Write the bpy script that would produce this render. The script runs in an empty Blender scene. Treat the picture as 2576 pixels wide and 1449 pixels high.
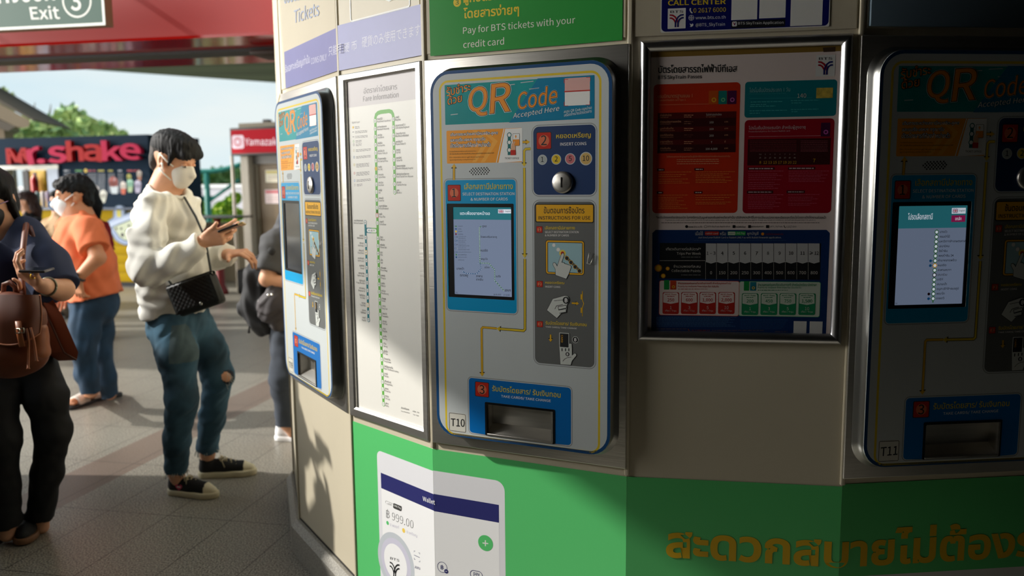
import bpy, bmesh, math, random
import numpy as np
from mathutils import Matrix, Vector
from mathutils.geometry import tessellate_polygon

random.seed(7)
scene = bpy.context.scene
COL = scene.collection
PI = math.pi
R_ = math.radians

# ------------------------------------------------------------------ camera
IW, IH, FPX = 2576, 1449, 2089.345
CAMZ, PITCH, ROLL = 1.47, .12458806, -.00940919
_cp, _sp, _cr, _sr = math.cos(PITCH), math.sin(PITCH), math.cos(ROLL), math.sin(ROLL)
_fwd = np.array([0, _cp, -_sp]); _up = np.array([0, _sp, _cp]); _rt = np.array([1., 0, 0])
_r2 = _cr * _rt + _sr * _up; _u2 = -_sr * _rt + _cr * _up
cam_d = bpy.data.cameras.new('camera'); cam = bpy.data.objects.new('camera', cam_d); COL.objects.link(cam)
cam_d.sensor_width = 36; cam_d.lens = FPX / IW * 36; cam_d.clip_start = .05; cam_d.clip_end = 400
cam.matrix_world = Matrix(((_r2[0], _u2[0], -_fwd[0], 0), (_r2[1], _u2[1], -_fwd[1], 0), (_r2[2], _u2[2], -_fwd[2], CAMZ), (0, 0, 0, 1)))
cam_d.dof.use_dof = True; cam_d.dof.focus_distance = 2.2; cam_d.dof.aperture_fstop = 2.6
scene.camera = cam
scene.view_settings.view_transform = 'Standard'; scene.view_settings.look = 'None'
scene.view_settings.exposure = 0.0; scene.view_settings.gamma = 1.0; scene.view_settings.use_curve_mapping = False

# ------------------------------------------------------------------ sky and sun
world = bpy.data.worlds.new('sky'); scene.world = world; world.use_nodes = True
wn = world.node_tree; wn.nodes.clear()
_o = wn.nodes.new('ShaderNodeOutputWorld'); _b = wn.nodes.new('ShaderNodeBackground')
_tc = wn.nodes.new('ShaderNodeTexCoord'); _mp = wn.nodes.new('ShaderNodeMapping'); _mp.inputs['Scale'].default_value = (1.5, 1.5, 5)
_nz = wn.nodes.new('ShaderNodeTexNoise'); _nz.inputs['Scale'].default_value = 1.6; _nz.inputs['Detail'].default_value = 6
_rp = wn.nodes.new('ShaderNodeValToRGB')
_rp.color_ramp.elements[0].position = .36; _rp.color_ramp.elements[0].color = (.62, .82, .92, 1)
_rp.color_ramp.elements[1].position = .62; _rp.color_ramp.elements[1].color = (.84, .92, .92, 1)
wn.links.new(_tc.outputs['Generated'], _mp.inputs[0]); wn.links.new(_mp.outputs[0], _nz.inputs[0])
wn.links.new(_nz.outputs['Fac'], _rp.inputs[0]); wn.links.new(_rp.outputs[0], _b.inputs[0]); wn.links.new(_b.outputs[0], _o.inputs[0])
_b.inputs['Strength'].default_value = 1.0
# added glow low in the left sky, off the sun, lifts shaded kiosk faces
_dt = wn.nodes.new('ShaderNodeVectorMath'); _dt.operation = 'DOT_PRODUCT'; wn.links.new(_tc.outputs['Generated'], _dt.inputs[0])
_mx = wn.nodes.new('ShaderNodeMath'); _mx.operation = 'MAXIMUM'; _mx.inputs[1].default_value = 0; wn.links.new(_dt.outputs['Value'], _mx.inputs[0])
_pw = wn.nodes.new('ShaderNodeMath'); _pw.operation = 'POWER'; _pw.inputs[1].default_value = 10; wn.links.new(_mx.outputs[0], _pw.inputs[0])
_b2 = wn.nodes.new('ShaderNodeBackground'); _b2.inputs[0].default_value = (1, .96, .9, 1)
_ml = wn.nodes.new('ShaderNodeMath'); _ml.operation = 'MULTIPLY'; _ml.inputs[1].default_value = 14.5; wn.links.new(_pw.outputs[0], _ml.inputs[0]); wn.links.new(_ml.outputs[0], _b2.inputs[1])
_ad = wn.nodes.new('ShaderNodeAddShader'); wn.links.new(_b.outputs[0], _ad.inputs[0]); wn.links.new(_b2.outputs[0], _ad.inputs[1]); wn.links.new(_ad.outputs[0], _o.inputs[0])
SUN_AZ, SUN_EL = R_(2.5), R_(33)
to_sun = Vector((-math.cos(SUN_EL) * math.cos(SUN_AZ), math.cos(SUN_EL) * math.sin(SUN_AZ), math.sin(SUN_EL)))
_dt.inputs[1].default_value = Vector((-.97, -.22, .11))
sun_d = bpy.data.lights.new('sun', 'SUN'); sun_d.energy = 4.4; sun_d.angle = R_(1.3); sun_d.color = (1, .96, .9)
sun = bpy.data.objects.new('sun', sun_d); COL.objects.link(sun); sun.location = (-30, 5, 15)
sun.rotation_euler = to_sun.to_track_quat('Z', 'Y').to_euler()

# ------------------------------------------------------------------ helpers
def lin(c):
    c = c / 255
    return c / 12.92 if c <= .04045 else ((c + .055) / 1.055) ** 2.4
MATS = {}
def M(rgb, rough=.5, metal=0., noise=0., scale=8., bump=0., emit=0., name=None, spec=.5, trans=0., aniso=None):
    """procedural material from an sRGB colour, with a little tone noise / bump"""
    key = (tuple(rgb), rough, metal, noise, scale, bump, emit, spec, trans, aniso)
    if key in MATS: return MATS[key]
    m = bpy.data.materials.new(name or 'surface'); m.use_nodes = True
    nt = m.node_tree; b = nt.nodes['Principled BSDF']
    c = [lin(v) for v in rgb] + [1]
    b.inputs['Base Color'].default_value = c; b.inputs['Roughness'].default_value = rough
    b.inputs['Metallic'].default_value = metal; b.inputs['Specular IOR Level'].default_value = spec
    if trans: b.inputs['Transmission Weight'].default_value = trans; b.inputs['IOR'].default_value = 1.3
    if emit: b.inputs['Emission Color'].default_value = c; b.inputs['Emission Strength'].default_value = emit
    if noise or bump:
        tc = nt.nodes.new('ShaderNodeTexCoord'); mp = nt.nodes.new('ShaderNodeMapping'); nz = nt.nodes.new('ShaderNodeTexNoise')
        nz.inputs['Scale'].default_value = scale; nz.inputs['Detail'].default_value = 5
        if aniso: mp.inputs['Scale'].default_value = aniso
        nt.links.new(tc.outputs['Object'], mp.inputs[0]); nt.links.new(mp.outputs[0], nz.inputs['Vector'])
        if noise:
            rp = nt.nodes.new('ShaderNodeValToRGB'); rp.color_ramp.elements[0].position = .3; rp.color_ramp.elements[1].position = .7
            rp.color_ramp.elements[0].color = [v * (1 - noise) for v in c[:3]] + [1]
            rp.color_ramp.elements[1].color = [min(1, v * (1 + noise)) for v in c[:3]] + [1]
            nt.links.new(nz.outputs['Fac'], rp.inputs[0]); nt.links.new(rp.outputs[0], b.inputs['Base Color'])
        if bump:
            bp = nt.nodes.new('ShaderNodeBump'); bp.inputs['Strength'].default_value = bump; bp.inputs['Distance'].default_value = .01
            nt.links.new(nz.outputs['Fac'], bp.inputs['Height']); nt.links.new(bp.outputs[0], b.inputs['Normal'])
    MATS[key] = m
    return m

def px_at(u, v, y):
    """world point seen at photo pixel (u, v) on the plane at depth y"""
    d = _r2 * ((u - IW / 2) / FPX) - _u2 * ((v - IH / 2) / FPX) + _fwd
    d = d * (y / d[1]); return Vector((d[0], d[1], d[2] + CAMZ))
def px_floor(u, v, z=0.):
    d = _r2 * ((u - IW / 2) / FPX) - _u2 * ((v - IH / 2) / FPX) + _fwd
    d = d * ((z - CAMZ) / d[2]); return Vector((d[0], d[1], z))

class Frame:
    """upright local frame: x along the wall, y into the wall, z up; origin on the floor"""
    def __init__(s, ox, oy, ang, w=.5, oz=0.):
        s.o = np.array([ox, oy]); s.ang = ang; s.w = w; s.oz = oz
        s.d = np.array([math.cos(ang), math.sin(ang)]); s.n = np.array([s.d[1], -s.d[0]])
        s.mat = Matrix.Translation((ox, oy, oz)) @ Matrix.Rotation(ang, 4, 'Z')
    def px(s, u, v, off=0.):
        r = _r2 * ((u - IW / 2) / FPX) - _u2 * ((v - IH / 2) / FPX) + _fwd
        o = s.o + s.n * off
        t, q = np.linalg.solve(np.array([[r[0], -s.d[0]], [r[1], -s.d[1]]]), o)
        return float(q), float(CAMZ + t * r[2] - s.oz)
    def at(s, x, off=0.):
        p = s.o + s.d * x + s.n * off; return p
def frame2(a, b):
    return Frame(a[0], a[1], math.atan2(b[1] - a[1], b[0] - a[0]), math.hypot(b[0] - a[0], b[1] - a[1]))

def tag(o, label=None, cat=None, group=None, kind=None):
    if label: o['label'] = label
    if cat: o['category'] = cat
    if group: o['group'] = group
    if kind: o['kind'] = kind
    return o
def thing(name, label, cat, mat=None, group=None):
    o = bpy.data.objects.new(name, None); COL.objects.link(o); o.empty_display_size = .1
    if mat is not None: o.matrix_world = mat
    return tag(o, label, cat, group)
def link(name, me, parent=None, mat=None, label=None):
    o = bpy.data.objects.new(name, me); COL.objects.link(o)
    if parent is not None: o.parent = parent
    if mat is not None: o.matrix_world = mat
    if label: o['label'] = label
    return o

class MB:
    """collects vertices and faces with a material per face"""
    def __init__(s): s.v = []; s.f = []; s.m = []; s.mats = []; s.sm = []
    def mi(s, m):
        if m not in s.mats: s.mats.append(m)
        return s.mats.index(m)
    def add(s, vs, fs, m, smooth=False):
        b = len(s.v); s.v += [tuple(p) for p in vs]; k = s.mi(m)
        for f in fs: s.f.append([i + b for i in f]); s.m.append(k); s.sm.append(smooth)
        return s
    def box(s, x0, x1, y0, y1, z0, z1, m, T=None, bev=0.):
        if x0 > x1: x0, x1 = x1, x0
        if y0 > y1: y0, y1 = y1, y0
        if z0 > z1: z0, z1 = z1, z0
        if bev:
            bm = bmesh.new(); bmesh.ops.create_cube(bm, size=1)
            for v in bm.verts: v.co = Vector(((x0 + x1) / 2 + v.co.x * (x1 - x0), (y0 + y1) / 2 + v.co.y * (y1 - y0), (z0 + z1) / 2 + v.co.z * (z1 - z0)))
            bmesh.ops.bevel(bm, geom=bm.edges[:], offset=bev, segments=3, affect='EDGES', profile=.5)
            return s.bm(bm, m, T, True)
        vs = [Vector((x, y, z)) for z in (z0, z1) for y in (y0, y1) for x in (x0, x1)]
        if T is not None: vs = [T @ v for v in vs]
        return s.add(vs, [(0, 2, 3, 1), (4, 5, 7, 6), (0, 1, 5, 4), (2, 6, 7, 3), (0, 4, 6, 2), (1, 3, 7, 5)], m)
    def bm(s, bm, m, T=None, smooth=False):
        bm.verts.index_update()
        vs = [(T @ v.co if T is not None else v.co.copy()) for v in bm.verts]
        s.add(vs, [[v.index for v in f.verts] for f in bm.faces], m, smooth); bm.free(); return s
    def tube(s, pts, r, m, n=10, cap=True, flat=None):
        """swept tube; r a number or one per point; flat=(axis, k) squashes the section along axis"""
        pts = [Vector(p) for p in pts]; k = len(pts)
        rs = [r] * k if not hasattr(r, '__len__') else r
        t0 = (pts[1] - pts[0]).normalized()
        a = t0.orthogonal().normalized()
        rings = []
        for i in range(k):
            t = ((pts[min(i + 1, k - 1)] - pts[max(i - 1, 0)])).normalized()
            a = (a - t * a.dot(t)).normalized(); b = t.cross(a)
            ring = []
            for j in range(n):
                d = a * math.cos(2 * PI * j / n) + b * math.sin(2 * PI * j / n)
                if flat: ax = Vector(flat[0]).normalized(); d = d - ax * d.dot(ax) * (1 - flat[1])
                ring.append(pts[i] + d * rs[i])
            rings.append(ring)
        vs = [p for ring in rings for p in ring]
        fs = [(i * n + j, i * n + (j + 1) % n, (i + 1) * n + (j + 1) % n, (i + 1) * n + j) for i in range(k - 1) for j in range(n)]
        if cap: fs += [tuple(range(n))[::-1], tuple((k - 1) * n + j for j in range(n))]
        return s.add(vs, fs, m, True)
    def lathe(s, prof, m, T=None, n=24):
        """profile of (radius, height) turned about z"""
        vs = []; k = len(prof)
        for r, z in prof: vs += [Vector((r * math.cos(2 * PI * j / n), r * math.sin(2 * PI * j / n), z)) for j in range(n)]
        if T is not None: vs = [T @ v for v in vs]
        fs = [(i * n + j, i * n + (j + 1) % n, (i + 1) * n + (j + 1) % n, (i + 1) * n + j) for i in range(k - 1) for j in range(n)]
        return s.add(vs, fs, m, True)
    def prism(s, loop, holes, y0, y1, m, front=True, back=False, side=True, mside=None):
        """outline in (x, z), extruded from y0 (front) to y1; holes are open"""
        loops = [loop] + list(holes); flat = [p for l in loops for p in l]; N = len(flat)
        vs = [(p[0], y0, p[1]) for p in flat] + [(p[0], y1, p[1]) for p in flat]
        tri = tessellate_polygon([[Vector((p[0], p[1], 0)) for p in l] for l in loops])
        if front: s.add(vs, [], m); b = len(s.v) - 2 * N; s._f([[i + b for i in t] for t in tri], m)
        else: s.add(vs, [], m); b = len(s.v) - 2 * N
        if back: s._f([[i + N + b for i in t][::-1] for t in tri], m)
        if side:
            k = 0
            for l in loops:
                n = len(l); s._f([[b + k + j, b + k + (j + 1) % n, b + N + k + (j + 1) % n, b + N + k + j] for j in range(n)], mside or m); k += n
        return s
    def _f(s, fs, m, smooth=False):
        k = s.mi(m)
        for f in fs: s.f.append(list(f)); s.m.append(k); s.sm.append(smooth)
    def mesh(s, name):
        me = bpy.data.meshes.new(name); me.from_pydata([tuple(v) for v in s.v], [], s.f)
        for m in s.mats: me.materials.append(m)
        me.polygons.foreach_set('material_index', s.m); me.polygons.foreach_set('use_smooth', s.sm)
        me.update(); return me
    def build(s, name, parent=None, mat=None, label=None, recalc=True):
        me = s.mesh(name)
        if recalc:
            bm = bmesh.new(); bm.from_mesh(me); bmesh.ops.recalc_face_normals(bm, faces=bm.faces); bm.to_mesh(me); bm.free()
        return link(name, me, parent, mat, label)

def rrect(x0, z0, x1, z1, r, n=7):
    if x0 > x1: x0, x1 = x1, x0
    if z0 > z1: z0, z1 = z1, z0
    r = min(r, (x1 - x0) / 2, (z1 - z0) / 2)
    if r <= 0: return [(x0, z0), (x1, z0), (x1, z1), (x0, z1)]
    o = []
    for cx, cz, a in ((x1 - r, z0 + r, -90), (x1 - r, z1 - r, 0), (x0 + r, z1 - r, 90), (x0 + r, z0 + r, 180)):
        o += [(cx + r * math.cos(R_(a + 90 * i / n)), cz + r * math.sin(R_(a + 90 * i / n))) for i in range(n + 1)]
    return o

_TX = {}
try: FONT = bpy.data.fonts.load(bpy.utils.system_resource('DATAFILES') + '/fonts/Noto Sans CJK Regular.woff2')
except Exception: FONT = None
SANS_K = 1.
def glyphs(s, bold=0., res=3):
    """flat filled lettering as vertices and faces, from the built-in font"""
    k = (s, bold, res)
    if k in _TX: return _TX[k]
    sans = FONT and not any(0x0E00 <= ord(q) < 0x2000 for q in s)
    c = bpy.data.curves.new('lettering', 'FONT'); c.body = s; c.resolution_u = res; c.offset = bold * (.45 if sans else 1); c.fill_mode = 'FRONT'
    if sans: c.font = FONT; c.size = SANS_K
    o = bpy.data.objects.new('lettering', c); COL.objects.link(o)
    dg = bpy.context.evaluated_depsgraph_get(); dg.update()
    me = o.evaluated_get(dg).to_mesh()
    v = np.array([(p.co.x, p.co.y) for p in me.vertices]) if len(me.vertices) else np.zeros((0, 2))
    f = [list(p.vertices) for p in me.polygons]
    o.evaluated_get(dg).to_mesh_clear(); bpy.data.objects.remove(o); bpy.data.curves.remove(c)
    _TX[k] = (v, f); return _TX[k]

_h = glyphs('H')[0]; SANS_K = .68 / max(.1, _h[:, 1].max()) if FONT else 1.; _TX.clear()
LAY = .00013
class Art:
    """flat graphics on a plane of a frame, authored in pixels of a photo crop (x0, y0, zoom)"""
    def __init__(s, fr, off, z=None): s.fr = fr; s.off = off; s.mb = MB(); s.z = z or (0, 0, 1); s.lay = 0
    def zoom(s, x0, y0, k): s.z = (x0, y0, k); return s
    def m(s, X, Y):
        if s.z == 'm': return (X, Y)
        return s.fr.px(s.z[0] + X / s.z[2], s.z[1] + Y / s.z[2], s.off)
    def ml(s, px): return abs(s.m(600 + px, 600)[0] - s.m(600, 600)[0]) if s.z != 'm' else px
    def y(s, lay=None): return -(s.off + (s.lay if lay is None else lay) * LAY)
    def poly(s, pts, m, lay=None, raw=False):
        p = pts if raw else [s.m(*q) for q in pts]; y = s.y(lay)
        tri = tessellate_polygon([[Vector((a, b, 0)) for a, b in p]])
        s.mb.add([(a, y, b) for a, b in p], tri, m); return s
    def rr(s, X0, Y0, X1, Y1, r, m, lay=None):
        a, b = s.m(X0, Y0), s.m(X1, Y1); return s.poly(rrect(a[0], a[1], b[0], b[1], s.ml(r)), m, lay, True)
    def ring(s, X0, Y0, X1, Y1, r, w, m, lay=None):
        a, b = s.m(X0, Y0), s.m(X1, Y1); x0, x1 = sorted((a[0], b[0])); z0, z1 = sorted((a[1], b[1])); r = s.ml(r); w = s.ml(w)
        o = rrect(x0, z0, x1, z1, r); i = rrect(x0 + w, z0 + w, x1 - w, z1 - w, max(r - w, w * .3)); y = s.y(lay); n = len(o)
        if len(i) != n: i = rrect(x0 + w, z0 + w, x1 - w, z1 - w, 1e-4)
        s.mb.add([(p[0], y, p[1]) for p in o + i], [(j, (j + 1) % n, n + (j + 1) % n, n + j) for j in range(n)], m); return s
    def disc(s, X, Y, rx, m, lay=None, ry=None, n=28):
        c = s.m(X, Y); rx = s.ml(rx); ry = rx if ry is None else s.ml(ry)
        return s.poly([(c[0] + rx * math.cos(2 * PI * j / n), c[1] + ry * math.sin(2 * PI * j / n)) for j in range(n)], m, lay, True)
    def circ(s, X, Y, r, w, m, lay=None, n=28, a0=0, a1=360):
        c = s.m(X, Y); r = s.ml(r); w = s.ml(w); y = s.y(lay); full = a1 - a0 >= 360; k = n if full else n + 1
        an = [R_(a0 + (a1 - a0) * j / n) for j in range(k)]
        vs = [(c[0] + q * math.cos(a), y, c[1] + q * math.sin(a)) for q in (r, r - w) for a in an]
        s.mb.add(vs, [(j, (j + 1) % k, k + (j + 1) % k, k + j) for j in range(k if full else k - 1)], m); return s
    def line(s, pts, w, m, lay=None, close=False):
        p = [Vector(s.m(*q)) for q in pts]; w = s.ml(w) / 2; y = s.y(lay); n = len(p); L = []; Rr = []
        for i in range(n):
            a = p[(i - 1) % n] if (close or i) else p[i]; b = p[(i + 1) % n] if (close or i < n - 1) else p[i]
            d1 = (p[i] - a); d2 = (b - p[i]); d1 = d1.normalized() if d1.length > 1e-9 else d2.normalized(); d2 = d2.normalized() if d2.length > 1e-9 else d1
            t = (d1 + d2); t = t.normalized() if t.length > 1e-6 else d1
            nn = Vector((-t.y, t.x)); k = w / max(.45, abs(nn.dot(Vector((-d1.y, d1.x)))))
            L.append(p[i] + nn * k); Rr.append(p[i] - nn * k)
        vs = [(q[0], y, q[1]) for q in L + Rr]
        s.mb.add(vs, [(i, (i + 1) % n, n + (i + 1) % n, n + i) for i in range(n if close else n - 1)], m); return s
    def t(s, txt, X0, Y0, X1, Y1, m, lay=None, bold=0., res=3, bl=None, ital=0.):
        """lettering filling the pixel box (X0,Y0)-(X1,Y1); bl = (dY at the right end) tilts the line"""
        v, f = glyphs(txt, bold, res)
        if not len(v): return s
        lo, hi = v.min(0), v.max(0); d = np.maximum(hi - lo, 1e-6); q = (v - lo) / d
        k = bl or 0
        BL, BR, TL = np.array(s.m(X0, Y1)), np.array(s.m(X1, Y1 + k)), np.array(s.m(X0 + ital, Y0))
        P = BL + np.outer(q[:, 0], BR - BL) + np.outer(q[:, 1], TL - BL); y = s.y(lay)
        s.mb.add([(a, y, b) for a, b in P], f, m); return s
    def th(s, txt, X0, Yb, h, m, lay=None, bold=0., res=2, al='l', w=None, ref='x'):
        """lettering of natural proportions: baseline Yb, letter height h px, aligned at X0"""
        v, f = glyphs(txt, bold, res)
        if not len(v): return s
        k = s.ml(h) / (.68 if ref == 'H' else .56); lo, hi = v[:, 0].min(), v[:, 0].max()
        kx = k if w is None else s.ml(w) / (hi - lo)
        c = s.m(X0, Yb); x = (v[:, 0] - {'l': lo, 'r': hi, 'c': (lo + hi) / 2}[al]) * kx + c[0]; z = v[:, 1] * k + c[1]; y = s.y(lay)
        s.mb.add([(a, y, b) for a, b in zip(x, z)], f, m); return s
    def build(s, name, parent=None, mat=None, label=None): return s.mb.build(name, parent, mat, label, recalc=False)
# ------------------------------------------------------------------ kiosk frames (plates stand .012 proud of the wall)
FA = frame2((-.87036, 3.20643), (-.55318, 2.69577)); FB = frame2((-.54322, 2.68323), (-.25201, 2.38506))
FC = frame2((-.23954, 2.37624), (.29690, 2.12786)); FE = Frame(.83989, 2.03846, .10131803, .59)
PT = .012
def isect(f, g, off=-PT):
    a, b = f.at(0, off), g.at(0, off); t = np.linalg.solve(np.array([f.d, -g.d]).T, b - a); return a + f.d * t[0]
V = [FA.at(-.014, -PT), isect(FA, FB), isect(FB, FC), FC.at(.591, -PT), FE.at(.004, -PT), FE.at(.602, -PT)]
aZ = FA.ang - R_(15); V.insert(0, V[0] - .56 * np.array([math.cos(aZ), math.sin(aZ)]))
aF = FE.ang + R_(15); V.append(V[-1] + .56 * np.array([math.cos(aF), math.sin(aF)]))
aG = aF + R_(15); V.append(V[-1] + .56 * np.array([math.cos(aG), math.sin(aG)]))
aY = aZ - R_(15); V.insert(0, V[0] - .56 * np.array([math.cos(aY), math.sin(aY)]))
NAMES = ['Y', 'Z', 'A', 'B', 'C', 'D', 'E', 'F', 'G']
FW = {n: frame2(V[i], V[i + 1]) for i, n in enumerate(NAMES)}

BEIGE = M((206, 196, 172), .42, noise=.03, scale=3, bump=.02)
STEEL = M((206, 203, 196), .4, 1., noise=.06, scale=6, bump=.05, aniso=(1, 1, 18))
STEEL_D = M((150, 148, 142), .38, 1., noise=.08, scale=6, aniso=(1, 1, 18))
BLACK = M((14, 14, 15), .35); RUBBER = M((26, 26, 27), .6); WHITE = M((236, 236, 234), .45); GREEN = M((92, 200, 116), .34)
YEL = M((226, 196, 38), .42); NAVY = M((22, 54, 100), .4)

# ------------------------------------------------------------------ structure
def floor_mat():
    m = bpy.data.materials.new('granite_tiles'); m.use_nodes = True; nt = m.node_tree; N = nt.nodes; L = nt.links; b = N['Principled BSDF']
    tc = N.new('ShaderNodeTexCoord'); mp = N.new('ShaderNodeMapping'); mp.vector_type = 'POINT'
    mp.inputs['Rotation'].default_value = (0, 0, R_(12)); L.new(tc.outputs['Object'], mp.inputs[0])
    sp = N.new('ShaderNodeSeparateXYZ'); L.new(mp.outputs[0], sp.inputs[0])
    def mth(op, a, b_=None, v=None):
        n = N.new('ShaderNodeMath'); n.operation = op
        if isinstance(a, (int, float)): n.inputs[0].default_value = a
        else: L.new(a, n.inputs[0])
        if b_ is not None:
            if isinstance(b_, (int, float)): n.inputs[1].default_value = b_
            else: L.new(b_, n.inputs[1])
        return n.outputs[0]
    p, q = sp.outputs['X'], sp.outputs['Y']
    nz = N.new('ShaderNodeTexNoise'); nz.inputs['Scale'].default_value = 150; nz.inputs['Detail'].default_value = 4; L.new(tc.outputs['Object'], nz.inputs['Vector'])
    nz2 = N.new('ShaderNodeTexNoise'); nz2.inputs['Scale'].default_value = 1.3; L.new(tc.outputs['Object'], nz2.inputs['Vector'])
    rp = N.new('ShaderNodeValToRGB'); e = rp.color_ramp.elements
    e[0].position = .36; e[0].color = (lin(70), lin(68), lin(64), 1); e[1].position = .62; e[1].color = (lin(180), lin(174), lin(160), 1)
    L.new(nz.outputs['Fac'], rp.inputs[0])
    rb = N.new('ShaderNodeValToRGB'); e = rb.color_ramp.elements
    e[0].position = .3; e[0].color = (lin(104), lin(92), lin(83), 1); e[1].position = .7; e[1].color = (lin(146), lin(130), lin(118), 1)
    L.new(nz.outputs['Fac'], rb.inputs[0])
    band = mth('MULTIPLY', mth('GREATER_THAN', p, -3.13), mth('LESS_THAN', p, -2.832))
    mx = N.new('ShaderNodeMix'); mx.data_type = 'RGBA'; L.new(band, mx.inputs[0]); L.new(rp.outputs[0], mx.inputs[6]); L.new(rb.outputs[0], mx.inputs[7])
    # joints: .31 across, .6 along
    jp = mth('LESS_THAN', mth('ABSOLUTE', mth('SUBTRACT', mth('FRACT', mth('MULTIPLY', mth('ADD', p, 2.214 + 9.3), 1 / .308)), .5)), .4935)
    jq = mth('LESS_THAN', mth('ABSOLUTE', mth('SUBTRACT', mth('FRACT', mth('MULTIPLY', mth('ADD', q, -2.89 + 60.3), 1 / .6)), .5)), .4965)
    jj = mth('MULTIPLY', jp, jq)
    mj = N.new('ShaderNodeMix'); mj.data_type = 'RGBA'; L.new(jj, mj.inputs[0]); mj.inputs[6].default_value = (.06, .055, .05, 1); L.new(mx.outputs[2], mj.inputs[7])
    hv = N.new('ShaderNodeMix'); hv.data_type = 'RGBA'; hv.blend_type = 'MULTIPLY'; hv.inputs[0].default_value = .22
    L.new(mj.outputs[2], hv.inputs[6]); L.new(nz2.outputs['Fac'], hv.inputs[7]); L.new(hv.outputs[2], b.inputs['Base Color'])
    b.inputs['Roughness'].default_value = .34
    rr = N.new('ShaderNodeMapRange'); rr.inputs[3].default_value = .26; rr.inputs[4].default_value = .46; L.new(nz2.outputs['Fac'], rr.inputs[0]); L.new(rr.outputs[0], b.inputs['Roughness'])
    return m
mb = MB(); mb.box(-16, 6, -8, 14.6, -.4, 0, floor_mat()); tag(mb.build('floor'), kind='structure')

mb = MB()
for n in NAMES:
    f = FW[n]; T = f.mat; w = f.w
    mb.box(0, w, 0, .1, .125, 2.9, BEIGE, T)
    mb.box(.012, w - .012, -.004, .02, 1.832, 2.89, BEIGE, T)
tag(mb.build('wall_front'), kind='structure')
for i in range(1, len(V) - 1):
    mb = MB(); a = (FW[NAMES[i - 1]].ang + FW[NAMES[i]].ang) / 2
    mb.box(-.0065, .0065, -.006, .02, .696 if NAMES[i] in 'CDE' else .13, 2.88, BEIGE, Matrix.Translation((V[i][0], V[i][1], 0)) @ Matrix.Rotation(a, 4, 'Z'), bev=.003)
    tag(mb.build('trim_%d' % i), kind='structure')
mb = MB(); GRAN = M((150, 146, 136), .45, noise=.35, scale=160); SEAL = M((52, 48, 44), .8)
def off_poly(d):
    o = []
    for i in range(len(V)):
        f = FW[NAMES[min(i, len(NAMES) - 1)]]; g = FW[NAMES[max(i - 1, 0)]]
        if f is g: o.append(f.at(0 if i == 0 else f.w, d)); continue
        a, b = f.at(0, d), g.at(0, d); t = np.linalg.solve(np.array([f.d, -g.d]).T, b - a); o.append(a + f.d * t[0])
    return o
P0, P1, P2 = off_poly(.036), off_poly(.014), off_poly(-.03); k = len(V)
vs = [(p[0], p[1], z) for P, z in ((P0, 0), (P0, .108), (P1, .132), (P2, .132)) for p in P]
mb.add(vs, [(r * k + j, r * k + j + 1, (r + 1) * k + j + 1, (r + 1) * k + j) for r in range(3) for j in range(k - 1)], GRAN)
vs = [(p[0], p[1], z) for z in (.131, .141) for p in off_poly(.0016)]; mb.add(vs, [(j, j + 1, k + j + 1, k + j) for j in range(k - 1)], SEAL)
tag(mb.build('baseboard_front'), kind='structure')
mb = MB(); a = [(p[0], p[1]) for p in V] + [(2.2, 5.2), (-.2, 5.3)]
vs = [(x, y, z) for z in (0, 2.9) for x, y in a[-3:] + a[:1]]
mb.add(vs, [(0, 1, 5, 4), (1, 2, 6, 5), (2, 3, 7, 6)], BEIGE); tag(mb.build('wall_rear'), kind='structure')

DARK = M((40, 35, 30), .8, noise=.1, scale=2); CONC = M((128, 122, 112), .85, noise=.12, scale=3)
mb = MB(); pl = [(-3.2, -8), (-3.2, 1.7), (-3.46, 3.25), (-.5, 3.25), (-.5, 5.6), (8, 5.62), (8, -8)]
mb.add([(x, y, z) for z in (2.9, 3.2) for x, y in pl], [tuple(range(7)), tuple(range(13, 6, -1))] + [(j, (j + 1) % 7, 7 + (j + 1) % 7, 7 + j) for j in range(7)], DARK)
tag(mb.build('shade_ceiling'), kind='structure')  # unseen roof, outlined so its edge shades the upper kiosk walls
mb = MB(); mb.box(-3.15, -3.0, 1.2, 4.17, 0, 1.62, CONC); mb.box(-3.15, -3.0, -7, 1.2, 0, 2.9, DARK); tag(mb.build('shade_wall_left'), kind='structure')  # unseen walls added to shade the near floor and the right machine
mb = MB(); mb.box(-5.6, 6, -7.2, -7, 0, 2.9, DARK); tag(mb.build('shade_wall_back'), kind='structure')  # out-of-view dark wall added to keep light off the right machine
mb = MB(); mb.box(5, 5.2, -7, 5.6, 0, 2.9, DARK); tag(mb.build('shade_wall_right'), kind='structure')  # another unseen dark wall, added to dim the right machine

# ------------------------------------------------------------------ ticket machine
FACE = M((200, 206, 206), .36, noise=.02, scale=4); RIM = M((22, 74, 124), .35); EDGE = M((176, 176, 172), .3, 1.)
GREYLINE = M((196, 202, 204), .4); TEAL = M((22, 152, 152), .32, noise=.12, scale=9); TEALB = M((16, 128, 166), .32); ORANGE = M((238, 148, 32), .4)
INK = M((16, 18, 22), .5); RED = M((196, 42, 26), .35); REDL = M((226, 120, 84), .35); CYAN = M((0, 158, 212), .34); BLUE = M((0, 108, 184), .34)
CLAY = M((104, 106, 104), .4); SIGNY = M((236, 176, 24), .4); ARROW = M((226, 176, 26), .4); PAPER = M((238, 238, 234), .5); TANH = M((222, 170, 130), .5)
LT = M((206, 210, 204), .45)
Z5 = (1080, 140, 2.787); Z6 = (1080, 640, 2.683); ZS = (1120, 510, 5.574); ZI = (1340, 560, 3.918)
MOFF = .038
def cpt(z, X, Y): return FC.px(z[0] + X / z[2], z[1] + Y / z[2], MOFF)
F_OUT = rrect(.040, .757, .5605, 1.775, .058, 10)
_s0, _s1 = cpt(ZS, 25, 12), cpt(ZS, 972, 1370); SCR = (_s0[0], _s1[1], _s1[0], _s0[1])
SOFF = .0345
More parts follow.
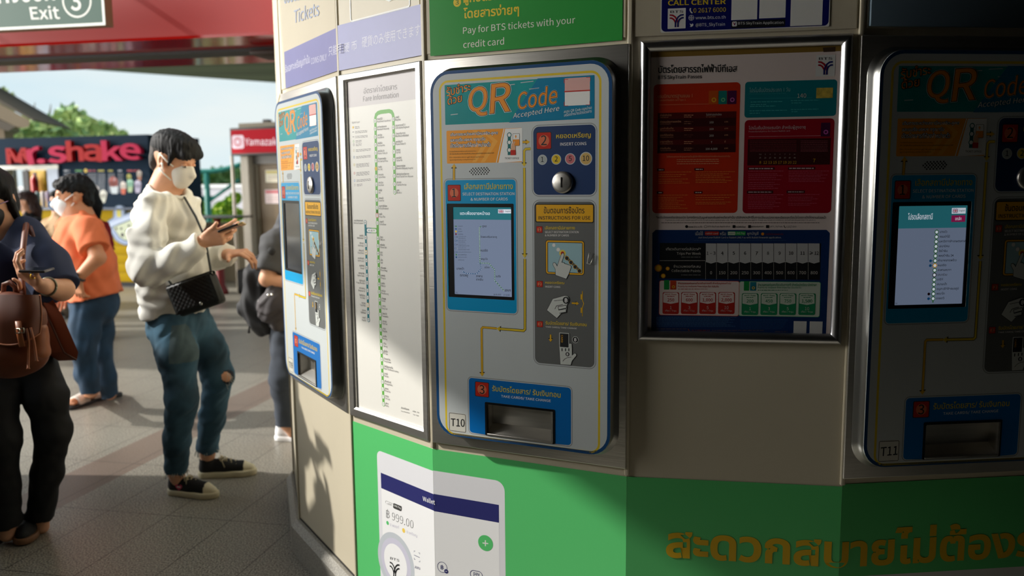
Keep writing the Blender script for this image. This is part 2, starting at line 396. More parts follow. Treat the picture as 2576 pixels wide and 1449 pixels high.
def spt(X, Y): return FC.px(ZS[0] + X / ZS[2], ZS[1] + Y / ZS[2], SOFF)
_d0, _d1 = spt(113, 62), spt(940, 1322); DIS = (_d0[0], _d1[1], _d1[0], _d0[1])
_t0, _t1 = cpt(Z6, 376, 995), cpt(Z6, 848, 1280); TRAY = (_t0[0], _t1[1], _t1[0], _t0[1])
def arrow(A, pts, w, m, head=2.1, hl=1.9, lay=None, out=None):
    if out: arrow(A, pts, w * 1.3, out, head * .96, hl * .98, (lay or A.lay))
    (x0, y0), (x1, y1) = pts[-2], pts[-1]; l = math.hypot(x1 - x0, y1 - y0); dx, dy = (x1 - x0) / l, (y1 - y0) / l
    b = (x1 - dx * w * hl, y1 - dy * w * hl); L = (lay or A.lay) + (1 if out else 0)
    A.line(list(pts[:-1]) + [b], w, m, L)
    A.poly([(b[0] - dy * w * head / 2 - 0 * dx, b[1] + dx * w * head / 2), (b[0] + dy * w * head / 2, b[1] - dx * w * head / 2), (x1, y1)], m, L)
def tile(A, X0, Y0, X1, Y1, d, lay):
    A.rr(X0, Y0, X1, Y1, (X1 - X0) * .08, INK, lay); w = (X1 - X0) * .04
    A.rr(X0 + w, Y0 + w, X1 - w, Y1 - w, (X1 - X0) * .07, RED, lay + 1)
    A.disc((X0 + X1) / 2, (Y0 + Y1) / 2, (X1 - X0) * .34, REDL, lay + 2, n=20)
    A.th(d, (X0 + X1) / 2, Y0 + (Y1 - Y0) * .76, (Y1 - Y0) * .5, INK, lay + 3, bold=.012, res=3, al='c', ref='H')
def outlined(A, txt, box, bl, ital, fills):
    for i, (b, m) in enumerate(fills):
        v, f = glyphs(txt, fills[-1][0], 4); v2, f2 = glyphs(txt, b, 4)
        lo, hi = v.min(0), v.max(0); q = (v2 - lo) / (hi - lo); X0, Y0, X1, Y1 = box
        BL, BR, TL = np.array(A.m(X0, Y1)), np.array(A.m(X1, Y1 + bl)), np.array(A.m(X0 + ital, Y0))
        P = BL + np.outer(q[:, 0], BR - BL) + np.outer(q[:, 1], TL - BL); y = A.y(A.lay + i)
        A.mb.add([(a, y, b_) for a, b_ in P], f2, m)
def baht(A, X, Y, r, lay, ring=True):
    if ring: A.disc(X, Y, r * 1.18, LT, lay)
    A.disc(X, Y, r, INK, lay + 1); A.t('B', X - r * .42, Y - r * .52, X + r * .45, Y + r * .52, PAPER, lay + 2, bold=.02); A.line([(X - r * .02, Y - r * .75), (X - r * .02, Y + r * .75)], r * .16, PAPER, lay + 2)
HAND_A = [(283, 318), (296, 300), (306, 304), (309, 322), (285, 393), (308, 396), (318, 408), (340, 410), (352, 418), (372, 422), (379, 432), (376, 448), (358, 500), (332, 553), (228, 516), (226, 458), (201, 414), (204, 399), (217, 395), (228, 404), (243, 432)]
HAND_B = [(143, 862), (200, 752), (318, 720), (345, 726), (362, 750), (358, 785), (338, 808), (337, 846), (331, 884), (282, 893), (240, 940)]
HAND_C = [(263, 1208), (268, 1190), (360, 1195), (372, 1192), (385, 1194), (388, 1240), (388, 1310), (415, 1288), (430, 1296), (431, 1310), (388, 1362), (376, 1402), (275, 1396)]

def ticket_machine(fr, number, label, screen, dx=0.):
    r = thing('ticket_machine', label, 'ticket machine', fr.mat, 'ticket machines in the kiosk wall')
    P = fr.w
    mb = MB(); mb.box(.0, P, -.0, PT, .715, 1.815, STEEL, bev=.003); mb.build('mounting_plate', r)
    D = Matrix.Translation((dx, 0, 0)) if dx else None
    # housing: a rounded stainless rim that carries the printed face
    mb = MB(); a = rrect(.0385, .7555, .562, 1.7765, .060, 10); b = rrect(.041, .758, .5595, 1.774, .0575, 10); n = len(a)
    c = rrect(.0275, .746, .572, 1.787, .068, 10)
    vs = [(p[0], .002, p[1]) for p in c] + [(p[0], -.004, p[1]) for p in c] + [(p[0], -.0055, p[1]) for p in a] + [(p[0], -.034, p[1]) for p in a] + [(p[0], -.0375, p[1]) for p in b]
    mb.add(vs, [(q * n + j, q * n + (j + 1) % n, (q + 1) * n + (j + 1) % n, (q + 1) * n + j) for q in range(4) for j in range(n)], EDGE, True)
    H = [mb.build('housing', r)]
    mb = MB(); mb.prism(F_OUT, [rrect(*SCR, .002, 1), rrect(*TRAY, .002, 1)], -MOFF, -.030, FACE); o = mb.build('face_panel', r); H.append(o)
    A = Art(FC, MOFF, Z5); A.lay = .3; A.z = 'm'
    A.ring(.040, .757, .5605, 1.775, .058, .0085, RIM); rm = A.build('blue_rim', o)
    a, b = cpt(Z5, 66, 178), cpt(Z6, 1152, 1350)
    A = Art(FC, MOFF, 'm'); A.lay = .3; A.ring(a[0], b[1], b[0], a[1], .028, .0058, YEL); A.build('yellow_border', o)
    # payment banner
    A = Art(FC, MOFF, Z5); A.lay = 1; A.rr(107, 207, 1158, 440, 4, TEAL); A.lay = 2
    A.poly([(560, 470), (760, 160), (1158, 136), (1158, 440)], TEALB)
    for X, Y, w in ((150, 415, 50), (480, 215, 120), (640, 190, 90), (700, 235, 70)): A.line([(X, Y), (X + w, Y - w * .12)], 5, GREYLINE)
    bn = A.build('payment_banner', r); H.append(bn)
    A = Art(FC, MOFF, Z5); A.lay = 3
    F3 = lambda k, f: [(.055 * k, INK), (.0, f)]
    outlined(A, 'รับชำระ', (122, 222, 290, 285), -40, -3, F3(1, ORANGE)); outlined(A, 'ด้วย', (130, 283, 229, 346), -24, -3, F3(1, ORANGE))
    A.lay = 3; FQ = [(.075, PAPER), (.052, INK), (.02, ORANGE), (.0, ORANGE)]
    outlined(A, 'Q', (272, 232, 402, 436), -22, 10, FQ); outlined(A, 'R', (428, 205, 562, 404), -18, 12, FQ)
    outlined(A, 'Code', (618, 252, 893, 380), -46, 8, [(.07, PAPER), (.05, INK), (.0, ORANGE)])
    outlined(A, 'Accepted Here', (585, 402, 908, 450), -54, 6, [(.05, INK), (.0, PAPER)])
    A.t('สแกน QR Code บนหน้าจอ', 943, 380, 1138, 406, PAPER, bl=-30, ital=2); A.t('เครื่องจำหน่ายบัตรโดยสาร', 945, 403, 1138, 428, PAPER, bl=-30, ital=2)
    A.rr(950, 160, 1126, 344, 2, PAPER, 3); A.rr(950, 160, 1124, 245, 2, M((226, 176, 168), .45), 4)
    A.line([(946, 253), (1128, 243)], 7, RED, 5)
    for X, Y, sx, sy in ((946, 166, 1, 1), (1128, 152, -1, 1), (946, 352, 1, -1), (1126, 345, -1, -1)): A.line([(X + 28 * sx, Y), (X, Y), (X, Y + 28 * sy)], 3, RED, 5)
    A.build('banner_lettering', bn)
    # travel notice
    A = Art(FC, MOFF, Z5); A.lay = 1; A.rr(120, 527, 652, 746, 8, M((246, 160, 30), .4)); A.lay = 2
    for k in (0, 60): A.poly([(300 + k, 525), (330 + k, 523), (420 + k, 600), (330 + k, 745), (300 + k, 748), (385 + k, 600)], M((250, 176, 62), .4), 1.4)
    A.poly([(532, 513), (651, 507), (653, 740), (485, 752)], PAPER); A.line([(524, 512), (470, 750)], 5, PAPER); nt = A.build('travel_notice', r); H.append(nt)
    A = Art(FC, MOFF, Z5); A.lay = 3; FW2 = [(.07, INK), (.012, PAPER)]
    for tx, X1, Y0, Y1, bl in (('เดินทางระหว่างสถานีหมอชิต-คูคต', 478, 540, 572, -14), ('และแบริ่ง-เคหะฯ กรุณารับ', 390, 578, 612, -10), ('บัตรโดยสารที่ห้องจำหน่ายตั๋ว', 428, 612, 645, -8)):
        outlined(A, tx, (147, Y0, X1, Y1), bl, 4, FW2); A.lay = 3
    A.t('For travel between stations on the extension lines', 143, 668, 330, 677, INK, res=1, bl=-4); A.t('(Mo Chit-Khu Khot and Bearing-Kheha), please request tickets from station staff.', 143, 685, 455, 697, INK, res=1, bl=-8)
    A.t('Mo Chit-Khu Khot နှင့် Bearing-Kheha', 143, 708, 385, 720, INK, res=1, bl=-4); A.t('ဘူတာဝန်ထမ်းထံမှ လက်မှတ်တောင်းပါ', 143, 726, 322, 738, INK, res=1, bl=-4)
    A.line([(561, 548), (561, 697)], 22, M((20, 110, 110), .4))
    for Y in (556, 608, 662): A.disc(561, Y, 16, M((20, 110, 110), .4), 3.5); A.disc(561, Y, 11, PAPER, 4)
    A.rr(585, 546, 634, 632, 5, INK, 4); A.rr(587, 548, 632, 630, 4, PAPER, 5); A.rr(587, 588, 632, 630, 4, ORANGE, 6); arrow(A, [(607, 578), (607, 556)], 6, ORANGE, 2.6, 2, 6)
    A.poly([(572, 662), (578, 620), (596, 600), (604, 606), (596, 625), (606, 640), (602, 664)], TANH, 7); A.rr(570, 662, 606, 697, 3, RED, 7)
    A.t('TICKET OFFICE', 530, 713, 630, 726, INK, bold=.015); A.build('notice_lettering', nt)
    # flow line
    A = Art(FC, MOFF, Z5); A.lay = 1
    NA = lambda: (H.append(A.build('flow_arrow', r)), Art(FC, MOFF, Z5))[1]
    arrow(A, [(654, 606), (706, 605)], 13, ARROW, 2.4, 1.9, 1, INK); A = NA(); arrow(A, [(710, 653), (676, 655), (665, 668), (665, 780)], 13, YEL, 2.4, 1.9, 1, INK)
    A = NA(); arrow(A, [(666, 786), (669, 1420)], 14, YEL, 2.4, 1.9, 1, INK); A = NA(); arrow(A, [(173, 872), (173, 757)], 14, ARROW, 2.4, 1.9, 1, INK)
    A = NA(); A.z = Z6; A.line([(645, 30), (646, 505), (636, 515), (470, 502)], 18, INK, 1); A.line([(645, 30), (646, 505), (636, 515), (470, 502)], 12, YEL, 2); arrow(A, [(480, 503), (452, 500)], 13, YEL, 2.6, 1.9, 1, INK)
    arrow(A, [(455, 500), (362, 492), (353, 502), (357, 823)], 12, ARROW, 2.6, 1.9, 1, INK); H.append(A.build('flow_arrow', r))
    # speaker grille
    A = Art(FC, MOFF, Z5); A.lay = 1
    for j, (Y, X0, n) in enumerate(((790, 306, 6), (801, 295, 7), (812, 284, 8), (823, 295, 7), (834, 306, 6))):
        for i in range(n): A.disc(X0 + i * 19.5, Y - i * .9, 5, INK, n=10)
    H.append(A.build('speaker_grille', r))
    # select panel and screen
    a, b = cpt(Z5, 106, 868), cpt(Z6, 596, 406); hole = rrect(*SCR, .002, 1)
    mb = MB()
    def plate(x0, z0, x1, z1, rad, bw, mat, name, lay=1, hole=None):
        q = MB(); y = -(MOFF + lay * LAY); o_ = rrect(x0, z0, x1, z1, rad); i_ = rrect(x0 + bw, z0 + bw, x1 - bw, z1 - bw, rad - bw)
        g_ = rrect(x0 - .0022, z0 - .0022, x1 + .0022, z1 + .0022, rad + .002)
        q.prism(g_, [o_], y + LAY * .4, 0, M((148, 152, 152), .4), side=False); q.prism(o_, [i_], y, 0, GREYLINE, side=False); q.prism(i_, [hole] if hole else [], y, 0, mat, side=False); return q.build(name, r, recalc=False)
    sp = plate(a[0], b[1], b[0], a[1], .012, .0022, CYAN, 'select_panel', hole=hole); H.append(sp)
    A = Art(FC, MOFF, Z5); A.lay = 3; tile(A, 127, 905, 222, 1020, '1', 2); A.t('เลือกสถานีปลายทาง', 245, 893, 586, 938, YEL, bold=.008, bl=-2)
    A.t('SELECT DESTINATION STATION', 233, 960, 597, 980, PAPER, bold=.018, bl=-2); A.t('& NUMBER OF CARDS', 290, 997, 550, 1017, PAPER, bold=.018, bl=-2); A.build('panel_lettering', sp)
    mb = MB(); x0, z0, x1, z1 = SCR; mb.prism(hole, [rrect(*DIS, .001, 1)], -.0372, -.030, BLACK); mb.box(x0, x1, -.0335, -.028, z0, z1, BLACK); ts = mb.build('touchscreen', r); H.append(ts)
    screen(ts)
    # coin panel
    a, b = cpt(Z5, 722, 493), cpt(Z5, 1171, 982); cp = plate(a[0], b[1], b[0], a[1], .018, .0026, NAVY, 'coin_panel'); H.append(cp)
    A = Art(FC, MOFF, Z5); A.lay = 3; tile(A, 750, 537, 857, 656, '2', 2); A.t('หยอดเหรียญ', 890, 543, 1132, 588, YEL, bold=.008, bl=-8); A.t('INSERT COINS', 918, 610, 1102, 632, PAPER, bold=.018, bl=-5)
    for X, Y, rd_, cc, s_, w in ((793, 730, 32, (176, 182, 180), '1', 15), (890, 727, 33, (228, 196, 40), '2', 22), (988, 724, 35, (206, 116, 120), '5', 22), (1098, 722, 41, (212, 176, 104), '10', 46)):
        A.disc(X, Y, rd_, GREYLINE, 2); A.disc(X, Y, rd_ * .86, M(cc, .4), 3); A.th(s_, X, Y + 15, 31, INK, 4, bold=.02, res=3, al='c', ref='H')
    A.build('panel_lettering', cp)
    c = cpt(Z5, 936, 888); T = Matrix.Translation((c[0], -MOFF, c[1])) @ Matrix.Rotation(PI / 2, 4, 'X'); mb = MB()
    mb.lathe([(.0285, 0), (.0285, .004), (.0265, .0075), (.021, .0085), (.012, .0105), (.0, .0115)], STEEL, T, 32); mb.lathe([(.0262, .0072), (.0252, .0066), (.0242, .0080)], STEEL_D, T, 32)
    mb.box(c[0] - .0014, c[0] + .0014, -MOFF - .0122, -MOFF - .009, c[1] - .013, c[1] + .013, BLACK); H.append(mb.build('coin_slot', r))
    # instruction panel
    a, b = cpt(Z5, 728, 1016), cpt(Z6, 1121, 773); ip = plate(a[0], b[1], b[0], a[1], .018, .0026, CLAY, 'instruction_panel'); H.append(ip)
    A = Art(FC, MOFF, Z5); A.lay = 3; A.rr(742, 1038, 1155, 1174, 12, INK, 2); A.rr(749, 1045, 1148, 1167, 8, SIGNY, 3)
    A.t('ขั้นตอนการซื้อบัตร', 803, 1058, 1088, 1106, INK, 4, bold=.008); A.t('INSTRUCTIONS FOR USE', 765, 1125, 1130, 1150, INK, 4, bold=.022); A.build('heading_plate', ip)
    A = Art(FC, MOFF, ZI); A.lay = 3
    tile(A, 36, 35, 98, 102, '1', 2); A.t('เลือกสถานีปลายทาง', 122, 33, 417, 68, YEL, bold=.01); A.t('SELECT DESTINATION STATION', 122, 82, 453, 103, PAPER, bold=.015, bl=1); A.t('& NUMBER OF CARDS', 122, 115, 358, 135, PAPER, bold=.015, bl=1)
    A.build('step_lettering', ip); A = Art(FC, MOFF, ZI); A.lay = 3; tile(A, 38, 573, 101, 638, '2', 2); A.t('หยอดเหรียญ', 125, 574, 312, 607, YEL, bold=.01, bl=6); A.t('INSERT COINS', 125, 621, 272, 640, PAPER, bold=.015, bl=4)
    A.build('step_lettering', ip); A = Art(FC, MOFF, ZI); A.lay = 3; tile(A, 40, 968, 102, 1033, '3', 2); A.t('รับบัตรโดยสาร/ รับเงินทอน', 127, 966, 532, 1003, YEL, bold=.01, bl=19); A.t('TAKE CARDS/ TAKE CHANGE', 127, 1018, 435, 1037, PAPER, bold=.015, bl=17)
    A.build('step_lettering', ip)
    A = Art(FC, MOFF, ZI); A.lay = 2; hands = lambda h: (A.line(h, 7, INK, 8.5, True), A.poly(h, LT, 9))
    A.rr(126, 170, 510, 522, 27, INK); A.rr(131, 175, 505, 517, 24, SIGNY, 3); A.rr(146, 190, 492, 502, 12, INK, 4); A.rr(152, 196, 487, 497, 6, M((158, 196, 204), .4), 5)
    A.disc(210, 222, 19, GREYLINE, 6); A.disc(210, 222, 16, PAPER, 7); A.disc(253, 266, 21, GREYLINE, 6); A.disc(253, 266, 17, PAPER, 7); A.disc(295, 302, 33, M((240, 214, 90), .4), 6); A.disc(295, 302, 17, RED, 7)
    A.line([(322, 332), (470, 480)], 26, M((90, 92, 90), .4), 6)
    for X, Y in ((338, 350), (378, 392), (420, 436), (462, 476)): A.disc(X, Y, 21, SIGNY, 7); A.disc(X, Y, 17, INK, 8)
    hands(HAND_A); A.build('touch_pictogram', ip); A = Art(FC, MOFF, ZI); A.lay = 2; hands(HAND_B)
    A.line([(212, 771), (322, 758)], 4, INK, 10); A.line([(220, 852), (236, 820), (300, 806)], 5, INK, 10); A.line([(251, 828), (330, 813), (338, 840), (258, 858), (251, 828)], 5, INK, 10); A.line([(256, 862), (330, 848), (332, 880), (264, 892)], 5, INK, 10)
    baht(A, 331, 765, 34, 10, False); arrow(A, [(385, 793), (457, 798)], 15, ARROW, 2.4, 1.7, 3, INK)
    A.line([(490, 675), (490, 762), (503, 797), (490, 840), (490, 924)], 7, ARROW, 3); A.rr(473, 706, 491, 758, 0, ARROW, 3); A.rr(473, 838, 491, 890, 0, ARROW, 3)
    A.build('coin_pictogram', ip); A = Art(FC, MOFF, ZI); A.lay = 2; hands(HAND_C)
    arrow(A, [(177, 1103), (177, 1176)], 15, ARROW, 2.6, 1.9, 3, INK); A.rr(263, 1082, 362, 1238, 6, LT, 9.5); A.rr(270, 1090, 355, 1230, 3, INK, 10)
    v, f = glyphs('CARD', .01); lo, hi = v.min(0), v.max(0); q = (v - lo) / (hi - lo); o0, o1 = A.m(282, 1106), A.m(300, 1182); y = A.y(11)
    A.mb.add([(o0[0] + (1 - 0) * (o1[0] - o0[0]) * b_, y, o0[1] + (o1[1] - o0[1]) * a_) for a_, b_ in q], [g[::-1] for g in f], SIGNY)
    for X in (291, 326, 358): A.line([(X, 1238), (X, 1266)], 10, INK, 10)
    A.line([(298, 1366), (316, 1344), (345, 1330), (382, 1326)], 4, INK, 10); baht(A, 345, 1296, 20, 10, False); baht(A, 421, 1154, 28, 3)
    A.build('card_pictogram', ip)
    mb = MB(); q = [cpt(ZI, X, Y) for X, Y in ((612, 318), (578, 408), (542, 402), (566, 300), (575, 297))]; mb.tube([(p[0], -MOFF - .004 - .003 * (i % 2), p[1]) for i, p in enumerate(q)], .0009, STEEL, 6); H.append(mb.build('wire_clip', r))
    # collection panel with tray
    a, b = cpt(Z6, 262, 826), cpt(Z6, 962, 1296); tr = rrect(*TRAY, .002, 1); tp = plate(a[0], b[1], b[0], a[1], .012, .0022, BLUE, 'collection_panel', hole=tr); H.append(tp)
    A = Art(FC, MOFF, Z6); A.lay = 3; tile(A, 308, 856, 404, 967, '3', 2); A.t('รับบัตรโดยสาร/ รับเงินทอน', 425, 880, 886, 922, YEL, bold=.008, bl=46); A.t('TAKE CARDS/ TAKE CHANGE', 485, 947, 820, 968, PAPER, bold=.018, bl=33); A.build('panel_lettering', tp)
    x0, z0, x1, z1 = TRAY; i_ = rrect(x0 + .006, z0 + .004, x1 - .006, z1 - .006, .002, 1); mb = MB(); mb.prism(tr, [i_], -.0395, -.03, BLACK)
    b0 = (x0 + .006, x1 - .006, z0 + .004, z1 - .006)
    vs = [(b0[0], -.034, b0[2]), (b0[1], -.034, b0[2]), (b0[0], .0, b0[2] + .022), (b0[1], .0, b0[2] + .022), (b0[0], .010, b0[2] + .05), (b0[1], .010, b0[2] + .05), (b0[0], .0105, b0[3]), (b0[1], .0105, b0[3]), (b0[0], -.034, b0[3]), (b0[1], -.034, b0[3])]
    mb.add(vs, [(0, 1, 3, 2), (2, 3, 5, 4), (4, 5, 7, 6), (6, 7, 9, 8), (0, 2, 4, 6, 8), (1, 9, 7, 5, 3)], STEEL)
    mb.box(b0[0], b0[1], -.0412, -.034, b0[2] - .003, b0[2] + .002, STEEL, bev=.001); mb.box(b0[1] - .004, b0[1] + .001, -.0405, -.034, b0[2], b0[3], STEEL); H.append(mb.build('collection_tray', r))
    A = Art(FC, MOFF, Z6); A.lay = 1; A.rr(130, 1064, 250, 1206, 9, M((214, 212, 200), .5)); A.ring(133, 1067, 247, 1203, 8, 3, INK, 2); A.t(number, 145, 1105, 239, 1158, INK, 3, bold=.02, bl=7); H.append(A.build('number_plate', r))
    if D is not None:
        for o in H: o.location = (dx, 0, 0)
    return r

def GLOW(rgb, k):
    m = M((16, 17, 20), .25, emit=k, name='display')
    key = ('glow', rgb, k)
    if key not in MATS:
        m = m.copy(); m.node_tree.nodes['Principled BSDF'].inputs['Emission Color'].default_value = [lin(v) for v in rgb] + [1]; MATS[key] = m
    return MATS[key]
def scr_base(A, hd, br=.5):
    A.z = 'm'; x0, z0, x1, z1 = DIS; A.rr(x0, z0, x1, z1, 0, GLOW((150, 166, 196), br), 0); A.rr(x0, z1 - hd, x1, z1, 0, GLOW((52, 138, 150), br * 1.1), 1)
UJ = M((30, 40, 120), .4, emit=.3); UR = M((190, 40, 60), .4, emit=.3); SW = M((214, 222, 234), .4, emit=.6); SI = M((30, 36, 52), .5); SG = M((70, 128, 84), .5, emit=.3); SB = M((28, 86, 136), .5, emit=.3)
def flag(A, X0, Y0, X1, Y1):
    A.rr(X0, Y0, X1, Y1, 0, UJ, 4); w, h = X1 - X0, Y1 - Y0
    A.line([(X0, Y0), (X1, Y1)], h * .2, SW, 5); A.line([(X0, Y1), (X1, Y0)], h * .2, SW, 5); A.line([(X0, Y0), (X1, Y1)], h * .08, UR, 5.4); A.line([(X0, Y1), (X1, Y0)], h * .08, UR, 5.4)
    A.line([(X0, (Y0 + Y1) / 2), (X1, (Y0 + Y1) / 2)], h * .32, SW, 6); A.line([((X0 + X1) / 2, Y0), ((X0 + X1) / 2, Y1)], h * .32, SW, 6); A.line([(X0, (Y0 + Y1) / 2), (X1, (Y0 + Y1) / 2)], h * .18, UR, 7); A.line([((X0 + X1) / 2, Y0), ((X0 + X1) / 2, Y1)], h * .18, UR, 7)
def screen_map(ts):
    A = Art(FC, SOFF); scr_base(A, .0335); A.z = ZS
    A.t('แตะเพื่อขยายหน้าจอ', 210, 118, 627, 170, SW, 3, bold=.01, bl=2); A.rr(742, 92, 930, 150, 3, SW, 3); flag(A, 750, 98, 818, 144); A.t('English', 842, 110, 916, 134, SI, 4, bold=.02)
    def L(pts, m): A.line(pts, 9, m, 2)
    L([(506, 325), (480, 352), (486, 700)], SG); L([(484, 715), (488, 846), (610, 848), (694, 938), (696, 1092), (822, 1232)], SG); L([(466, 850), (496, 850), (502, 930), (438, 998), (280, 990), (248, 960)], SB)
    for a, b, n, m in (((480, 352), (486, 700), 18, SG), ((488, 720), (488, 846), 6, SG), ((515, 846), (610, 848), 5, SG), ((610, 848), (694, 938), 5, SG), ((694, 938), (696, 1092), 7, SG), ((696, 1092), (822, 1232), 6, SG), ((502, 875), (502, 930), 3, SB), ((485, 950), (438, 998), 3, SB), ((438, 995), (280, 990), 6, SB), ((466, 850), (468, 850), 1, SB), ((248, 962), (250, 962), 1, SB)):
        for i in range(n): t = i / max(n - 1, 1); X, Y = a[0] + (b[0] - a[0]) * t, a[1] + (b[1] - a[1]) * t; A.disc(X, Y, 8, m, 3, n=10); A.disc(X, Y, 4.5, SW, 4, n=8)
    for tx, X0, Y0, X1, Y1 in (('คูคต', 523, 318, 580, 352), ('วัดพระศรีมหาธาตุ', 497, 462, 726, 500), ('หมอชิต', 498, 650, 598, 684), ('พญาไท', 500, 770, 596, 806), ('อโศก', 552, 888, 622, 918), ('บางหว้า', 163, 900, 264, 938), ('ตลาดพลู', 208, 1004, 320, 1046), ('สะพาน', 436, 1014, 524, 1044), ('ตากสิน', 436, 1058, 530, 1090), ('แบริ่ง', 712, 1010, 780, 1044), ('เคหะฯ', 836, 1212, 920, 1246)):
        A.t(tx, X0, Y0, X1, Y1, SI, 5, bold=.012, bl=2)
    A.t('S1', 150, 1250, 174, 1268, SI, 4); A.t('18-06-2022', 678, 1276, 784, 1298, SI, 4, bold=.01); A.t('17:15:06', 820, 1284, 904, 1306, SI, 4, bold=.01)
    lg = ((330, 'สายสุขุมวิท', 64), (367, 'สายสีลม', 46), (403, 'คุณอยู่ที่นี่', 56), (440, 'สถานีที่เลือก', 70), (480, 'จุดเชื่อมเส้นทางไป', 110), (533, 'จุดเชื่อมเส้นทางไป', 110), (587, 'จุดเชื่อมเส้นทางไป', 110), (640, 'จุดเชื่อมเส้นทางไป', 110), (693, 'จุดเชื่อมเส้นทางไปยังสาธารณะ', 185), (728, 'สถานีรถไฟฟ้าบีทีเอส', 118), (764, 'ศูนย์ข้อมูลนักท่องเที่ยว', 122), (800, 'สถานีในอนาคต', 84))
    for i, (Y, tx, w) in enumerate(lg):
        two = 4 <= i <= 7; A.t(tx, 183, Y - (14 if two else 9), 183 + w, Y + (1 if two else 9), SI, 4, res=1)
        if two: A.t(('ไปสถานีกลาง', 'ไปสถานีแยก', 'รถไฟฟ้าแอร์พอร์ต เรล ลิงก์', 'รถโดยสารด่วนพิเศษ บีอาร์ที')[i - 4], 185, Y + 8, 185 + (100, 96, 155, 155)[i - 4], Y + 24, SI, 4, res=1)
        if i < 2: A.rr(136, Y - 8, 166, Y + 8, 6, (SG, SB)[i], 4)
        elif i < 4: A.disc(152, Y, 12, (M((220, 180, 40), .5, emit=.4), M((120, 20, 60), .5, emit=.3))[i - 2], 4)
        elif i < 9: A.circ(147, Y, 12, 2.5, SB, 4); A.disc(168, Y, 6, (SI, SB, M((90, 20, 60), .5), GREYLINE, SB)[i - 4], 4, n=10)
        elif i < 11: A.disc(157, Y, 11, (SG, SB)[i - 9], 4)
    A.build('route_display', ts)
def screen_list(ts):
    A = Art(FC, SOFF); scr_base(A, .054, .3); x0, z0, x1, z1 = DIS; w = x1 - x0
    A.t('โปรดเลือกสถานี', x0 + .025, z1 - .017, x0 + .088, z1 - .033, SW, 3, bold=.01); A.rr(x1 - .040, z1 - .006, x1 - .004, z1 - .020, .001, SW, 3)
    A.rr(x1 - .040, z1 - .024, x1 - .004, z1 - .040, .001, M((160, 30, 90), .4, emit=.4), 3); A.t('ยกเลิก', x1 - .030, z1 - .028, x1 - .014, z1 - .036, SW, 4)
    flag(A, x1 - .038, z1 - .018, x1 - .024, z1 - .008); A.t('English', x1 - .021, z1 - .010, x1 - .006, z1 - .016, SI, 4, bold=.02)
    cx = x0 + w * .57; zt = z1 - .064; dz = (zt - z0 - .014) / 14; A.line([(cx, zt + .006), (cx, z0 + .004)], .0035, SG, 2)
    for i, tx in enumerate(('บางบัว', 'กรมป่าไม้', 'มหาวิทยาลัยเกษตรศาสตร์', 'เสนานิคม', 'รัชโยธิน', 'พหลโยธิน 24', 'ห้าแยกลาดพร้าว', 'หมอชิต', 'สะพานควาย', 'เสนาร่วม', 'อารีย์', 'สนามเป้า', 'อนุสาวรีย์ชัยสมรภูมิ', 'พญาไท', 'ราชเทวี')):
        z = zt - i * dz; m = SG if i not in (7, 9) else (M((226, 170, 60), .5, emit=.4) if i == 7 else GREYLINE)
        A.disc(cx, z, .0055, m, 3, n=16); A.disc(cx, z, .0035, SW, 4, n=12); A.th(tx, cx + .008, z - .002, .0042, SI if i != 9 else GREYLINE, 4, bold=.01, ref='x', res=2)
        if i in (6, 7, 13, 14): A.disc(cx - .012, z, .0035, (SB, SB, M((120, 20, 60), .5), SB)[(6, 7, 13, 14).index(i)], 4, n=10); A.line([(cx - .012, z), (cx, z)], .0012, SB, 2)
    A.t('T4', x0 + .002, z0 + .006, x0 + .008, z0 + .002, SI, 4); A.build('route_display', ts)
def screen_dark(ts):
    x0, z0, x1, z1 = DIS; mb = MB(); mb.box(x0, x1, -SOFF, -.033, z0, z1, M((70, 74, 80), .12, spec=.8)); mb.build('display_glass', ts)
ticket_machine(FC, 'T10', 'stainless ticket machine T10 with lit route map screen, middle of the three', screen_map)
ticket_machine(FA, 'T09', 'ticket machine T09 with dark screen beside the backpack wearer, left of the fare board', screen_dark, .012)
ticket_machine(FE, 'T11', 'ticket machine T11 in deep shade right of the framed pass poster', screen_list, -.011)
# ------------------------------------------------------------------ wall graphics
def greek(A, X0, X1, Y, h, m, lay=3, seed=1, slope=0.):
    """a line of print too small to read: word-length dashes"""
    rn = random.Random(seed * 7919 + int(X0) + int(Y) * 13); X = X0
    while X < X1:
        w = rn.uniform(1.2, 5.5) * h; e = min(X + w, X1); dy = slope * (X - X0)
        A.poly([(X, Y - h / 2 + dy), (e, Y - h / 2 + dy), (e, Y + h / 2 + dy), (X, Y + h / 2 + dy)], m, lay); X = e + h * .7
BTSR = M((178, 24, 44), .4); BTSB = M((24, 34, 110), .4)
def transit_logo(A, X0, Y0, X1, Y1, lay, card=PAPER, k=0., c1=BTSR, c2=BTSB):
    w, h = X1 - X0, Y1 - Y0; q = lambda x, y: (X0 + x * w, Y0 + y * h + k * x)
    if card: A.rr(X0, Y0, X1, Y1 + k, w * .03, card, lay)
    A.t('BTS', *q(.14, .10), q(.88, 0)[0], q(0, .22)[1], c2 if card is None else INK, lay + 1, bold=.02, bl=k * .7)
    for c, sx in ((c1, 0), (c2, 1)):
        f = (lambda x, y: q(1 - x, y)) if sx else q
        for pts in ([(.10, .32), (.28, .34), (.42, .43), (.52, .58), (.57, .74), (.58, .93)], [(.10, .47), (.22, .48), (.34, .55), (.42, .68), (.44, .93)]):
            A.line([f(*p) for p in pts], w * .085, c, lay + 2 + sx * .5)
def card_logo(A, X0, Y0, X1, Y1, bg, fg, lay):
    A.rr(X0, Y0, X1, Y1, 3, bg, lay); w, h = X1 - X0, Y1 - Y0; q = lambda x, y: (X0 + x * w, Y0 + y * h)
    c = q(.55, .68); A.circ(c[0], c[1], w * .26, w * .12, fg, lay + 1, 20)
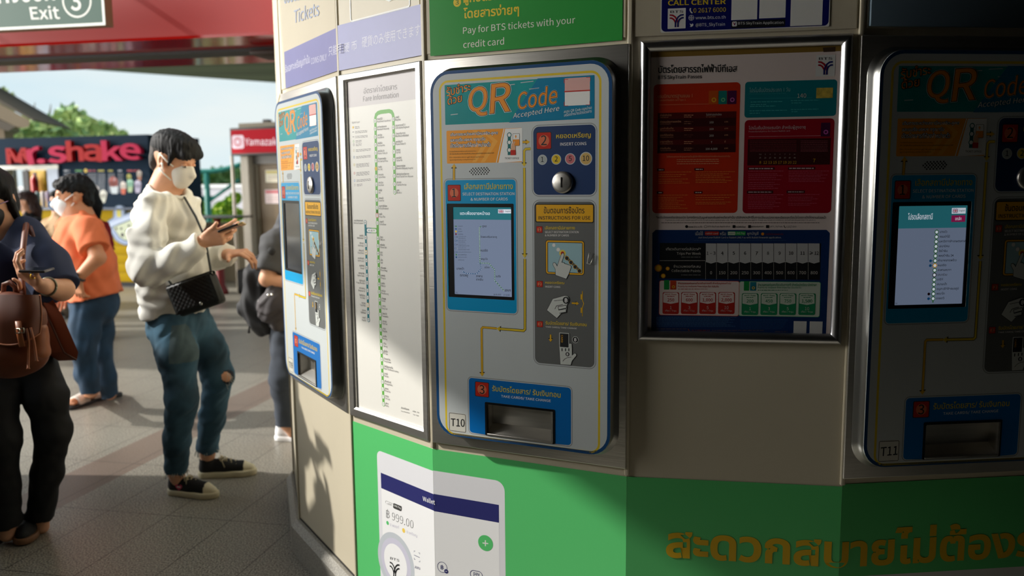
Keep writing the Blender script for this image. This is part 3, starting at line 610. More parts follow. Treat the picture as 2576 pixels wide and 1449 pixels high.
FDW = FW['D']; FCW = FW['C']; FBW = FW['B']; FAW = FW['A']; FEW = FW['E']
DIRTY = M((226, 222, 214), .5)
# --- green credit card advert above the middle machine
ZT = (1060, 0, 4.77); cc = thing('credit_card_advert', 'green advert panel with yellow and white lettering above machine T10', 'advert', FCW.mat)
A = Art(FCW, .0055, ZT); a = A.m(108, 692); b = A.m(2412, 500); A.z = 'm'; A.rr(a[0], a[1] + .004, b[0], 2.5, .002, M((44, 150, 62), .34, noise=.04, scale=5), 0); sh = A.build('sheet', cc)
A = Art(FCW, .0055, ZT); A.lay = 1; A.disc(430, 28, 47, YEL); A.t('3', 408, 0, 450, 55, M((44, 120, 56), .4), 2, bold=.02)
A.t('ผูกบัตรเครดิต', 505, -75, 1180, 70, YEL, bold=.02, bl=-62); A.t('โดยสารง่ายๆ', 505, 92, 1172, 252, YEL, bold=.02, bl=-54)
A.t('Pay for BTS tickets with your', 500, 322, 1845, 430, DIRTY, bold=.004, bl=-128); A.t('credit card', 503, 492, 992, 578, DIRTY, bold=.004, bl=-44); A.build('lettering', cc)
# --- call centre sticker and framed pass poster on the next panel
Z7 = (1580, 0, 3.018); Z8 = (1580, 460, 3.293); VIO = M((14, 22, 104), .35); PINK = M((244, 228, 222), .55)
cs = thing('information_sticker', 'navy call centre sticker with white squares above the framed poster', 'sticker', FDW.mat)
A = Art(FDW, .0055, Z7); a = A.m(246, 249); b = A.m(1527, 214); A.z = 'm'; A.rr(a[0], a[1], b[0], a[1] + .19, .004, PAPER, 0); A.rr(a[0] + .002, a[1] + .002, b[0] - .002, a[1] + .188, .011, VIO, 1); A.build('sheet', cs)
A = Art(FDW, .0055, Z7); A.lay = 2; A.t('CALL CENTER', 303, 2, 742, 43, YEL, bold=.05, bl=-12); transit_logo(A, 302, 66, 436, 219, 2, k=-4)
A.t('0 2617 6000', 497, 63, 742, 97, YEL, bold=.008, bl=-8); A.t('www.bts.co.th', 512, 122, 740, 147, PAPER, bl=-6); A.t('@BTS_SkyTrain', 513, 176, 735, 208, PAPER, bl=-6)
A.line([(474, 62), (470, 76), (478, 92), (488, 100)], 9, PAPER); A.circ(480, 135, 21, 3, PAPER); A.circ(480, 135, 12, 2, PAPER); A.line([(460, 135), (500, 135)], 3, PAPER); A.line([(480, 115), (480, 155)], 3, PAPER)
A.poly([(468, 178), (482, 186), (488, 178), (496, 184), (494, 196), (480, 205), (468, 202), (476, 198)], PAPER)
for X0, X1, Y in ((787, 979, 146), (1000, 1194, 133), (1238, 1472, 190)): A.rr(X0, Y - (X1 - X0) * 1.02, X1, Y, 2, PAPER, 2)
A.rr(783, 160, 1192, 200, 10, INK, 2); A.rr(790, 164, 826, 200, 8, PAPER, 3); A.line([(798, 172), (806, 180), (806, 192)], 5, BTSR, 4); A.line([(820, 172), (811, 180), (811, 192)], 5, BTSB, 4); A.t('BTS SkyTrain Application', 836, 166, 1180, 193, PAPER, 3, bl=-7); A.build('lettering', cs)

pf = thing('poster_frame', 'silver framed poster of travel passes between machines T10 and T11', 'poster', FDW.mat)
a = FDW.px(1610.3, 101.8, .016); b = FDW.px(2113, 868, .016); X0, Z1, X1, Z0 = a[0], a[1], b[0] + .004, b[1]; COVER = (X0 + .02, Z0 + .02, X1 - .02, Z1 - .02)
prof = [(0, 0), (0, .010), (.003, .0155), (.008, .0185), (.0135, .019), (.019, .0165), (.0235, .011), (.0265, .0075), (.0265, .0045)]
ALU = M((206, 206, 208), .3, 1., noise=.03, scale=9)
rg = [[(X0 + i, -h, Z0 + i), (X1 - i, -h, Z0 + i), (X1 - i, -h, Z1 - i), (X0 + i, -h, Z1 - i)] for i, h in prof]
for sd in range(4):
    mb = MB(); vs = [rg[q][(sd + e) % 4] for q in range(len(prof)) for e in (0, 1)]
    mb.add(vs, [(2 * q, 2 * q + 1, 2 * q + 3, 2 * q + 2) for q in range(len(prof) - 1)], ALU, True); mb.build('frame_bar', pf)
A = Art(FDW, .0035, 'm'); A.rr(X0 + .02, Z0 + .02, X1 - .02, Z1 - .02, 0, PINK, 0); A.rr(X0 + .02, Z1 - .040, X1 - .02, Z1 - .02, 0, M((150, 116, 44), .6), 1)
A.z = Z7; A.poly([(1478, 362), (1575, 356), (1572, 392), (1484, 396)], M((72, 50, 26), .7), 2); sh = A.build('poster_sheet', pf)
A = Art(FDW, .0035, Z7); A.lay = 2; OR = M((214, 52, 12), .45, noise=.05, scale=6); CR = M((166, 4, 34), .45, noise=.05, scale=6); TE = M((0, 128, 138), .45, noise=.05, scale=6); DB = M((10, 52, 108), .45, noise=.06, scale=6); MAR = M((92, 14, 14), .45); MAR2 = M((62, 8, 12), .45); PL = M((236, 168, 128), .5); GOLD = M((240, 190, 50), .4)
a = A.m(195, 642); A.z = Z8; b = A.m(905, 249); c = A.m(1681, 250); A.z = Z7; d = A.m(889, 622); e = A.m(1568, 880); g = A.m(886, 912); A.z = Z8; h_ = A.m(202, 390); i_ = A.m(1672, 390); A.z = 'm'
A.rr(a[0], b[1], b[0], a[1], .010, OR, 1); A.rr(d[0], e[1], e[0] + .003, d[1], .008, TE, 1); A.rr(g[0], c[1], c[0], g[1], .010, CR, 1); A.poly([(h_[0], Z0 + .02), (i_[0], Z0 + .02), (i_[0], h_[1] - .008), (i_[0] - .008, h_[1]), (h_[0] + .008, h_[1]), (h_[0], h_[1] - .008)], DB, 1, True)
A.z = Z7; card_logo(A, 613, 690, 683, 791, M((216, 92, 24), .4), GOLD, 3); card_logo(A, 688, 690, 749, 790, M((22, 140, 132), .4), M((130, 220, 150), .4), 3); card_logo(A, 755, 689, 821, 790, M((84, 20, 74), .4), M((214, 110, 190), .4), 3); card_logo(A, 1465, 932, 1531, 1036, M((70, 14, 60), .4), M((210, 100, 190), .4), 3)
A.rr(226, 858, 815, 1156, 0, MAR, 2)
for Y in (905, 1004, 1102): A.rr(226, Y, 815, Y + 50, 0, MAR2, 3)
A.rr(910, 1058, 1289, 1252, 0, MAR2, 2); A.rr(1296, 1052, 1531, 1249, 0, MAR2, 2); A.rr(1430, 668, 1553, 743, 3, M((214, 188, 84), .4, noise=.3, scale=90), 3)
A.z = Z8; A.rr(262, 498, 1588, 803, 0, INK, 2)
A.z = Z8; A.rr(258, 807, 917, 1106, 18, M((226, 70, 44), .45), 2); A.rr(262, 811, 913, 1102, 16, PINK, 3); A.rr(920, 814, 1587, 1114, 18, M((60, 180, 120), .45), 2); A.rr(924, 818, 1583, 1110, 16, M((214, 226, 210), .5), 3)
A.rr(1372, 1145, 1476, 1245, 0, PAPER, 3); A.rr(1505, 1147, 1608, 1248, 0, PAPER, 3); A.build('printed_panel', sh)
A = Art(FDW, .0035, Z7); A.lay = 4
A.t('บัตรโดยสารรถไฟฟ้าบีทีเอส', 230, 493, 826, 556, INK, bold=.012, bl=-10); A.t('BTS SkyTrain Passes', 228, 573, 560, 610, INK, bold=.02, bl=-8); transit_logo(A, 1429, 420, 1568, 579, 3, k=-2)
A.t('แรบบิทมาตรฐานแบบ 1', 226, 718, 488, 752, PL, bl=-6); A.t('Standard Rabbit card Type 1', 226, 754, 437, 772, PL, bl=-4, res=1); A.line([(226, 797), (612, 789)], 2, PL)
for i, (tx, en, v) in enumerate((('ค่ามัดจำบัตร', 'Card deposit', ''), ('ค่าธรรมเนียมการออกบัตร', 'Initial issuing fee', '100'), ('มูลค่าเริ่มต้น', 'Minimum top-up value', '100'), ('ยอดที่ต้องชำระ', 'Total purchase price', '200'), ('อายุการใช้งาน', 'Card validity period', '7'), ('การเติมเงิน', 'Top-up value (min-max)', '100-4,000'))):
    Y = 876 + i * 50.3; A.th(tx, 243, Y + 6, 11, PL, w=len(tx) * 7.4); A.th(en, 243, Y + 19, 8, PL, res=1, ref='H')
    if v: A.th(v, 633, Y + 10, 15, DIRTY, al='c', bold=.008, ref='H'); A.th('บาท' if v != '7' else 'ปี', 732, Y + 4, 10, PL)
    else: A.th('ไม่มีค่ามัดจำบัตร', 592, Y + 2, 11, DIRTY, w=118); A.th('Not applicable', 592, Y + 15, 8, PL, res=1, ref='H')
    greek(A, 425, 495, Y - 2, 5, PL, seed=i); greek(A, 425, 480, Y + 12, 5, PL, seed=i + 9)
A.t('ไม่ต้องแสดงหลักฐานการเป็นผู้มีสิทธิ์ใช้บัตรโดยสารแต่ละประเภทเท่านั้น', 292, 1182, 775, 1200, PL, bl=-4, res=1)
for Y in (1212, 1227, 1244): greek(A, 370, 690, Y, 5, PL, seed=Y, slope=-.008)
A.z = (1630, 210, 4.26)
for X0, Y, w in ((98, 925, 80), (497, 920, 102), (96, 1170, 67), (493, 1168, 92)): A.rr(X0, Y - 13, X0 + w, Y + 13, 0, MAR, 3); greek(A, X0 + 16, X0 + w - 14, Y, 9, DIRTY, 4)
for X0, X1, Ys in ((112, 470, (950, 978, 998, 1026, 1048, 1068)), (510, 930, (948, 970, 988, 1006, 1028, 1044, 1062)), (110, 430, (1198, 1222, 1240, 1260, 1282, 1302, 1322, 1340)), (510, 935, (1198, 1224, 1246, 1274, 1292))):
    for n, Y in enumerate(Ys): greek(A, X0, X1 - (n * 61 % 140), Y, 7, M((236, 130, 60), .5), seed=n, slope=-.008)
A.z = Z7; TL_ = M((70, 176, 180), .5); LW = M((222, 190, 194), .5)
A.t('โปรโมชั่นบัตรประเภท 1 วัน', 922, 666, 1230, 702, M((150, 204, 206), .5), bl=-8); A.t('Promotional price for One-Day Pass', 922, 706, 1197, 722, TL_, res=1, bl=-6); A.t('140', 1285, 711, 1352, 743, DIRTY, bl=-2)
A.line([(922, 748), (1400, 742)], 2, TL_)
for X0, X1, Y in ((930, 1170, 775), (930, 1050, 794), (925, 1118, 808), (922, 1205, 842), (922, 1000, 860), (1235, 1450, 764), (1240, 1315, 782), (1235, 1445, 832), (1240, 1290, 848)): greek(A, X0, X1, Y, 7, TL_, seed=Y, slope=-.02)
A.t('โปรโมชั่นบัตรแรบบิท สำหรับผู้สูงอายุ', 916, 956, 1347, 992, LW, bold=.006, bl=-8); A.t('Promotional prices for Senior Rabbit card', 916, 992, 1228, 1009, LW, res=1, bl=-6); A.line([(916, 1038), (1462, 1030)], 2, LW)
XS = (1003, 1041, 1078, 1115, 1153, 1190, 1227, 1264)
for n, X in enumerate(XS):
    A.th(('1-2', '3', '4', '5', '6', '7', '8', '9+')[n], X, 1176, 9, DIRTY, al='c', res=1, ref='H'); A.th(('15', '23', '26', '30', '33', '37', '40', '44')[n], X, 1203, 10, DIRTY, al='c', res=1, ref='H'); A.th(('8', '12', '13', '15', '17', '19', '20', '22')[n], X, 1243, 20, GOLD, al='c', ref='H', bold=.006)
A.th('7', 1412, 1232, 27, GOLD, al='c', ref='H', bold=.006)
for n, Y in enumerate((1070, 1082, 1096, 1110, 1124, 1138, 1148)): greek(A, 925, 1278, Y, 4, M((150, 60, 70), .5), seed=n); greek(A, 1310, 1515, Y, 4, M((170, 90, 100), .5), seed=n + 20)
for X0, X1, Y in ((910, 1112, 1280), (1215, 1420, 1278)): A.rr(X0, Y - 8, X1, Y + 8, 0, MAR2, 3); greek(A, X0 + 8, X1 - 10, Y, 8, LW, 4)
A.z = (1860, 190, 4.024)
for X0, X1, Y in ((76, 340, 1180), (478, 662, 1178)): A.rr(X0, Y - 14, X1, Y + 13, 0, MAR2, 3); greek(A, X0 + 14, X1 - 14, Y, 9, LW, 4)
for X0, X1, Ys in ((90, 450, (968, 996, 1014, 1034, 1055, 1084, 1104, 1122, 1142)), (498, 905, (968, 988, 1008, 1022, 1040, 1056, 1072)), (86, 445, (1208, 1230, 1250, 1272, 1290, 1308, 1326, 1344)), (494, 810, (1205, 1232, 1250, 1268, 1294, 1312))):
    for n, Y in enumerate(Ys): greek(A, X0, X1 - (n * 67 % 120), Y, 7, M((200, 84, 104), .5), seed=n, slope=-.004)
A.z = Z8
A.t('*งดรับบัตรเครดิต/บัตรเดบิต ในกรณีการเติมมูลค่าของเงินอย่างเดียวเท่านั้น บริษัทสงวนสิทธิ์ในการเปลี่ยนแปลงรายละเอียดและเงื่อนไขโดยจะแจ้งให้ทราบล่วงหน้า', 232, 272, 1640, 302, INK, bold=.008, res=2, bl=2)
A.t('Payment via credit card or debit card will not be accepted when adding value only. The Company reserves the right to change any details or conditions, and will inform passengers in advance.', 310, 302, 1555, 317, INK, bold=.01, res=1); greek(A, 275, 1585, 330, 5, M((120, 100, 96), .5))
for tx, xa, xb in (('www.bts.co.th', 502, 612), ('BTS SkyTrain Application', 660, 845), ('รถไฟฟ้าบีทีเอส', 897, 973), ('@btsskytrain', 1020, 1122), ('@BTS_SkyTrain', 1172, 1277), ('0 2617 6000', 1310, 1395)): A.t(tx, xa, 354, xb, 372, INK, bold=.008, res=1)
A.disc(485, 362, 12, INK, n=14); A.circ(642, 362, 12, 2, INK); A.rr(866, 350, 888, 374, 3, INK); A.rr(995, 350, 1017, 374, 3, INK); A.rr(1143, 350, 1166, 374, 3, INK); A.line([(1292, 352), (1294, 364), (1304, 373)], 5, INK)
A.t('เมื่อใช้', 557, 400, 620, 434, DIRTY); A.t('หรือ', 763, 404, 810, 434, DIRTY); A.t('ผูกบัญชี', 987, 404, 1080, 438, DIRTY)
A.rr(636, 402, 753, 435, 8, M((190, 40, 30), .4)); A.th('rabbit card', 643, 426, 12, DIRTY, 5, bold=.01, w=100); A.rr(825, 402, 973, 435, 4, M((40, 170, 80), .4)); A.rr(828, 405, 886, 432, 3, DIRTY, 5); A.th('rabbit', 833, 425, 12, M((40, 150, 80), .4), 6, bold=.01, w=48); A.th('LINE Pay', 891, 425, 15, DIRTY, 5, w=74, ref='H'); A.th('rabbitrewards', 1136, 432, 13, M((150, 52, 40), .4), w=146); A.disc(1115, 423, 12, ORANGE)
A.t('Just bind your Rabbit Card or Rabbit LINE Pay with Rabbit Rewards application.', 580, 444, 1270, 464, DIRTY, res=1); greek(A, 545, 1310, 478, 5, M((60, 90, 130), .5))
A.th('เที่ยวเดินทางต่อสัปดาห์*', 603, 559, 17, DIRTY, al='r', w=292); A.th('Trips Per Week', 603, 596, 22, DIRTY, al='r', w=202, ref='H'); A.th('จำนวนพอยท์สะสม', 600, 703, 17, DIRTY, al='r', w=227); A.th('Collectable Points', 600, 739, 21, DIRTY, al='r', w=243, ref='H'); A.line([(262, 644), (640, 644)], 3, DIRTY)
for Y in (615, 763): greek(A, 440, 600, Y, 7, M((120, 120, 120), .5))
CX = (642, 732, 827, 922, 1016, 1111, 1206, 1302, 1397, 1492, 1588)
for n in range(10):
    a_, b_ = CX[n] + 2, CX[n + 1] - 2; A.poly([(a_, 501), (b_, 502), (b_, 656), ((a_ + b_) / 2, 669), (a_, 655)], M((206, 206, 206), .5), 3)
    m_ = (a_ + b_) / 2; A.th(('1 – 3', '4', '5', '6', '7', '8', '9', '10', '11', '≥ 12')[n], m_, 595, 26, INK, 5, al='c', bold=.02, ref='H', w=(74, 0, 0, 0, 0, 0, 0, 0, 0, 74)[n] or None); A.th(('0', '150', '200', '250', '300', '400', '500', '600', '700', '800')[n], m_, 757, 26, DIRTY, 5, al='c', bold=.012, ref='H')
    A.line([(CX[n], 650), (CX[n], 800)], 2, DIRTY, 4)
for X, Y, r in ((250, 706, 31), (328, 710, 17), (291, 770, 20)): A.disc(X, Y, r, M((206, 128, 30), .35), 5); A.disc(X, Y, r * .7, GOLD, 6, n=18)
for base, c, cw, ta, te, vals, Xs, dy in ((262, M((196, 40, 26), .45), PINK, 'จำนวนพอยท์แลกเที่ยวเดินทางฟรี สำหรับบุคคลทั่วไป', 'Points to redeem free trips for Adults', ('250', '600', '1,000', '2,000'), (287, 440, 592, 748), 0), (924, M((30, 150, 96), .45), M((214, 226, 210), .5), 'จำนวนพอยท์แลกเที่ยวเดินทางฟรี สำหรับนักเรียน นักศึกษา', 'Points to redeem free trips for Students', ('200', '450', '750', '1,500'), (943, 1100, 1255, 1415), 9)):
    A.rr(base + 36, 805 + dy, base + 78, 884 + dy, 3, M((26, 150, 70), .4), 5); card_logo(A, base + 87, 812 + dy, base + 136, 884 + dy, M((206, 70, 34), .4) if dy == 0 else M((30, 130, 150), .4), GOLD, 5)
    A.t(ta, base + 150, 820 + dy, base + (590 if dy == 0 else 638), 846 + dy, c, 5, bold=.006); A.t(te, base + 150, 848 + dy, base + (490 if dy == 0 else 510), 870 + dy, c, 5, bold=.01); greek(A, base + 150, base + 400, 880 + dy, 6, c)
    for n, X in enumerate(Xs):
        X1_, Y0_, Y1_ = X + 133, 905 + dy, 1087 + dy; A.rr(X, Y0_, X1_, Y1_, 14, c, 5); A.poly([(X + 4, Y0_ + 16), (X + 14, Y0_ + 4), (X1_ - 14, Y0_ + 4), (X1_ - 4, Y0_ + 16), (X1_ - 4, Y0_ + 85), ((X + X1_) / 2, Y0_ + 98), (X + 4, Y0_ + 85)], cw, 6)
        m_ = (X + X1_) / 2; A.th('พอยท์ / Points', m_, Y0_ + 24, 10, c, 7, al='c', w=94, bold=.01); greek(A, m_ - 30, m_ + 30, Y0_ + 35, 5, c, 7); A.th(vals[n], m_, Y0_ + 77, 26, c, 7, al='c', bold=.03, ref='H'); A.th(('1', '3', '5', '10')[n], m_, Y0_ + 140, 26, DIRTY, 7, al='c', ref='H'); A.th('เที่ยว / Trips', m_, Y0_ + 160, 11, DIRTY, 7, al='c', w=94)
A.th('0 2150 0523', 530, 1232, 18, M((190, 90, 50), .5), w=148, ref='H'); A.line([(498, 1210), (504, 1224), (518, 1236)], 7, M((190, 90, 50), .5))
for n, Y in enumerate((1113, 1123, 1134, 1144, 1155, 1166, 1176, 1187)): greek(A, 235, 900 - (n * 53 % 90), Y, 5, M((70, 110, 160), .5), seed=n); greek(A, 930, 1325 - n * 7, Y + 20, 5, M((34, 84, 140), .5), seed=n)
for X0, X1, Y in ((232, 485, 1210), (232, 435, 1228), (695, 1130, 1222), (695, 1160, 1242), (1215, 1320, 1232)): greek(A, X0, X1, Y, 9, M((90, 80, 100), .5), seed=X0)
A.build('lettering', sh)
def glass_mat(fac=1.5, rough=.02):
    m = bpy.data.materials.new('clear_glass'); m.use_nodes = True; nt = m.node_tree; N = nt.nodes; L = nt.links; N.clear(); o = N.new('ShaderNodeOutputMaterial'); t = N.new('ShaderNodeBsdfTransparent'); g = N.new('ShaderNodeBsdfGlossy'); g.inputs['Roughness'].default_value = rough
    w = N.new('ShaderNodeLayerWeight'); w.inputs['Blend'].default_value = .5; pw = N.new('ShaderNodeMath'); pw.operation = 'POWER'; pw.inputs[1].default_value = 5; L.new(w.outputs['Facing'], pw.inputs[0]); f = N.new('ShaderNodeMath'); f.operation = 'MULTIPLY_ADD'; f.inputs[1].default_value = .9; f.inputs[2].default_value = .045; L.new(pw.outputs[0], f.inputs[0]); x = N.new('ShaderNodeMixShader'); L.new(f.outputs[0], x.inputs[0]); L.new(t.outputs[0], x.inputs[1]); L.new(g.outputs[0], x.inputs[2]); L.new(x.outputs[0], o.inputs[0]); return m
GLASS = glass_mat(); mb = MB(); mb.add([(COVER[i], -.0068, COVER[j]) for i, j in ((0, 1), (2, 1), (2, 3), (0, 3))], [(0, 1, 2, 3)], GLASS); mb.build('clear_cover', pf, recalc=False)

# --- blank blue-grey panel at the top right
mb = MB(); w = FEW.w; mb.box(.016, w - .014, -.012, -.003, 1.836, 2.88, M((120, 142, 160), .4), None, bev=.002)
o = mb.build('blank_signboard', None, FEW.mat); tag(o, 'blank blue-grey panel above machine T11', 'panel')

# --- fare board
fb = thing('fare_board', 'pale fare map in a steel frame with green route line beside machine T10', 'fare board', FB.mat)
a = FB.px(866, 206, 0); b = FB.px(1063, 1080, 0); OX0, OZ1, OX1, OZ0 = a[0], a[1], b[0], b[1]; W = FB.w
oq = [(0, .715), (W, .715), (W, 1.815), (0, 1.815)]; iq = [(OX0, OZ0), (OX1, OZ0), (OX1, OZ1), (OX0, OZ1)]
for sd in range(4):
    mb = MB(); e = (sd + 1) % 4; cx_, cz_ = W / 2, 1.265
    pr = [(oq[k_][0], PT, oq[k_][1]) for k_ in (sd, e)] + [(oq[k_][0], .002, oq[k_][1]) for k_ in (sd, e)]
    ins = lambda p, q: (p[0] + (.003 if p[0] < cx_ else -.003), p[1] + (.003 if p[1] < cz_ else -.003))
    pr += [(*[ins(oq[k_], 0)[0]], 0, ins(oq[k_], 0)[1]) for k_ in (sd, e)]
    mid = [(iq[k_][0] + (-.006 if iq[k_][0] < cx_ else .006), -.001, iq[k_][1] + (-.006 if iq[k_][1] < cz_ else .006)) for k_ in (sd, e)]
    pr += mid + [(iq[k_][0], .004, iq[k_][1]) for k_ in (sd, e)] + [(iq[k_][0], .0115, iq[k_][1]) for k_ in (sd, e)]
    mb.add(pr, [(2 * q, 2 * q + 1, 2 * q + 3, 2 * q + 2) for q in range(5)], STEEL); mb.build('frame_bar', fb)
FS = -.0105; IV = M((232, 230, 222), .4)
A = Art(FB, FS, 'm'); A.rr(OX0 - .01, OZ0 - .01, OX1 + .01, OZ1 + .01, 0, IV, 0); q = FB.px(860 + 60 / 4.0273, 180 + 368 / 4.0273, FS); A.rr(OX0 - .01, q[1], OX1 + .01, OZ1 + .01, 0, M((206, 200, 200), .4), 1); sh = A.build('map_sheet', fb)
F1 = (860, 180, 4.0273); F2 = (860, 520, 4.0273); F3 = (860, 860, 5.574); LG = M((104, 178, 76), .45); LTQ = M((20, 120, 130), .45); GR = M((150, 146, 146), .5); DK = M((60, 60, 58), .5)
A = Art(FB, FS, F1); A.lay = 2; A.line([(340, 505), (340, 470), (347, 440), (366, 420), (395, 410), (480, 400), (505, 410), (518, 435), (523, 470), (523, 490)], 25, LG)
A.line([(523, 485), (537, 1225)], 25, LG); A.line([(340, 500), (357, 1449)], 25, LG); A.z = F2; A.line([(357, 0), (400, 1449)], 24, LG); A.z = F3; A.line([(552, 0), (585, 875)], 30, LG); A.z = F2
A.line([(238, 160), (270, 1150)], 22, LTQ); A.poly([(245, 212), (300, 214), (300, 268), (245, 264)], LTQ); A.poly([(300, 214), (362, 216), (362, 270), (300, 268)], LG); A.rr(254, 220, 352, 264, 18, PAPER, 4); A.t('44', 292, 231, 312, 253, DK, 5, bl=1); A.poly([(270, 240), (280, 230), (280, 250)], LTQ, 5); A.poly([(334, 240), (324, 230), (324, 250)], LG, 5)
A.build('route_line', sh)
A = Art(FB, FS, F1); A.lay = 4
A.t('อัตราค่าโดยสาร', 222, 160, 560, 226, GR, bl=-46); A.t('Fare Information', 216, 248, 575, 306, GR, bl=-46, bold=.004)
S1 = list(zip((500, 580, 662, 743, 823, 902, 984, 1062, 1142, 1220, 1299, 1379), (338, 340, 341, 343, 345, 347, 348, 349, 351, 352, 355, 357), ('กรมป่าไม้', 'มหาวิทยาลัยเกษตร', 'เสนานิคม', 'รัชโยธิน', 'พหลโยธิน 24', 'ห้าแยกลาดพร้าว', 'หมอชิต', 'สะพานควาย', 'เสนาร่วม', 'อารีย์', 'สนามเป้า', 'อนุสาวรีย์ชัยฯ'), ('Royal Forest Department', 'Kasetsart University', 'Sena Nikhom', 'Ratchayothin', 'Phahon Yothin 24', 'Ha Yaek Lat Phrao', 'Mo Chit', 'Saphan Khwai', 'Sena Ruam', 'Ari', 'Sanam Pao', 'Victory Monument'), '0 0 0 0 0 0 16 16 23 26 30 33'.split()))
SR = list(zip((482, 565, 648, 730, 813, 893, 975, 1057, 1140, 1220), (523, 524, 525, 527, 529, 530, 531, 533, 535, 537), ('บางบัว', 'กรมทหารราบที่ 11', 'วัดพระศรีมหาธาตุ', 'พหลโยธิน 59', 'สายหยุด', 'สะพานใหม่', 'โรงพยาบาลภูมิพล', 'พิพิธภัณฑ์กองทัพอากาศ', 'แยก คปอ.', 'คูคต'), ('Bang Bua', '11th Infantry Regiment', 'Wat Phra Sri Mahathat', 'Phahon Yothin 59', 'Sai Yud', 'Saphan Mai', 'Bhumibol Adulyadej Hospital', 'Royal Thai Air Force Museum', 'Yaek Kor Por Aor', 'Khu Khot'), '0 0 0 0 0 0 0 0 0 0'.split()))
S2 = list(zip((88, 165, 320, 398, 474, 553, 630, 709, 787, 863, 940, 1016, 1093, 1170, 1246, 1322, 1397), (358, 361, 366, 367, 369, 371, 374, 376, 378, 381, 384, 387, 389, 392, 395, 397, 400), ('พญาไท', 'ราชเทวี', 'ชิดลม', 'เพลินจิต', 'นานา', 'อโศก', 'พร้อมพงษ์', 'ทองหล่อ', 'เอกมัย', 'พระโขนง', 'อ่อนนุช', 'บางจาก', 'ปุณณวิถี', 'อุดมสุข', 'บางนา', 'แบริ่ง', 'สำโรง'), ('Phaya Thai', 'Ratchathewi', 'Chit Lom', 'Phloen Chit', 'Nana', 'Asok', 'Phrom Phong', 'Thong Lo', 'Ekkamai', 'Phra Khanong', 'On Nut', 'Bang Chak', 'Punnawithi', 'Udom Suk', 'Bang Na', 'Bearing', 'Samrong'), '37 40 44 44 44 44 44 44 44 44 44 59 59 59 59 59 59'.split()))
S3 = list(zip((140, 245, 350, 455, 560, 662, 768, 870), (557, 560, 565, 568, 572, 576, 580, 585), ('ปู่เจ้า', 'ช้างเอราวัณ', 'โรงเรียนนายเรือ', 'ปากน้ำ', 'ศรีนครินทร์', 'แพรกษา', 'สายลวด', 'เคหะฯ'), ('Pu Chao', 'Chang Erawan', 'Royal Thai Naval Academy', 'Pak Nam', 'Srinagarindra', 'Phraek Sa', 'Sai Luat', 'Kheha'), '59 59 59 59 59 59 59 59'.split()))
ST = list(zip((160, 312, 388, 463, 543, 618, 695, 770, 848, 920, 996, 1070, 1145), (238, 243, 245, 247, 249, 253, 255, 258, 260, 263, 265, 268, 270), ('สนามกีฬาแห่งชาติ', 'ราชดำริ', 'ศาลาแดง', 'ช่องนนทรี', 'เซนต์หลุยส์', 'สุรศักดิ์', 'สะพานตากสิน', 'กรุงธนบุรี', 'วงเวียนใหญ่', 'โพธิ์นิมิตร', 'ตลาดพลู', 'วุฒากาศ', 'บางหว้า'), ('National Stadium', 'Ratchadamri', 'Sala Daeng', 'Chong Nonsi', 'Saint Louis', 'Surasak', 'Saphan Taksin', 'Krung Thon Buri', 'Wongwian Yai', 'Pho Nimit', 'Talat Phlu', 'Wutthakat', 'Bang Wa'), '44 44 44 44 44 44 44 44 59 59 59 59 59'.split()))
def stations(z, L, k, line, left=False, sl=.12):
    A.z = z
    for Y, X, th_, en, nm in L:
        ring = M((228, 190, 70), .45) if en in ('Chong Nonsi', 'Talat Phlu') else M((206, 70, 70), .45) if en == 'Phaya Thai' else line
        A.disc(X, Y, 16 * k, ring, 4, n=18); A.disc(X, Y, 12.5 * k, M((240, 200, 60), .45) if en == 'Mo Chit' else PAPER, 5, n=18); A.th(nm, X, Y + 11 * k, 13 * k, DK, 6, al='c', w=15 * k, res=1, ref='H')
        a_ = 'r' if left else 'l'; x_ = X - 24 * k if left else X + 22 * k; dy = (x_ - X) * sl
        A.th(th_, x_, Y - 6 * k + dy, 10 * k, DK, 5, al=a_, w=len(th_) * 6.2 * k, res=1); A.th(en, x_, Y + 19 * k + dy, 12 * k, DK, 5, al=a_, w=len(en) * 6.4 * k, res=1, ref='H')
stations(F1, S1, 1, LG, sl=-.1); stations(F1, SR, 1, LG, sl=-.1); stations(F2, S2, 1, LG, sl=.1); stations(F3, S3, 1.32, LG, sl=.25); stations(F2, ST, 1, LTQ, True, sl=.1)
A.z = F1; A.th('สัญลักษณ์ Legend', 104, 527, 10, GR, w=90, res=1)
for n, (Y, c) in enumerate(((566, M((240, 200, 60), .45)), (613, GR), (663, GR), (708, LG), (742, DK), (800, M((190, 180, 130), .5)), (868, SB), (945, M((226, 206, 90), .5)), (1030, RED), (1105, M((90, 150, 210), .5)), (1150, GR))):
    X = 115 + n * 1.8; A.circ(X, Y, 8, 2, c, 5, n=14) if n not in (0, 1, 2) else (A.disc(X, Y, 8, c, 5, n=12) if n == 0 else A.line([(X - 9, Y), (X + 9, Y - 1)], 4, c, 5))
    for r_ in range(2 if n not in (7, 8) else 3): greek(A, X + 20, X + (46, 120, 125, 60, 60, 150, 150, 130, 130, 145, 55)[n] + 20, Y - 6 + r_ * 14, 6, GR, 5, seed=n * 3 + r_, slope=-.09)
A.z = F3; A.t('อัตราค่าโดยสาร', 832, 905, 945, 935, DK, res=1, bl=28); A.t('Fare Information', 832, 958, 952, 978, DK, res=1, bl=28); A.t('หน่วย : บาท', 995, 955, 1085, 980, DK, res=1, bl=22); A.t('Unit : Baht', 1002, 1008, 1080, 1026, DK, res=1, bl=20)
A.build('lettering', sh)

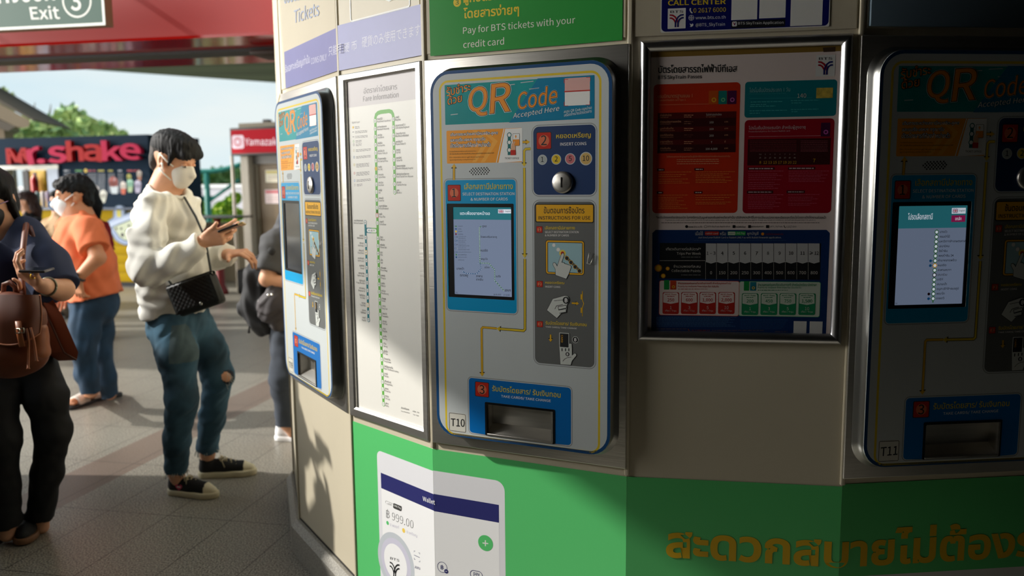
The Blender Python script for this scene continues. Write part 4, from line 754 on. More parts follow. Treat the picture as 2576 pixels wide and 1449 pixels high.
# --- upper panels: tickets lettering and the coins only band
Z3 = (680, 0, 2.898); PUR = M((126, 128, 178), .35, noise=.03, scale=7); LAV = M((206, 206, 220), .45)
tl = Art(FAW, .0055, Z3); tl.lay = 0; tl.t('Tickets', 172, 70, 355, 172, M((166, 178, 206), .45), bl=-58, bold=.004); tl.t('ซื้อบัตรโดยสาร', 100, -90, 352, 28, M((166, 178, 206), .45), bl=-60); o = tl.build('sign_lettering', None, FAW.mat); tag(o, 'pale blue Tickets lettering high on the beige panel above machine T09', 'sign')
cb = thing('coin_notice', 'purple band with white coins only lettering above the fare board', 'sticker', FAW.mat)
A = Art(FAW, .0055, Z3); a = A.m(101, 380); b = A.m(108, 646); A.z = 'm'; A.rr(a[0], b[1], FAW.w - .002, a[1], 0, PUR, 0); A.build('sheet', cb)
A = Art(FAW, .0055, Z3); A.lay = 1; A.t('รับเฉพาะเหรียญเท่านั้น', 108, 468, 287, 542, LAV, bl=-72, bold=.006); A.t('COINS ONLY', 297, 425, 410, 470, LAV, bl=-33, bold=.006); A.t('只能用', 425, 340, 516, 412, LAV, bl=-26); A.build('lettering', cb)
iv = FAW.mat.inverted()
A = Art(FBW, .0055, Z3); a = A.m(522, 178); b = A.m(525, 511); c = A.m(1115, 400); A.z = 'm'; A.rr(.004, b[1], c[0], a[1], 0, PUR, 0)
A.z = Z3; A.lay = 1; A.t('硬 币', 535, 318, 630, 385, LAV, bl=-22); A.t('硬貨のみ使用できます', 668, 270, 1092, 350, LAV, bl=-92)
o = A.build('sheet', cb); o.matrix_parent_inverse = iv @ FBW.mat
A = Art(FBW, .0055, Z3); A.lay = 0; a = A.m(582, 166); b = A.m(1020, 62); A.z = 'm'; A.ring(a[0], a[1], b[0], a[1] + .26, .012, .0055, PAPER, 0); A.z = Z3; A.poly([(820, -40), (900, -52), (895, -4), (868, 12), (838, 0)], PAPER, 1); o = A.build('outlined_sign', None, FBW.mat); tag(o, 'white outlined square sign on the beige panel above the coins only band', 'sign')

# --- green advert wrap below, with the phone picture folded over the corner
gz = .692
wr = thing('advert_wrap', 'green wall advert with white phone picture below the fare board and machine T10', 'advert', FCW.mat)
def on(frame, art, name, parent, pm):
    o = art.build(name, parent); o.matrix_parent_inverse = pm.inverted() @ frame.mat; return o
A = Art(FCW, .0012, 'm'); A.rr(0, .134, FCW.w, gz, 0, GREEN, 0); A.build('sheet', wr); A = Art(FBW, .0012, 'm'); A.rr(0.001, .134, FBW.w, gz, 0, GREEN, 0); on(FBW, A, 'sheet', wr, FCW.mat)
ZP = (940, 1140, 4.689); WA = M((228, 228, 232), .4); WB = M((244, 244, 244), .4); NV = M((44, 46, 108), .4); LC = M((206, 204, 220), .4)
A = Art(FBW, .0012, ZP); a = A.m(40, 60); t = A.m(150, 2); A.z = 'm'; x0, z1 = a[0], t[1]; w = FBW.w
arc = [(x0 + .022 * (1 - math.cos(R_(k * 15))), z1 - .022 + .022 * math.sin(R_(k * 15))) for k in range(7)]
A.poly([(x0, .16)] + arc + [(w, z1), (w, .16)], WA, 1, True); A.z = ZP; h1 = A.m(85, 229); h2 = A.m(92, 412); A.z = 'm'; A.rr(h1[0], .16, w, h2[1], 0, WB, 2); A.rr(h1[0], h2[1], w, h1[1], 0, NV, 3)
A.z = ZP; A.lay = 4; A.t('Wallet', 582, 502, 725, 560, PAPER, bl=50, ital=-4, bold=.02); A.rr(140, 556, 240, 640, 24, DK, 3); A.rr(143, 560, 238, 640, 22, WB, 3.5); A.t('rabbit', 160, 580, 215, 604, DK, bl=16); A.poly([(232, 594), (244, 590), (330, 626), (335, 650), (330, 680), (318, 684), (240, 650), (230, 636)], DK, 4); A.t('LINE Pay', 238, 602, 326, 630, PAPER, 5, bl=38, bold=.02)
v, f = glyphs('B 999.00', -.02); A.t('B 999.00', 150, 668, 470, 757, INK, bl=134, bold=-.035); A.line([(166, 660), (166, 768)], 4, INK)
A.disc(165, 822, 16, GREEN); A.disc(355, 912, 18, M((244, 208, 90), .45)); A.t('0 พอยท์', 195, 822, 300, 858, LC, bl=34); A.t('0 เหรียญ', 390, 905, 515, 950, LC, bl=50)
c = (262, 1290)
A.disc(c[0], c[1], 242, M((196, 202, 208), .4), 2.5, n=48); A.disc(c[0], c[1], 196, LC, 3, n=48); A.disc(c[0] - 4, c[1], 150, WB, 4, n=48)
transit_logo(A, 178, 1186, 322, 1480, 5, None, k=44, c1=INK, c2=INK)
for X, Y, sx, sy in ((478, 1152, 1, 1), (545, 1178, -1, 1), (480, 1250, 1, -1), (548, 1282, -1, -1)): A.line([(X + 14 * sx, Y + 4 * sx), (X, Y), (X, Y + 16 * sy)], 3, NV, 4)
A.line([(478, 1200), (545, 1232)], 4, NV, 4); A.t('สแกน', 486, 1326, 550, 1356, NV, 4, bl=20)
on(FBW, A, 'phone_picture', wr, FCW.mat)
A = Art(FCW, .0012, ZP); a = A.m(1546, 470); t = A.m(752, 212); h1 = A.m(752, 487); h2 = A.m(1478, 812); g = A.m(752, 690); A.z = 'm'; x1 = a[0]; z1 = t[1]
arc = [(x1 - .03 + .03 * math.sin(R_(k * 15)), z1 - .03 + .03 * math.cos(R_(k * 15))) for k in range(7)]
A.poly([(0, z1)] + arc + [(x1, .16), (0, .16)], WA, 1, True); A.rr(0, .16, h2[0], g[1], 0, WB, 2); A.rr(0, g[1], h2[0], h1[1], 0, NV, 3)
A.z = ZP; A.lay = 4; A.disc(1320, 1060, 82, GREEN); A.line([(1285, 1058), (1353, 1066)], 11, PAPER, 5); A.line([(1319, 1026), (1319, 1096)], 11, PAPER, 5)
A.circ(810, 1345, 58, 5, NV); A.t('B', 790, 1322, 826, 1366, NV, bl=4, bold=.02); A.line([(808, 1314), (808, 1374)], 5, NV); A.disc(857, 1393, 23, NV, 5); A.line([(846, 1391), (868, 1394)], 5, PAPER, 6)
A.ring(1136, 1370, 1287, 1500, 55, 6, NV); A.t('pay', 1178, 1402, 1250, 1448, NV, bl=14, bold=.01); on(FCW, A, 'phone_picture', wr, FCW.mat)
# --- green wrap with Thai slogan, folded over the next corner
w2 = thing('advert_wrap', 'green wall advert with large yellow Thai slogan below the poster and machine T11', 'advert', FDW.mat)
A = Art(FDW, .0012, 'm'); A.rr(0, .134, FDW.w, gz, 0, GREEN, 0); A.build('sheet', w2)
A = Art(FEW, .0012, 'm'); A.rr(0, .134, FEW.w, gz + .006, 0, GREEN, 0); A.z = (1560, 1140, 2.5354); q = A.m(2300, 738); A.z = 'm'; A.rr(.03, .134, FEW.w, q[1], 0, M((214, 214, 210), .4), 1); A.rr(.03, .134, .24, q[1] - .012, 0, GREEN, 2); on(FEW, A, 'sheet', w2, FDW.mat)
v, f = glyphs('สะดวกสบายไม่ต้องร', .03, 6); lo, hi = v.min(0), v.max(0)
Z9 = (1560, 1140, 2.5354); p0 = FDW.px(1560 + 292 / 2.5354, 1140 + 655 / 2.5354, .002); pt = FDW.px(1560 + 300 / 2.5354, 1140 + 500 / 2.5354, .002); pe = FEW.px(1560 + 2515 / 2.5354, 1140 + 640 / 2.5354, .002)
gi, _g = glyphs('สะดวกสบายไม่ต้อง', .03, 6); k = (FDW.w + pe[0] - p0[0]) / (gi[:, 0].max() - lo[0]); kz = (pt[1] - p0[1]) / .6
mb = MB(); P = []
for x, z in v:
    s_ = p0[0] + (x - lo[0]) * k; zz = p0[1] + z * kz
    if s_ <= FDW.w: q = FDW.at(s_, .0022)
    else: q = FEW.at(s_ - FDW.w, .0022)
    P.append((q[0], q[1], zz))
SLOG = M((222, 178, 22), .4); mb.add(P, f, SLOG); o = mb.build('lettering', w2, recalc=False); o.matrix_parent_inverse = FDW.mat.inverted()
# ------------------------------------------------------------------ red portal, deck and signs overhead
def glyph3d(mb, txt, P, mat, mside, bold=.03, depth=.05, res=5):
    """raised lettering: P(u, v, d) maps the unit ink box and depth to a point"""
    v, f = glyphs(txt, bold, res); lo, hi = v.min(0), v.max(0); q = (v - lo) / (hi - lo)
    mb.add([P(a, b, 0) for a, b in q], f, mat); cnt = {}
    for g in f:
        for i in range(len(g)): e = (g[i], g[(i + 1) % len(g)]); cnt[e] = cnt.get(e, 0) + 1
    for (a, b) in list(cnt):
        if (b, a) not in cnt: mb.add([P(*q[a], 0), P(*q[b], 0), P(*q[b], depth), P(*q[a], depth)], [(0, 1, 2, 3)], mside)
def rise(u, v, z, lo=1., hi=60.):
    """depth at which pixel (u, v) meets height z"""
    for _ in range(50):
        m = (lo + hi) / 2
        if abs(px_at(u, v, m).z - CAMZ) < abs(z - CAMZ): lo = m
        else: hi = m
    return (lo + hi) / 2
REDP = M((150, 14, 4), .5, noise=.03, scale=2); REDG = M((150, 14, 10), .12, spec=.7)
zb = px_at(0, 118.7, 6.2).z; b0 = px_at(0, 118.7, 6.2); b1 = px_at(697, 87, rise(697, 87, zb))
FP = frame2((b0.x, b0.y), (b1.x, b1.y)); LB = FP.w + .55
mb = MB(); mb.box(-11, LB, 0, 1.17, zb + .02, 3.5, REDP, None); mb.box(-11, LB, .0, 1.17, zb, zb + .02, REDG, None); tb = mb.build('trim_20', None, FP.mat); tag(tb, kind='structure')
mb = MB(); mb.box(-11, LB, .46, .68, zb - .022, zb - .001, M((40, 42, 42), .6)); mb.build('track', tb)
mb = MB(); mb.box(FP.w - .42, FP.w - .2, .40, .70, zb - .06, zb - .022, M((48, 34, 26), .6), bev=.012); mb.build('bracket', tb)
mb = MB()
for y0, y1 in ((7.55, 7.7), (7.95, 8.75), (8.9, 9.1), (9.3, 9.42), (9.7, 9.8), (10.2, 10.9)): mb.box(-16, -2.5, y0, y1, 3.4, 3.48, M((120, 116, 110), .7))  # hidden slats set to stripe the far floor with shadow
mb.box(-6.3, 2.4, 7.2, 13.2, 3.62, 3.8, M((110, 104, 96), .8))  # unseen cover added to hold sky light off the floor
o = mb.build('trim_21'); tag(o, kind='structure')
mb = MB(); E0 = px_at(140, 169.5, rise(140, 169.5, 4.3)); E1 = px_at(700, 208.5, rise(700, 208.5, 4.3)); dv = (E1 - E0)
A0, A1 = E0 - dv * .5, E1 + dv * 1.6; A2, A3 = Vector((A1.x + 6, A1.y - 6, 4.3)), Vector((E0.x + 5, E0.y - 4.0, 4.3)); A4 = Vector((A0.x + 2, A0.y - 1.5, 4.3))
pl = [A0, A1, A2, A3, A4]; up3 = Vector((0, 0, .5)); DECK = M((96, 92, 84), .9, noise=.35, scale=.9, aniso=(.3, 2.2, 1))
mb.add([p for p in pl] + [p + up3 for p in pl], [(0, 1, 2, 3, 4), (9, 8, 7, 6, 5)] + [(j, (j + 1) % 5, 5 + (j + 1) % 5, 5 + j) for j in range(5)], DECK); tag(mb.build('ceiling_deck'), kind='structure')

ye = 5.45; s0 = px_at(-420, 100, ye + .35); s1 = px_at(267, 64, ye - .03); FX = frame2((s0.x, s0.y), (s1.x, s1.y)); zx = FX.px(267, 64)[1]; wx = FX.w
ex = thing('exit_sign', 'dark green hanging exit sign with circled 3 against the red beam', 'sign', FX.mat); DG = M((0, 62, 44), .4)
mb = MB(); mb.box(0, wx, 0, .075, zx, zx + .46, M((120, 84, 62), .5), bev=.003); mb.build('case', ex)
FRW = M((222, 222, 214), .35); A = Art(FX, .002, 'm'); A.rr(.02, zx + .018, wx - .02, zx + .44, .002, DG, 0); A.ring(.003, zx + .002, wx - .003, zx + .458, .004, .017, FRW, 1); A.z = (0, 0, 7.247); A.lay = 2
WS = M((214, 212, 204), .45); A.t('Exit', 572, 118, 1100, 360, WS, bl=-14, ital=-42, bold=.03); A.t('ทางออก', -160, -300, 1010, 78, WS, bl=-70, ital=-60, bold=.03); A.circ(1400, 15, 262, 30, WS); A.t('3', 1300, -170, 1490, 200, WS, bl=-10, ital=-40, bold=.04); A.build('face', ex)
mb = MB(); r_ = FP.mat.inverted() @ FX.mat
for x in (.3, wx - .3): mb.box(x - .015, x + .015, .07, .75, zx + .38, zx + .41, STEEL_D)
mb.build('bracket', ex)

# ------------------------------------------------------------------ drinks stall
a, b = px_at(-70, 470, 13.05), px_at(379, 470, 12.2); FS_ = frame2((a.x, a.y), (b.x, b.y)); W_ = FS_.w
def sp(u, v, off=0.): return FS_.px(u, v, off)
st = thing('drinks_stall', 'dark blue drinks stall with pink raised letters and yellow plank counter', 'stall', FS_.mat)
SN = M((20, 40, 58), .8, noise=.08, scale=2, spec=.12); SY = M((196, 160, 2), .7, spec=.15); zt = sp(200, 343)[1]; zc = sp(260, 528)[1]; zk = sp(300, 709)[1]
xr = sp(152, 470)[0]; zw = sp(60, 418)[1]
mb = MB(); mb.box(0, W_, 0, .12, zw, zt, SN); mb.box(xr, W_, 0, .12, zc, zw, SN); mb.box(W_ - .1, W_, .12, 1.2, .1, zt, SN); mb.box(0, W_, .12, 1.2, zt - .06, zt, SN); mb.build('fascia', st)
mb = MB(); n = 8
for i in range(n):
    z0 = zk + (zc - zk) * i / n; mb.box(0, W_, -.02, .1, z0 + .006, z0 + (zc - zk) / n, SY, bev=.004)
mb.box(0, W_, -.008, .1, zk, zc, M((150, 122, 10), .6)); mb.build('counter_front', st)
mb = MB(); mb.box(0, W_, .03, .3, 0, zk, M((18, 24, 34), .6)); mb.build('base', st)
mb = MB(); mb.box(0, W_, -.10, .3, zc, zc + .035, M((92, 104, 124), .4), bev=.005); mb.build('countertop', st)
mb = MB(); mb.box(-.02, xr + .01, -.03, .06, zw - .05, zw + .012, M((206, 206, 196), .4)); mb.box(xr - .20, xr, -.03, .1, zc + .03, zw - .05, M((158, 170, 190), .4)); mb.build('window_frame', st)
mb = MB(); mb.box(0, W_ - .1, 1.15, 1.2, .1, zt - .06, M((206, 204, 180), .6)); mb.build('inner_wall', st)
d0, d1 = FS_.px(78, 470, -1.1)[0], FS_.px(117, 470, -1.1)[0]; mb = MB(); mb.box(d0, d1, 1.08, 1.14, .1, zw - .04, M((214, 170, 20), .5)); mb.box(d0 - .12, d0, 1.06, 1.14, .1, zw - .04, M((20, 18, 16), .6)); mb.build('yellow_door', st)
for i, (ch, u0, v0, u1, v1, red, tilt) in enumerate((('M', 17, 372, 65, 413, 1, 0), ('r', 68, 371, 101, 411, 0, .22), ('.', 93, 399, 112, 412, 0, 0), ('s', 120, 367, 165, 411, 0, .05), ('h', 168, 353, 208, 406, 1, 0), ('a', 210, 362, 255, 406, 1, -.12), ('k', 256, 352, 305, 405, 0, 0), ('e', 302, 360, 352, 402, 0, -.1))):
    mb = MB(); p0, p1 = sp(u0, v1, .09), sp(u1, v0, .09); w, h = p1[0] - p0[0], p1[1] - p0[1]
    c = M((160, 10, 12), .6, spec=.15) if red else M((176, 16, 66), .6, spec=.15)
    glyph3d(mb, ch, lambda a, b, d: (p0[0] + w * a - tilt * h * (b - .5), -.09 + d, p0[1] + h * b + tilt * w * (a - .5)), c, c, .06, .07); o = mb.build('sign_letter', st)
A = Art(FS_, .003, (100, 400, 6.44)); A.z = (0, 330, 6.44); A.lay = 1; MW = M((150, 156, 166), .5)
for X0, X1, c in ((1035, 1130, MW), (1220, 1330, M((60, 140, 60), .5)), (1420, 1545, M((150, 20, 50), .5)), (1585, 1685, M((170, 160, 40), .5)), (1750, 1840, M((170, 160, 40), .5)), (1910, 1975, MW), (2060, 2260, M((170, 10, 30), .5))):
    A = Art(FS_, .003, (0, 330, 6.44)); A.lay = 1; greek(A, X0, X1, 640, 26, c, 1, seed=X0)
    if X0 < 2000:
        for k in range(13): greek(A, X0, X1 + 20, 690 + k * 25, 9, MW, 1, seed=X0 + k)
    A.build('menu_column', st)
A = Art(FS_, .003, (0, 330, 6.44)); A.lay = 1
A.disc(1388, 640, 26, M((214, 180, 40), .5)); A.build('menu_badge', st); A = Art(FS_, .003, (0, 330, 6.44)); A.lay = 1
for X0, X1, Y0, Y1, c1, c2, l in ((1770, 1920, 790, 1015, (150, 60, 50), (196, 206, 212), .12), (1950, 2045, 850, 1020, (226, 216, 206), (196, 76, 30), 0), (2055, 2160, 810, 990, (150, 206, 180), (160, 186, 140), 0), (2175, 2290, 840, 1000, (186, 180, 206), (176, 170, 196), 0), (1500, 1610, 920, 1105, (206, 196, 190), (120, 50, 50), .05), (1610, 1730, 1000, 1160, (220, 218, 206), (206, 206, 190), -.1), (2215, 2300, 670, 800, (206, 190, 176), (150, 90, 60), 0), (2050, 2130, 730, 790, (190, 186, 70), (150, 180, 80), 0)):
    A = Art(FS_, .003, (0, 330, 6.44)); w = X1 - X0; h = Y1 - Y0; q = lambda a, b: (X0 + a * w + l * h * (b - .5), Y0 + b * h)
    A.poly([q(.0, .12), q(1, .08), q(.92, .5), q(.1, .5)], M(c1, .5), 2); A.poly([q(.06, .45), q(.94, .45), q(.8, 1), q(.2, 1)], M(c2, .5), 2); A.disc(*q(.5, .12), w * .46, M(c1, .5), 2, n=12); A.line([q(.6, .1), q(.75, -.18)], 9, MW, 3); A.build('drink_picture', st)
mb = MB(); cupo = [(264, 562), (285, 547), (286, 527), (292, 519), (300, 517), (308, 520), (313, 530), (312, 540), (345, 527), (376, 523), (404, 524), (404, 540), (394, 548), (384, 590), (372, 606), (350, 614), (330, 617), (313, 616), (300, 611), (290, 604), (276, 578), (268, 572)]
q = [sp(u, v, .07) for u, v in cupo]; mb.prism(q, [], -.07, -.02, M((150, 168, 206), .4)); cu = mb.build('cup_sign', st)
A = Art(FS_, .0715, (0, 0, 1)); A.lay = 1; CO = M((40, 84, 104), .4)
A.line(cupo, 2.2, CO, 1, True); A.poly([(283, 571), (330, 551), (386, 543), (378, 578), (366, 598), (340, 606), (314, 605), (301, 597)], M((196, 206, 176), .4), 1); A.line([(276, 566), (330, 545), (396, 534)], 9, M((186, 202, 230), .4), 1.5); A.line([(282, 572), (330, 552), (388, 543)], 2, CO, 2); A.line([(283, 571), (301, 597), (314, 605), (340, 606), (366, 598), (378, 578)], 2, CO, 2); A.rr(293, 528, 305, 546, 2, M((206, 196, 30), .4), 2)
for u, v, r in ((293, 575, 3), (305, 575, 3), (318, 582, 3), (324, 568, 3), (308, 591, 4.6), (321, 595, 3), (340, 575, 3), (350, 590, 4), (360, 570, 3)): A.disc(u, v, r, INK, 3, n=14)
A.build('cup_print', cu)
mb = MB(); c = FS_.px(88, 468, -1.0); T = FS_.mat @ Matrix.Translation((c[0], 1.0, c[1] - .12)); mb.lathe([(.0, 0), (.055, 0), (.06, .03), (.06, .22), (.045, .26), (.02, .28), (.02, .32), (0, .32)], M((190, 20, 24), .3), T, 16); mb.tube([T @ Vector(p) for p in ((0, 0, .31), (.05, -.02, .33), (.08, -.02, .25), (.075, -.02, .1))], .011, BLACK, 6); mb.box(-.02, .05, -.01, .01, .31, .345, BLACK, T)
o = mb.build('fire_extinguisher'); tag(o, 'red fire extinguisher on the yellow door inside the drinks stall', 'fire extinguisher')
mb = MB(); hp = [FS_.px(u, v, -.3) for u, v in ((18, 424), (19, 440), (17, 455), (24, 461), (30, 455), (37, 438), (37, 424))]; mb.tube([FS_.mat @ Vector((p[0], .3, p[1])) for p in hp], .013, M((58, 78, 80), .6), 6); o = mb.build('hanging_strap'); tag(o, 'grey green strap loop hanging in the drinks stall window', 'strap')
mb = MB()
for k, (u, cc) in enumerate(((98, (90, 120, 120)), (111, (206, 196, 190)), (124, (150, 130, 160)), (137, (206, 150, 120)))):
    p = FS_.px(u, 524, .02); T = FS_.mat @ Matrix.Translation((p[0], -.02, zc + .035)); m2 = MB(); m2.lathe([(0, 0), (.026, 0), (.034, .16), (.035, .2), (.03, .24), (0, .25)], M(cc, .3), T, 12); o = m2.build('drink_cup'); tag(o, ('tall grey green cup on the drinks stall counter', 'pale cup second from left on the drinks stall counter', 'mauve cup on the drinks stall counter', 'peach cup at the right end of the drinks stall counter')[k], 'cup', 'cups on the stall counter')

# ------------------------------------------------------------------ bakery kiosk on the right of the gap
a, b = px_at(578, 470, 11.9), px_at(790, 470, 11.35); FY = frame2((a.x, a.y), (b.x, b.y)); yp = FY.px
bk = thing('bakery_kiosk', 'brown kiosk with red lit sign partly behind machine T09', 'kiosk', FY.mat)
z0, z1 = yp(620, 391)[1], yp(620, 321)[1]; x0 = yp(581, 350)[0]; KB = M((150, 128, 92), .55, noise=.08, scale=3)
mb = MB(); mb.box(x0, FY.w, -.02, .55, z0, z1, M((36, 26, 26), .5), bev=.008); mb.build('sign_case', bk)
A = Art(FY, .024, 'm'); A.rr(x0 + .025, z0 + .03, FY.w - .02, z1 - .03, .004, M((176, 14, 34), .6, emit=.22, spec=.1), 0); A.z = (480, 300, 6.04); A.lay = 1; SWH = M((226, 206, 220), .4, emit=.2); A.rr(622, 246, 812, 444, 30, SWH, 1); A.disc(712, 345, 48, M((206, 90, 110), .4, emit=.1), 2); A.disc(712, 345, 30, SWH, 3)
for k in range(14): an = 2 * PI * k / 14; A.line([(712 + 58 * math.cos(an), 345 + 58 * math.sin(an)), (712 + 82 * math.cos(an), 345 + 82 * math.sin(an))], 10, M((206, 90, 110), .4, emit=.1), 2)
A.t('Yamazaki', 822, 280, 1330, 398, SWH, bl=-2, bold=.03); A.build('sign_face', bk)
mb = MB(); zr = yp(640, 307)[1]; mb.box(x0 + .06, FY.w, .1, 1.4, z1, zr, M((150, 140, 120), .6)); mb.box(yp(640, 307)[0] - .02, yp(646, 307)[0] + .02, .2, .3, zr, zr + .05, BLACK); mb.build('roof', bk)
c0, c1 = yp(602, 500)[0], yp(623, 500)[0]; mb = MB(); mb.box(c0, c1, .05, .4, 0, z0, M((214, 206, 190), .5), bev=.02); mb.build('column', bk)
mb = MB(); mb.box(c1, FY.w, .2, 1.3, 0, z0, KB); mb.box(c1, FY.w, .15, .2, z0 - .12, z0, M((110, 106, 100), .5)); mb.build('wall', bk)
mb = MB(); dx0 = c1 + .06; mb.box(dx0, FY.w - .1, .17, .21, .12, z0 - .14, M((112, 90, 54), .5, noise=.12, scale=4)); mb.box(dx0 - .02, dx0 + .015, .15, .2, .1, z0 - .13, M((150, 140, 118), .5)); mb.build('door_panel', bk)
for k, (u0, v0, u1, v1, c, h) in enumerate(((669, 427, 712, 459, (226, 222, 196), (196, 180, 90)), (668, 477, 712, 512, (226, 206, 206), (196, 70, 84)))):
    p0, p1 = yp(u0, v1, -.16), yp(u1, v0, -.16); A = Art(FY, -.16, 'm'); A.rr(p0[0], p0[1], p1[0], p1[1], .008, M(c, .5), 0); A.rr(p0[0] + .01, p1[1] - .05, p1[0], p1[1] - .012, 0, M(h, .5), 1); A.z = (0, 0, 1)
    for j in range(3): greek(A, u0 + 4, u1 - 4, v0 + 17 + j * 5, 1.6, M((190, 160, 150), .5), 1, seed=j)
    A.build('notice', bk)
mb = MB(); p = yp(590, 500); mb.tube([(p[0], -.01, 0), (p[0], -.01, z0)], .022, M((206, 196, 180), .4), 10); mb.build('pole', bk)
mb = MB(); q = px_floor(622, 738); T = Matrix.Translation((q.x, q.y, 0)); mb.box(-.14, .2, 0, .3, 0, .33, M((20, 20, 20), .6), T, .03); o = mb.build('black_bin'); tag(o, 'low black box on the floor against the bakery kiosk', 'box')
mb = MB(); a = px_floor(548, 712); b = px_floor(612, 700); f = frame2((a.x - 1.2, a.y + .25), (b.x, b.y)); mb.box(0, f.w, 0, .2, 0, .07, M((176, 170, 180), .6), f.mat, .01); tag(mb.build('trim_22'), kind='structure')
PAR = M((150, 140, 118), .8, noise=.1, scale=2); mb = MB(); a = px_at(455, 600, 13.3); b = px_at(612, 600, 12.9); f = frame2((a.x, a.y), (b.x, b.y)); mb.box(0, f.w, 0, .15, 0, f.px(560, 560)[1], PAR, f.mat); tag(mb.build('wall_parapet'), kind='structure')
# high table with red pedestals
a = px_at(476, 545, 11.5); b = px_at(607, 543, 11.2); f = frame2((a.x, a.y), (b.x, b.y)); ht = thing('high_table', 'black topped high table on red flared legs beside the bakery kiosk', 'table', f.mat); zt_ = f.px(540, 543)[1]
mb = MB(); mb.box(0, f.w, -.15, .25, zt_ - .026, zt_, M((26, 26, 28), .35), bev=.006); mb.build('table_top', ht)
for u in (503, 541):
    x = f.px(u, 560)[0]; mb = MB(); T = Matrix.Translation((x, .05, 0)); mb.lathe([(.0, 0), (.10, 0), (.095, .05), (.06, .12), (.055, zt_ * .45), (.085, zt_ * .62), (.06, zt_ * .78), (.035, zt_ * .9), (.06, zt_ - .04), (0, zt_ - .04)], M((124, 14, 12), .4), T, 18); mb.build('leg', ht)

# green steel frame, road wall and planting beyond
GT = M((30, 122, 112), .45); tr = thing('steel_frame', 'green steel frame with arched top rail beyond the high table', 'steel structure'); yy = 15.5
def gp(*pts): return [px_at(u, v, yy) for u, v in pts]
zf = lambda u: px_at(u, 600, yy)
mb = MB(); mb.tube(gp((455, 432), (495, 432), (530, 431), (560, 427), (590, 419), (625, 408)), .045, GT, 8); mb.build('top_rail', tr)
mb = MB(); p = px_at(519, 436, yy); mb.tube([Vector((p.x, p.y, 0)), p], .055, GT, 8); mb.build('post', tr)
for A_, B_ in (((601, 452), (528, 505)), ((488, 470), (512, 503))): mb = MB(); mb.tube(gp(A_, B_), .03, GT, 6); mb.build('brace', tr)
mb = MB(); g = gp((502, 493), (540, 493), (526, 508), (514, 508)); mb.add(g + [p + Vector((0, .03, 0)) for p in g], [(0, 1, 2, 3), (7, 6, 5, 4), (0, 4, 5, 1), (1, 5, 6, 2), (2, 6, 7, 3), (3, 7, 4, 0)], GT); mb.build('gusset', tr)
mb = MB(); a = px_at(380, 470, 32); b = px_at(660, 470, 30); f = frame2((a.x, a.y), (b.x, b.y)); z1 = f.px(540, 464)[1]; z0 = f.px(540, 512)[1]; mb.box(-12, f.w + 6, 0, .4, z0 - 1.0, z1, M((176, 172, 182), .8), f.mat); mb.box(-12, f.w + 6, -.05, .0, z1 - .12, z1, M((206, 204, 208), .7), f.mat); tag(mb.build('wall_road'), kind='structure')
mb = MB(); mb.box(-90, 60, 14.65, 130, -3.2, -3, M((92, 112, 62), .9, noise=.2, scale=.4)); tag(mb.build('floor_ground'), kind='structure')
def leafy(mb, c, rad, n, size, mats, rn, squash=.8):
    for _ in range(n):
        while 1:
            p = Vector((rn.uniform(-1, 1), rn.uniform(-1, 1), rn.uniform(-1, 1)))
            if .25 < p.length < 1: break
        p = Vector((p.x * rad, p.y * rad, p.z * rad * squash)) + c; s_ = size * rn.uniform(.6, 1.3)
        d1 = Vector((rn.gauss(0, 1), rn.gauss(0, 1), rn.gauss(0, 1))).normalized(); d2 = d1.orthogonal().normalized() * .5
        mb.add([p - d1 * s_, p + d2 * s_, p + d1 * s_, p - d2 * s_], [(0, 1, 2, 3)], rn.choice(mats))
def tree(name, label, blobs, y, ground, trunk_u, mats, size, n, seed, cat='tree', group=None, branches=()):
    rn = random.Random(seed); t = thing(name, label, cat, None, group); mb = MB()
    pts = []
    for u, v, r in blobs: c = px_at(u, v, y + rn.uniform(-1.2, 1.2)); leafy(mb, c, r * y / FPX, n, size, mats, rn); pts.append(c)
    mb.build('foliage', t, recalc=False)
    mb = MB(); BK = M((104, 92, 80), .9); b = px_at(trunk_u, 400, y); base = Vector((b.x, b.y, ground)); top = sum(pts, Vector()) / len(pts); fk = base.lerp(top, .55)
    h = max(.02, (top.z - ground) * .014); mb.tube([base, base.lerp(fk, .6) + Vector((.1 * h, 0, 0)), fk], [h * 1.5, h * 1.2, h], BK, 7)
    for c in pts: mb.tube([fk, fk.lerp(c, .5) + Vector((0, 0, h * 2)), c], [h * .8, h * .5, h * .15], BK, 5)
    for A_, B_, C_ in branches: mb.tube([px_at(*A_, y), px_at(*B_, y), px_at(*C_, y)], [.05, .03, .01], BK, 5)
    mb.build('trunk', t)
LV = [M((150, 174, 104), .7), M((166, 186, 112), .7), M((124, 156, 104), .7), M((184, 194, 126), .7)]; LB_ = [M((150, 186, 40), .6), M((110, 160, 30), .6), M((70, 124, 28), .6), M((190, 206, 70), .6)]; LD = [M((70, 104, 52), .7), M((96, 128, 70), .7), M((120, 146, 90), .7)]
GRP = 'trees behind the drinks stall'
tree('tree', 'broad olive green tree rising behind the drinks stall letters, left one', [(50, 330, 34), (90, 318, 40), (120, 330, 38), (150, 322, 34), (95, 345, 40), (155, 345, 30), (30, 345, 26)], 26, -3, 100, LV, .2, 150, 3, group=GRP, branches=(((104, 310), (125, 285), (128, 262)), ((104, 305), (85, 280), (88, 258))))
tree('tree', 'slanting tree with spreading crown above the stall, between the other two', [(165, 292, 24), (185, 290, 28), (200, 305, 28), (215, 318, 26), (178, 300, 22), (230, 320, 16)], 31, -3, 196, LV, .18, 130, 4, group=GRP)
tree('tree', 'small tree crown to the right above the stall roof', [(240, 322, 24), (255, 325, 22), (275, 330, 18), (248, 338, 24), (310, 340, 12), (285, 342, 16)], 36, -3, 250, LV, .18, 110, 5, group=GRP)
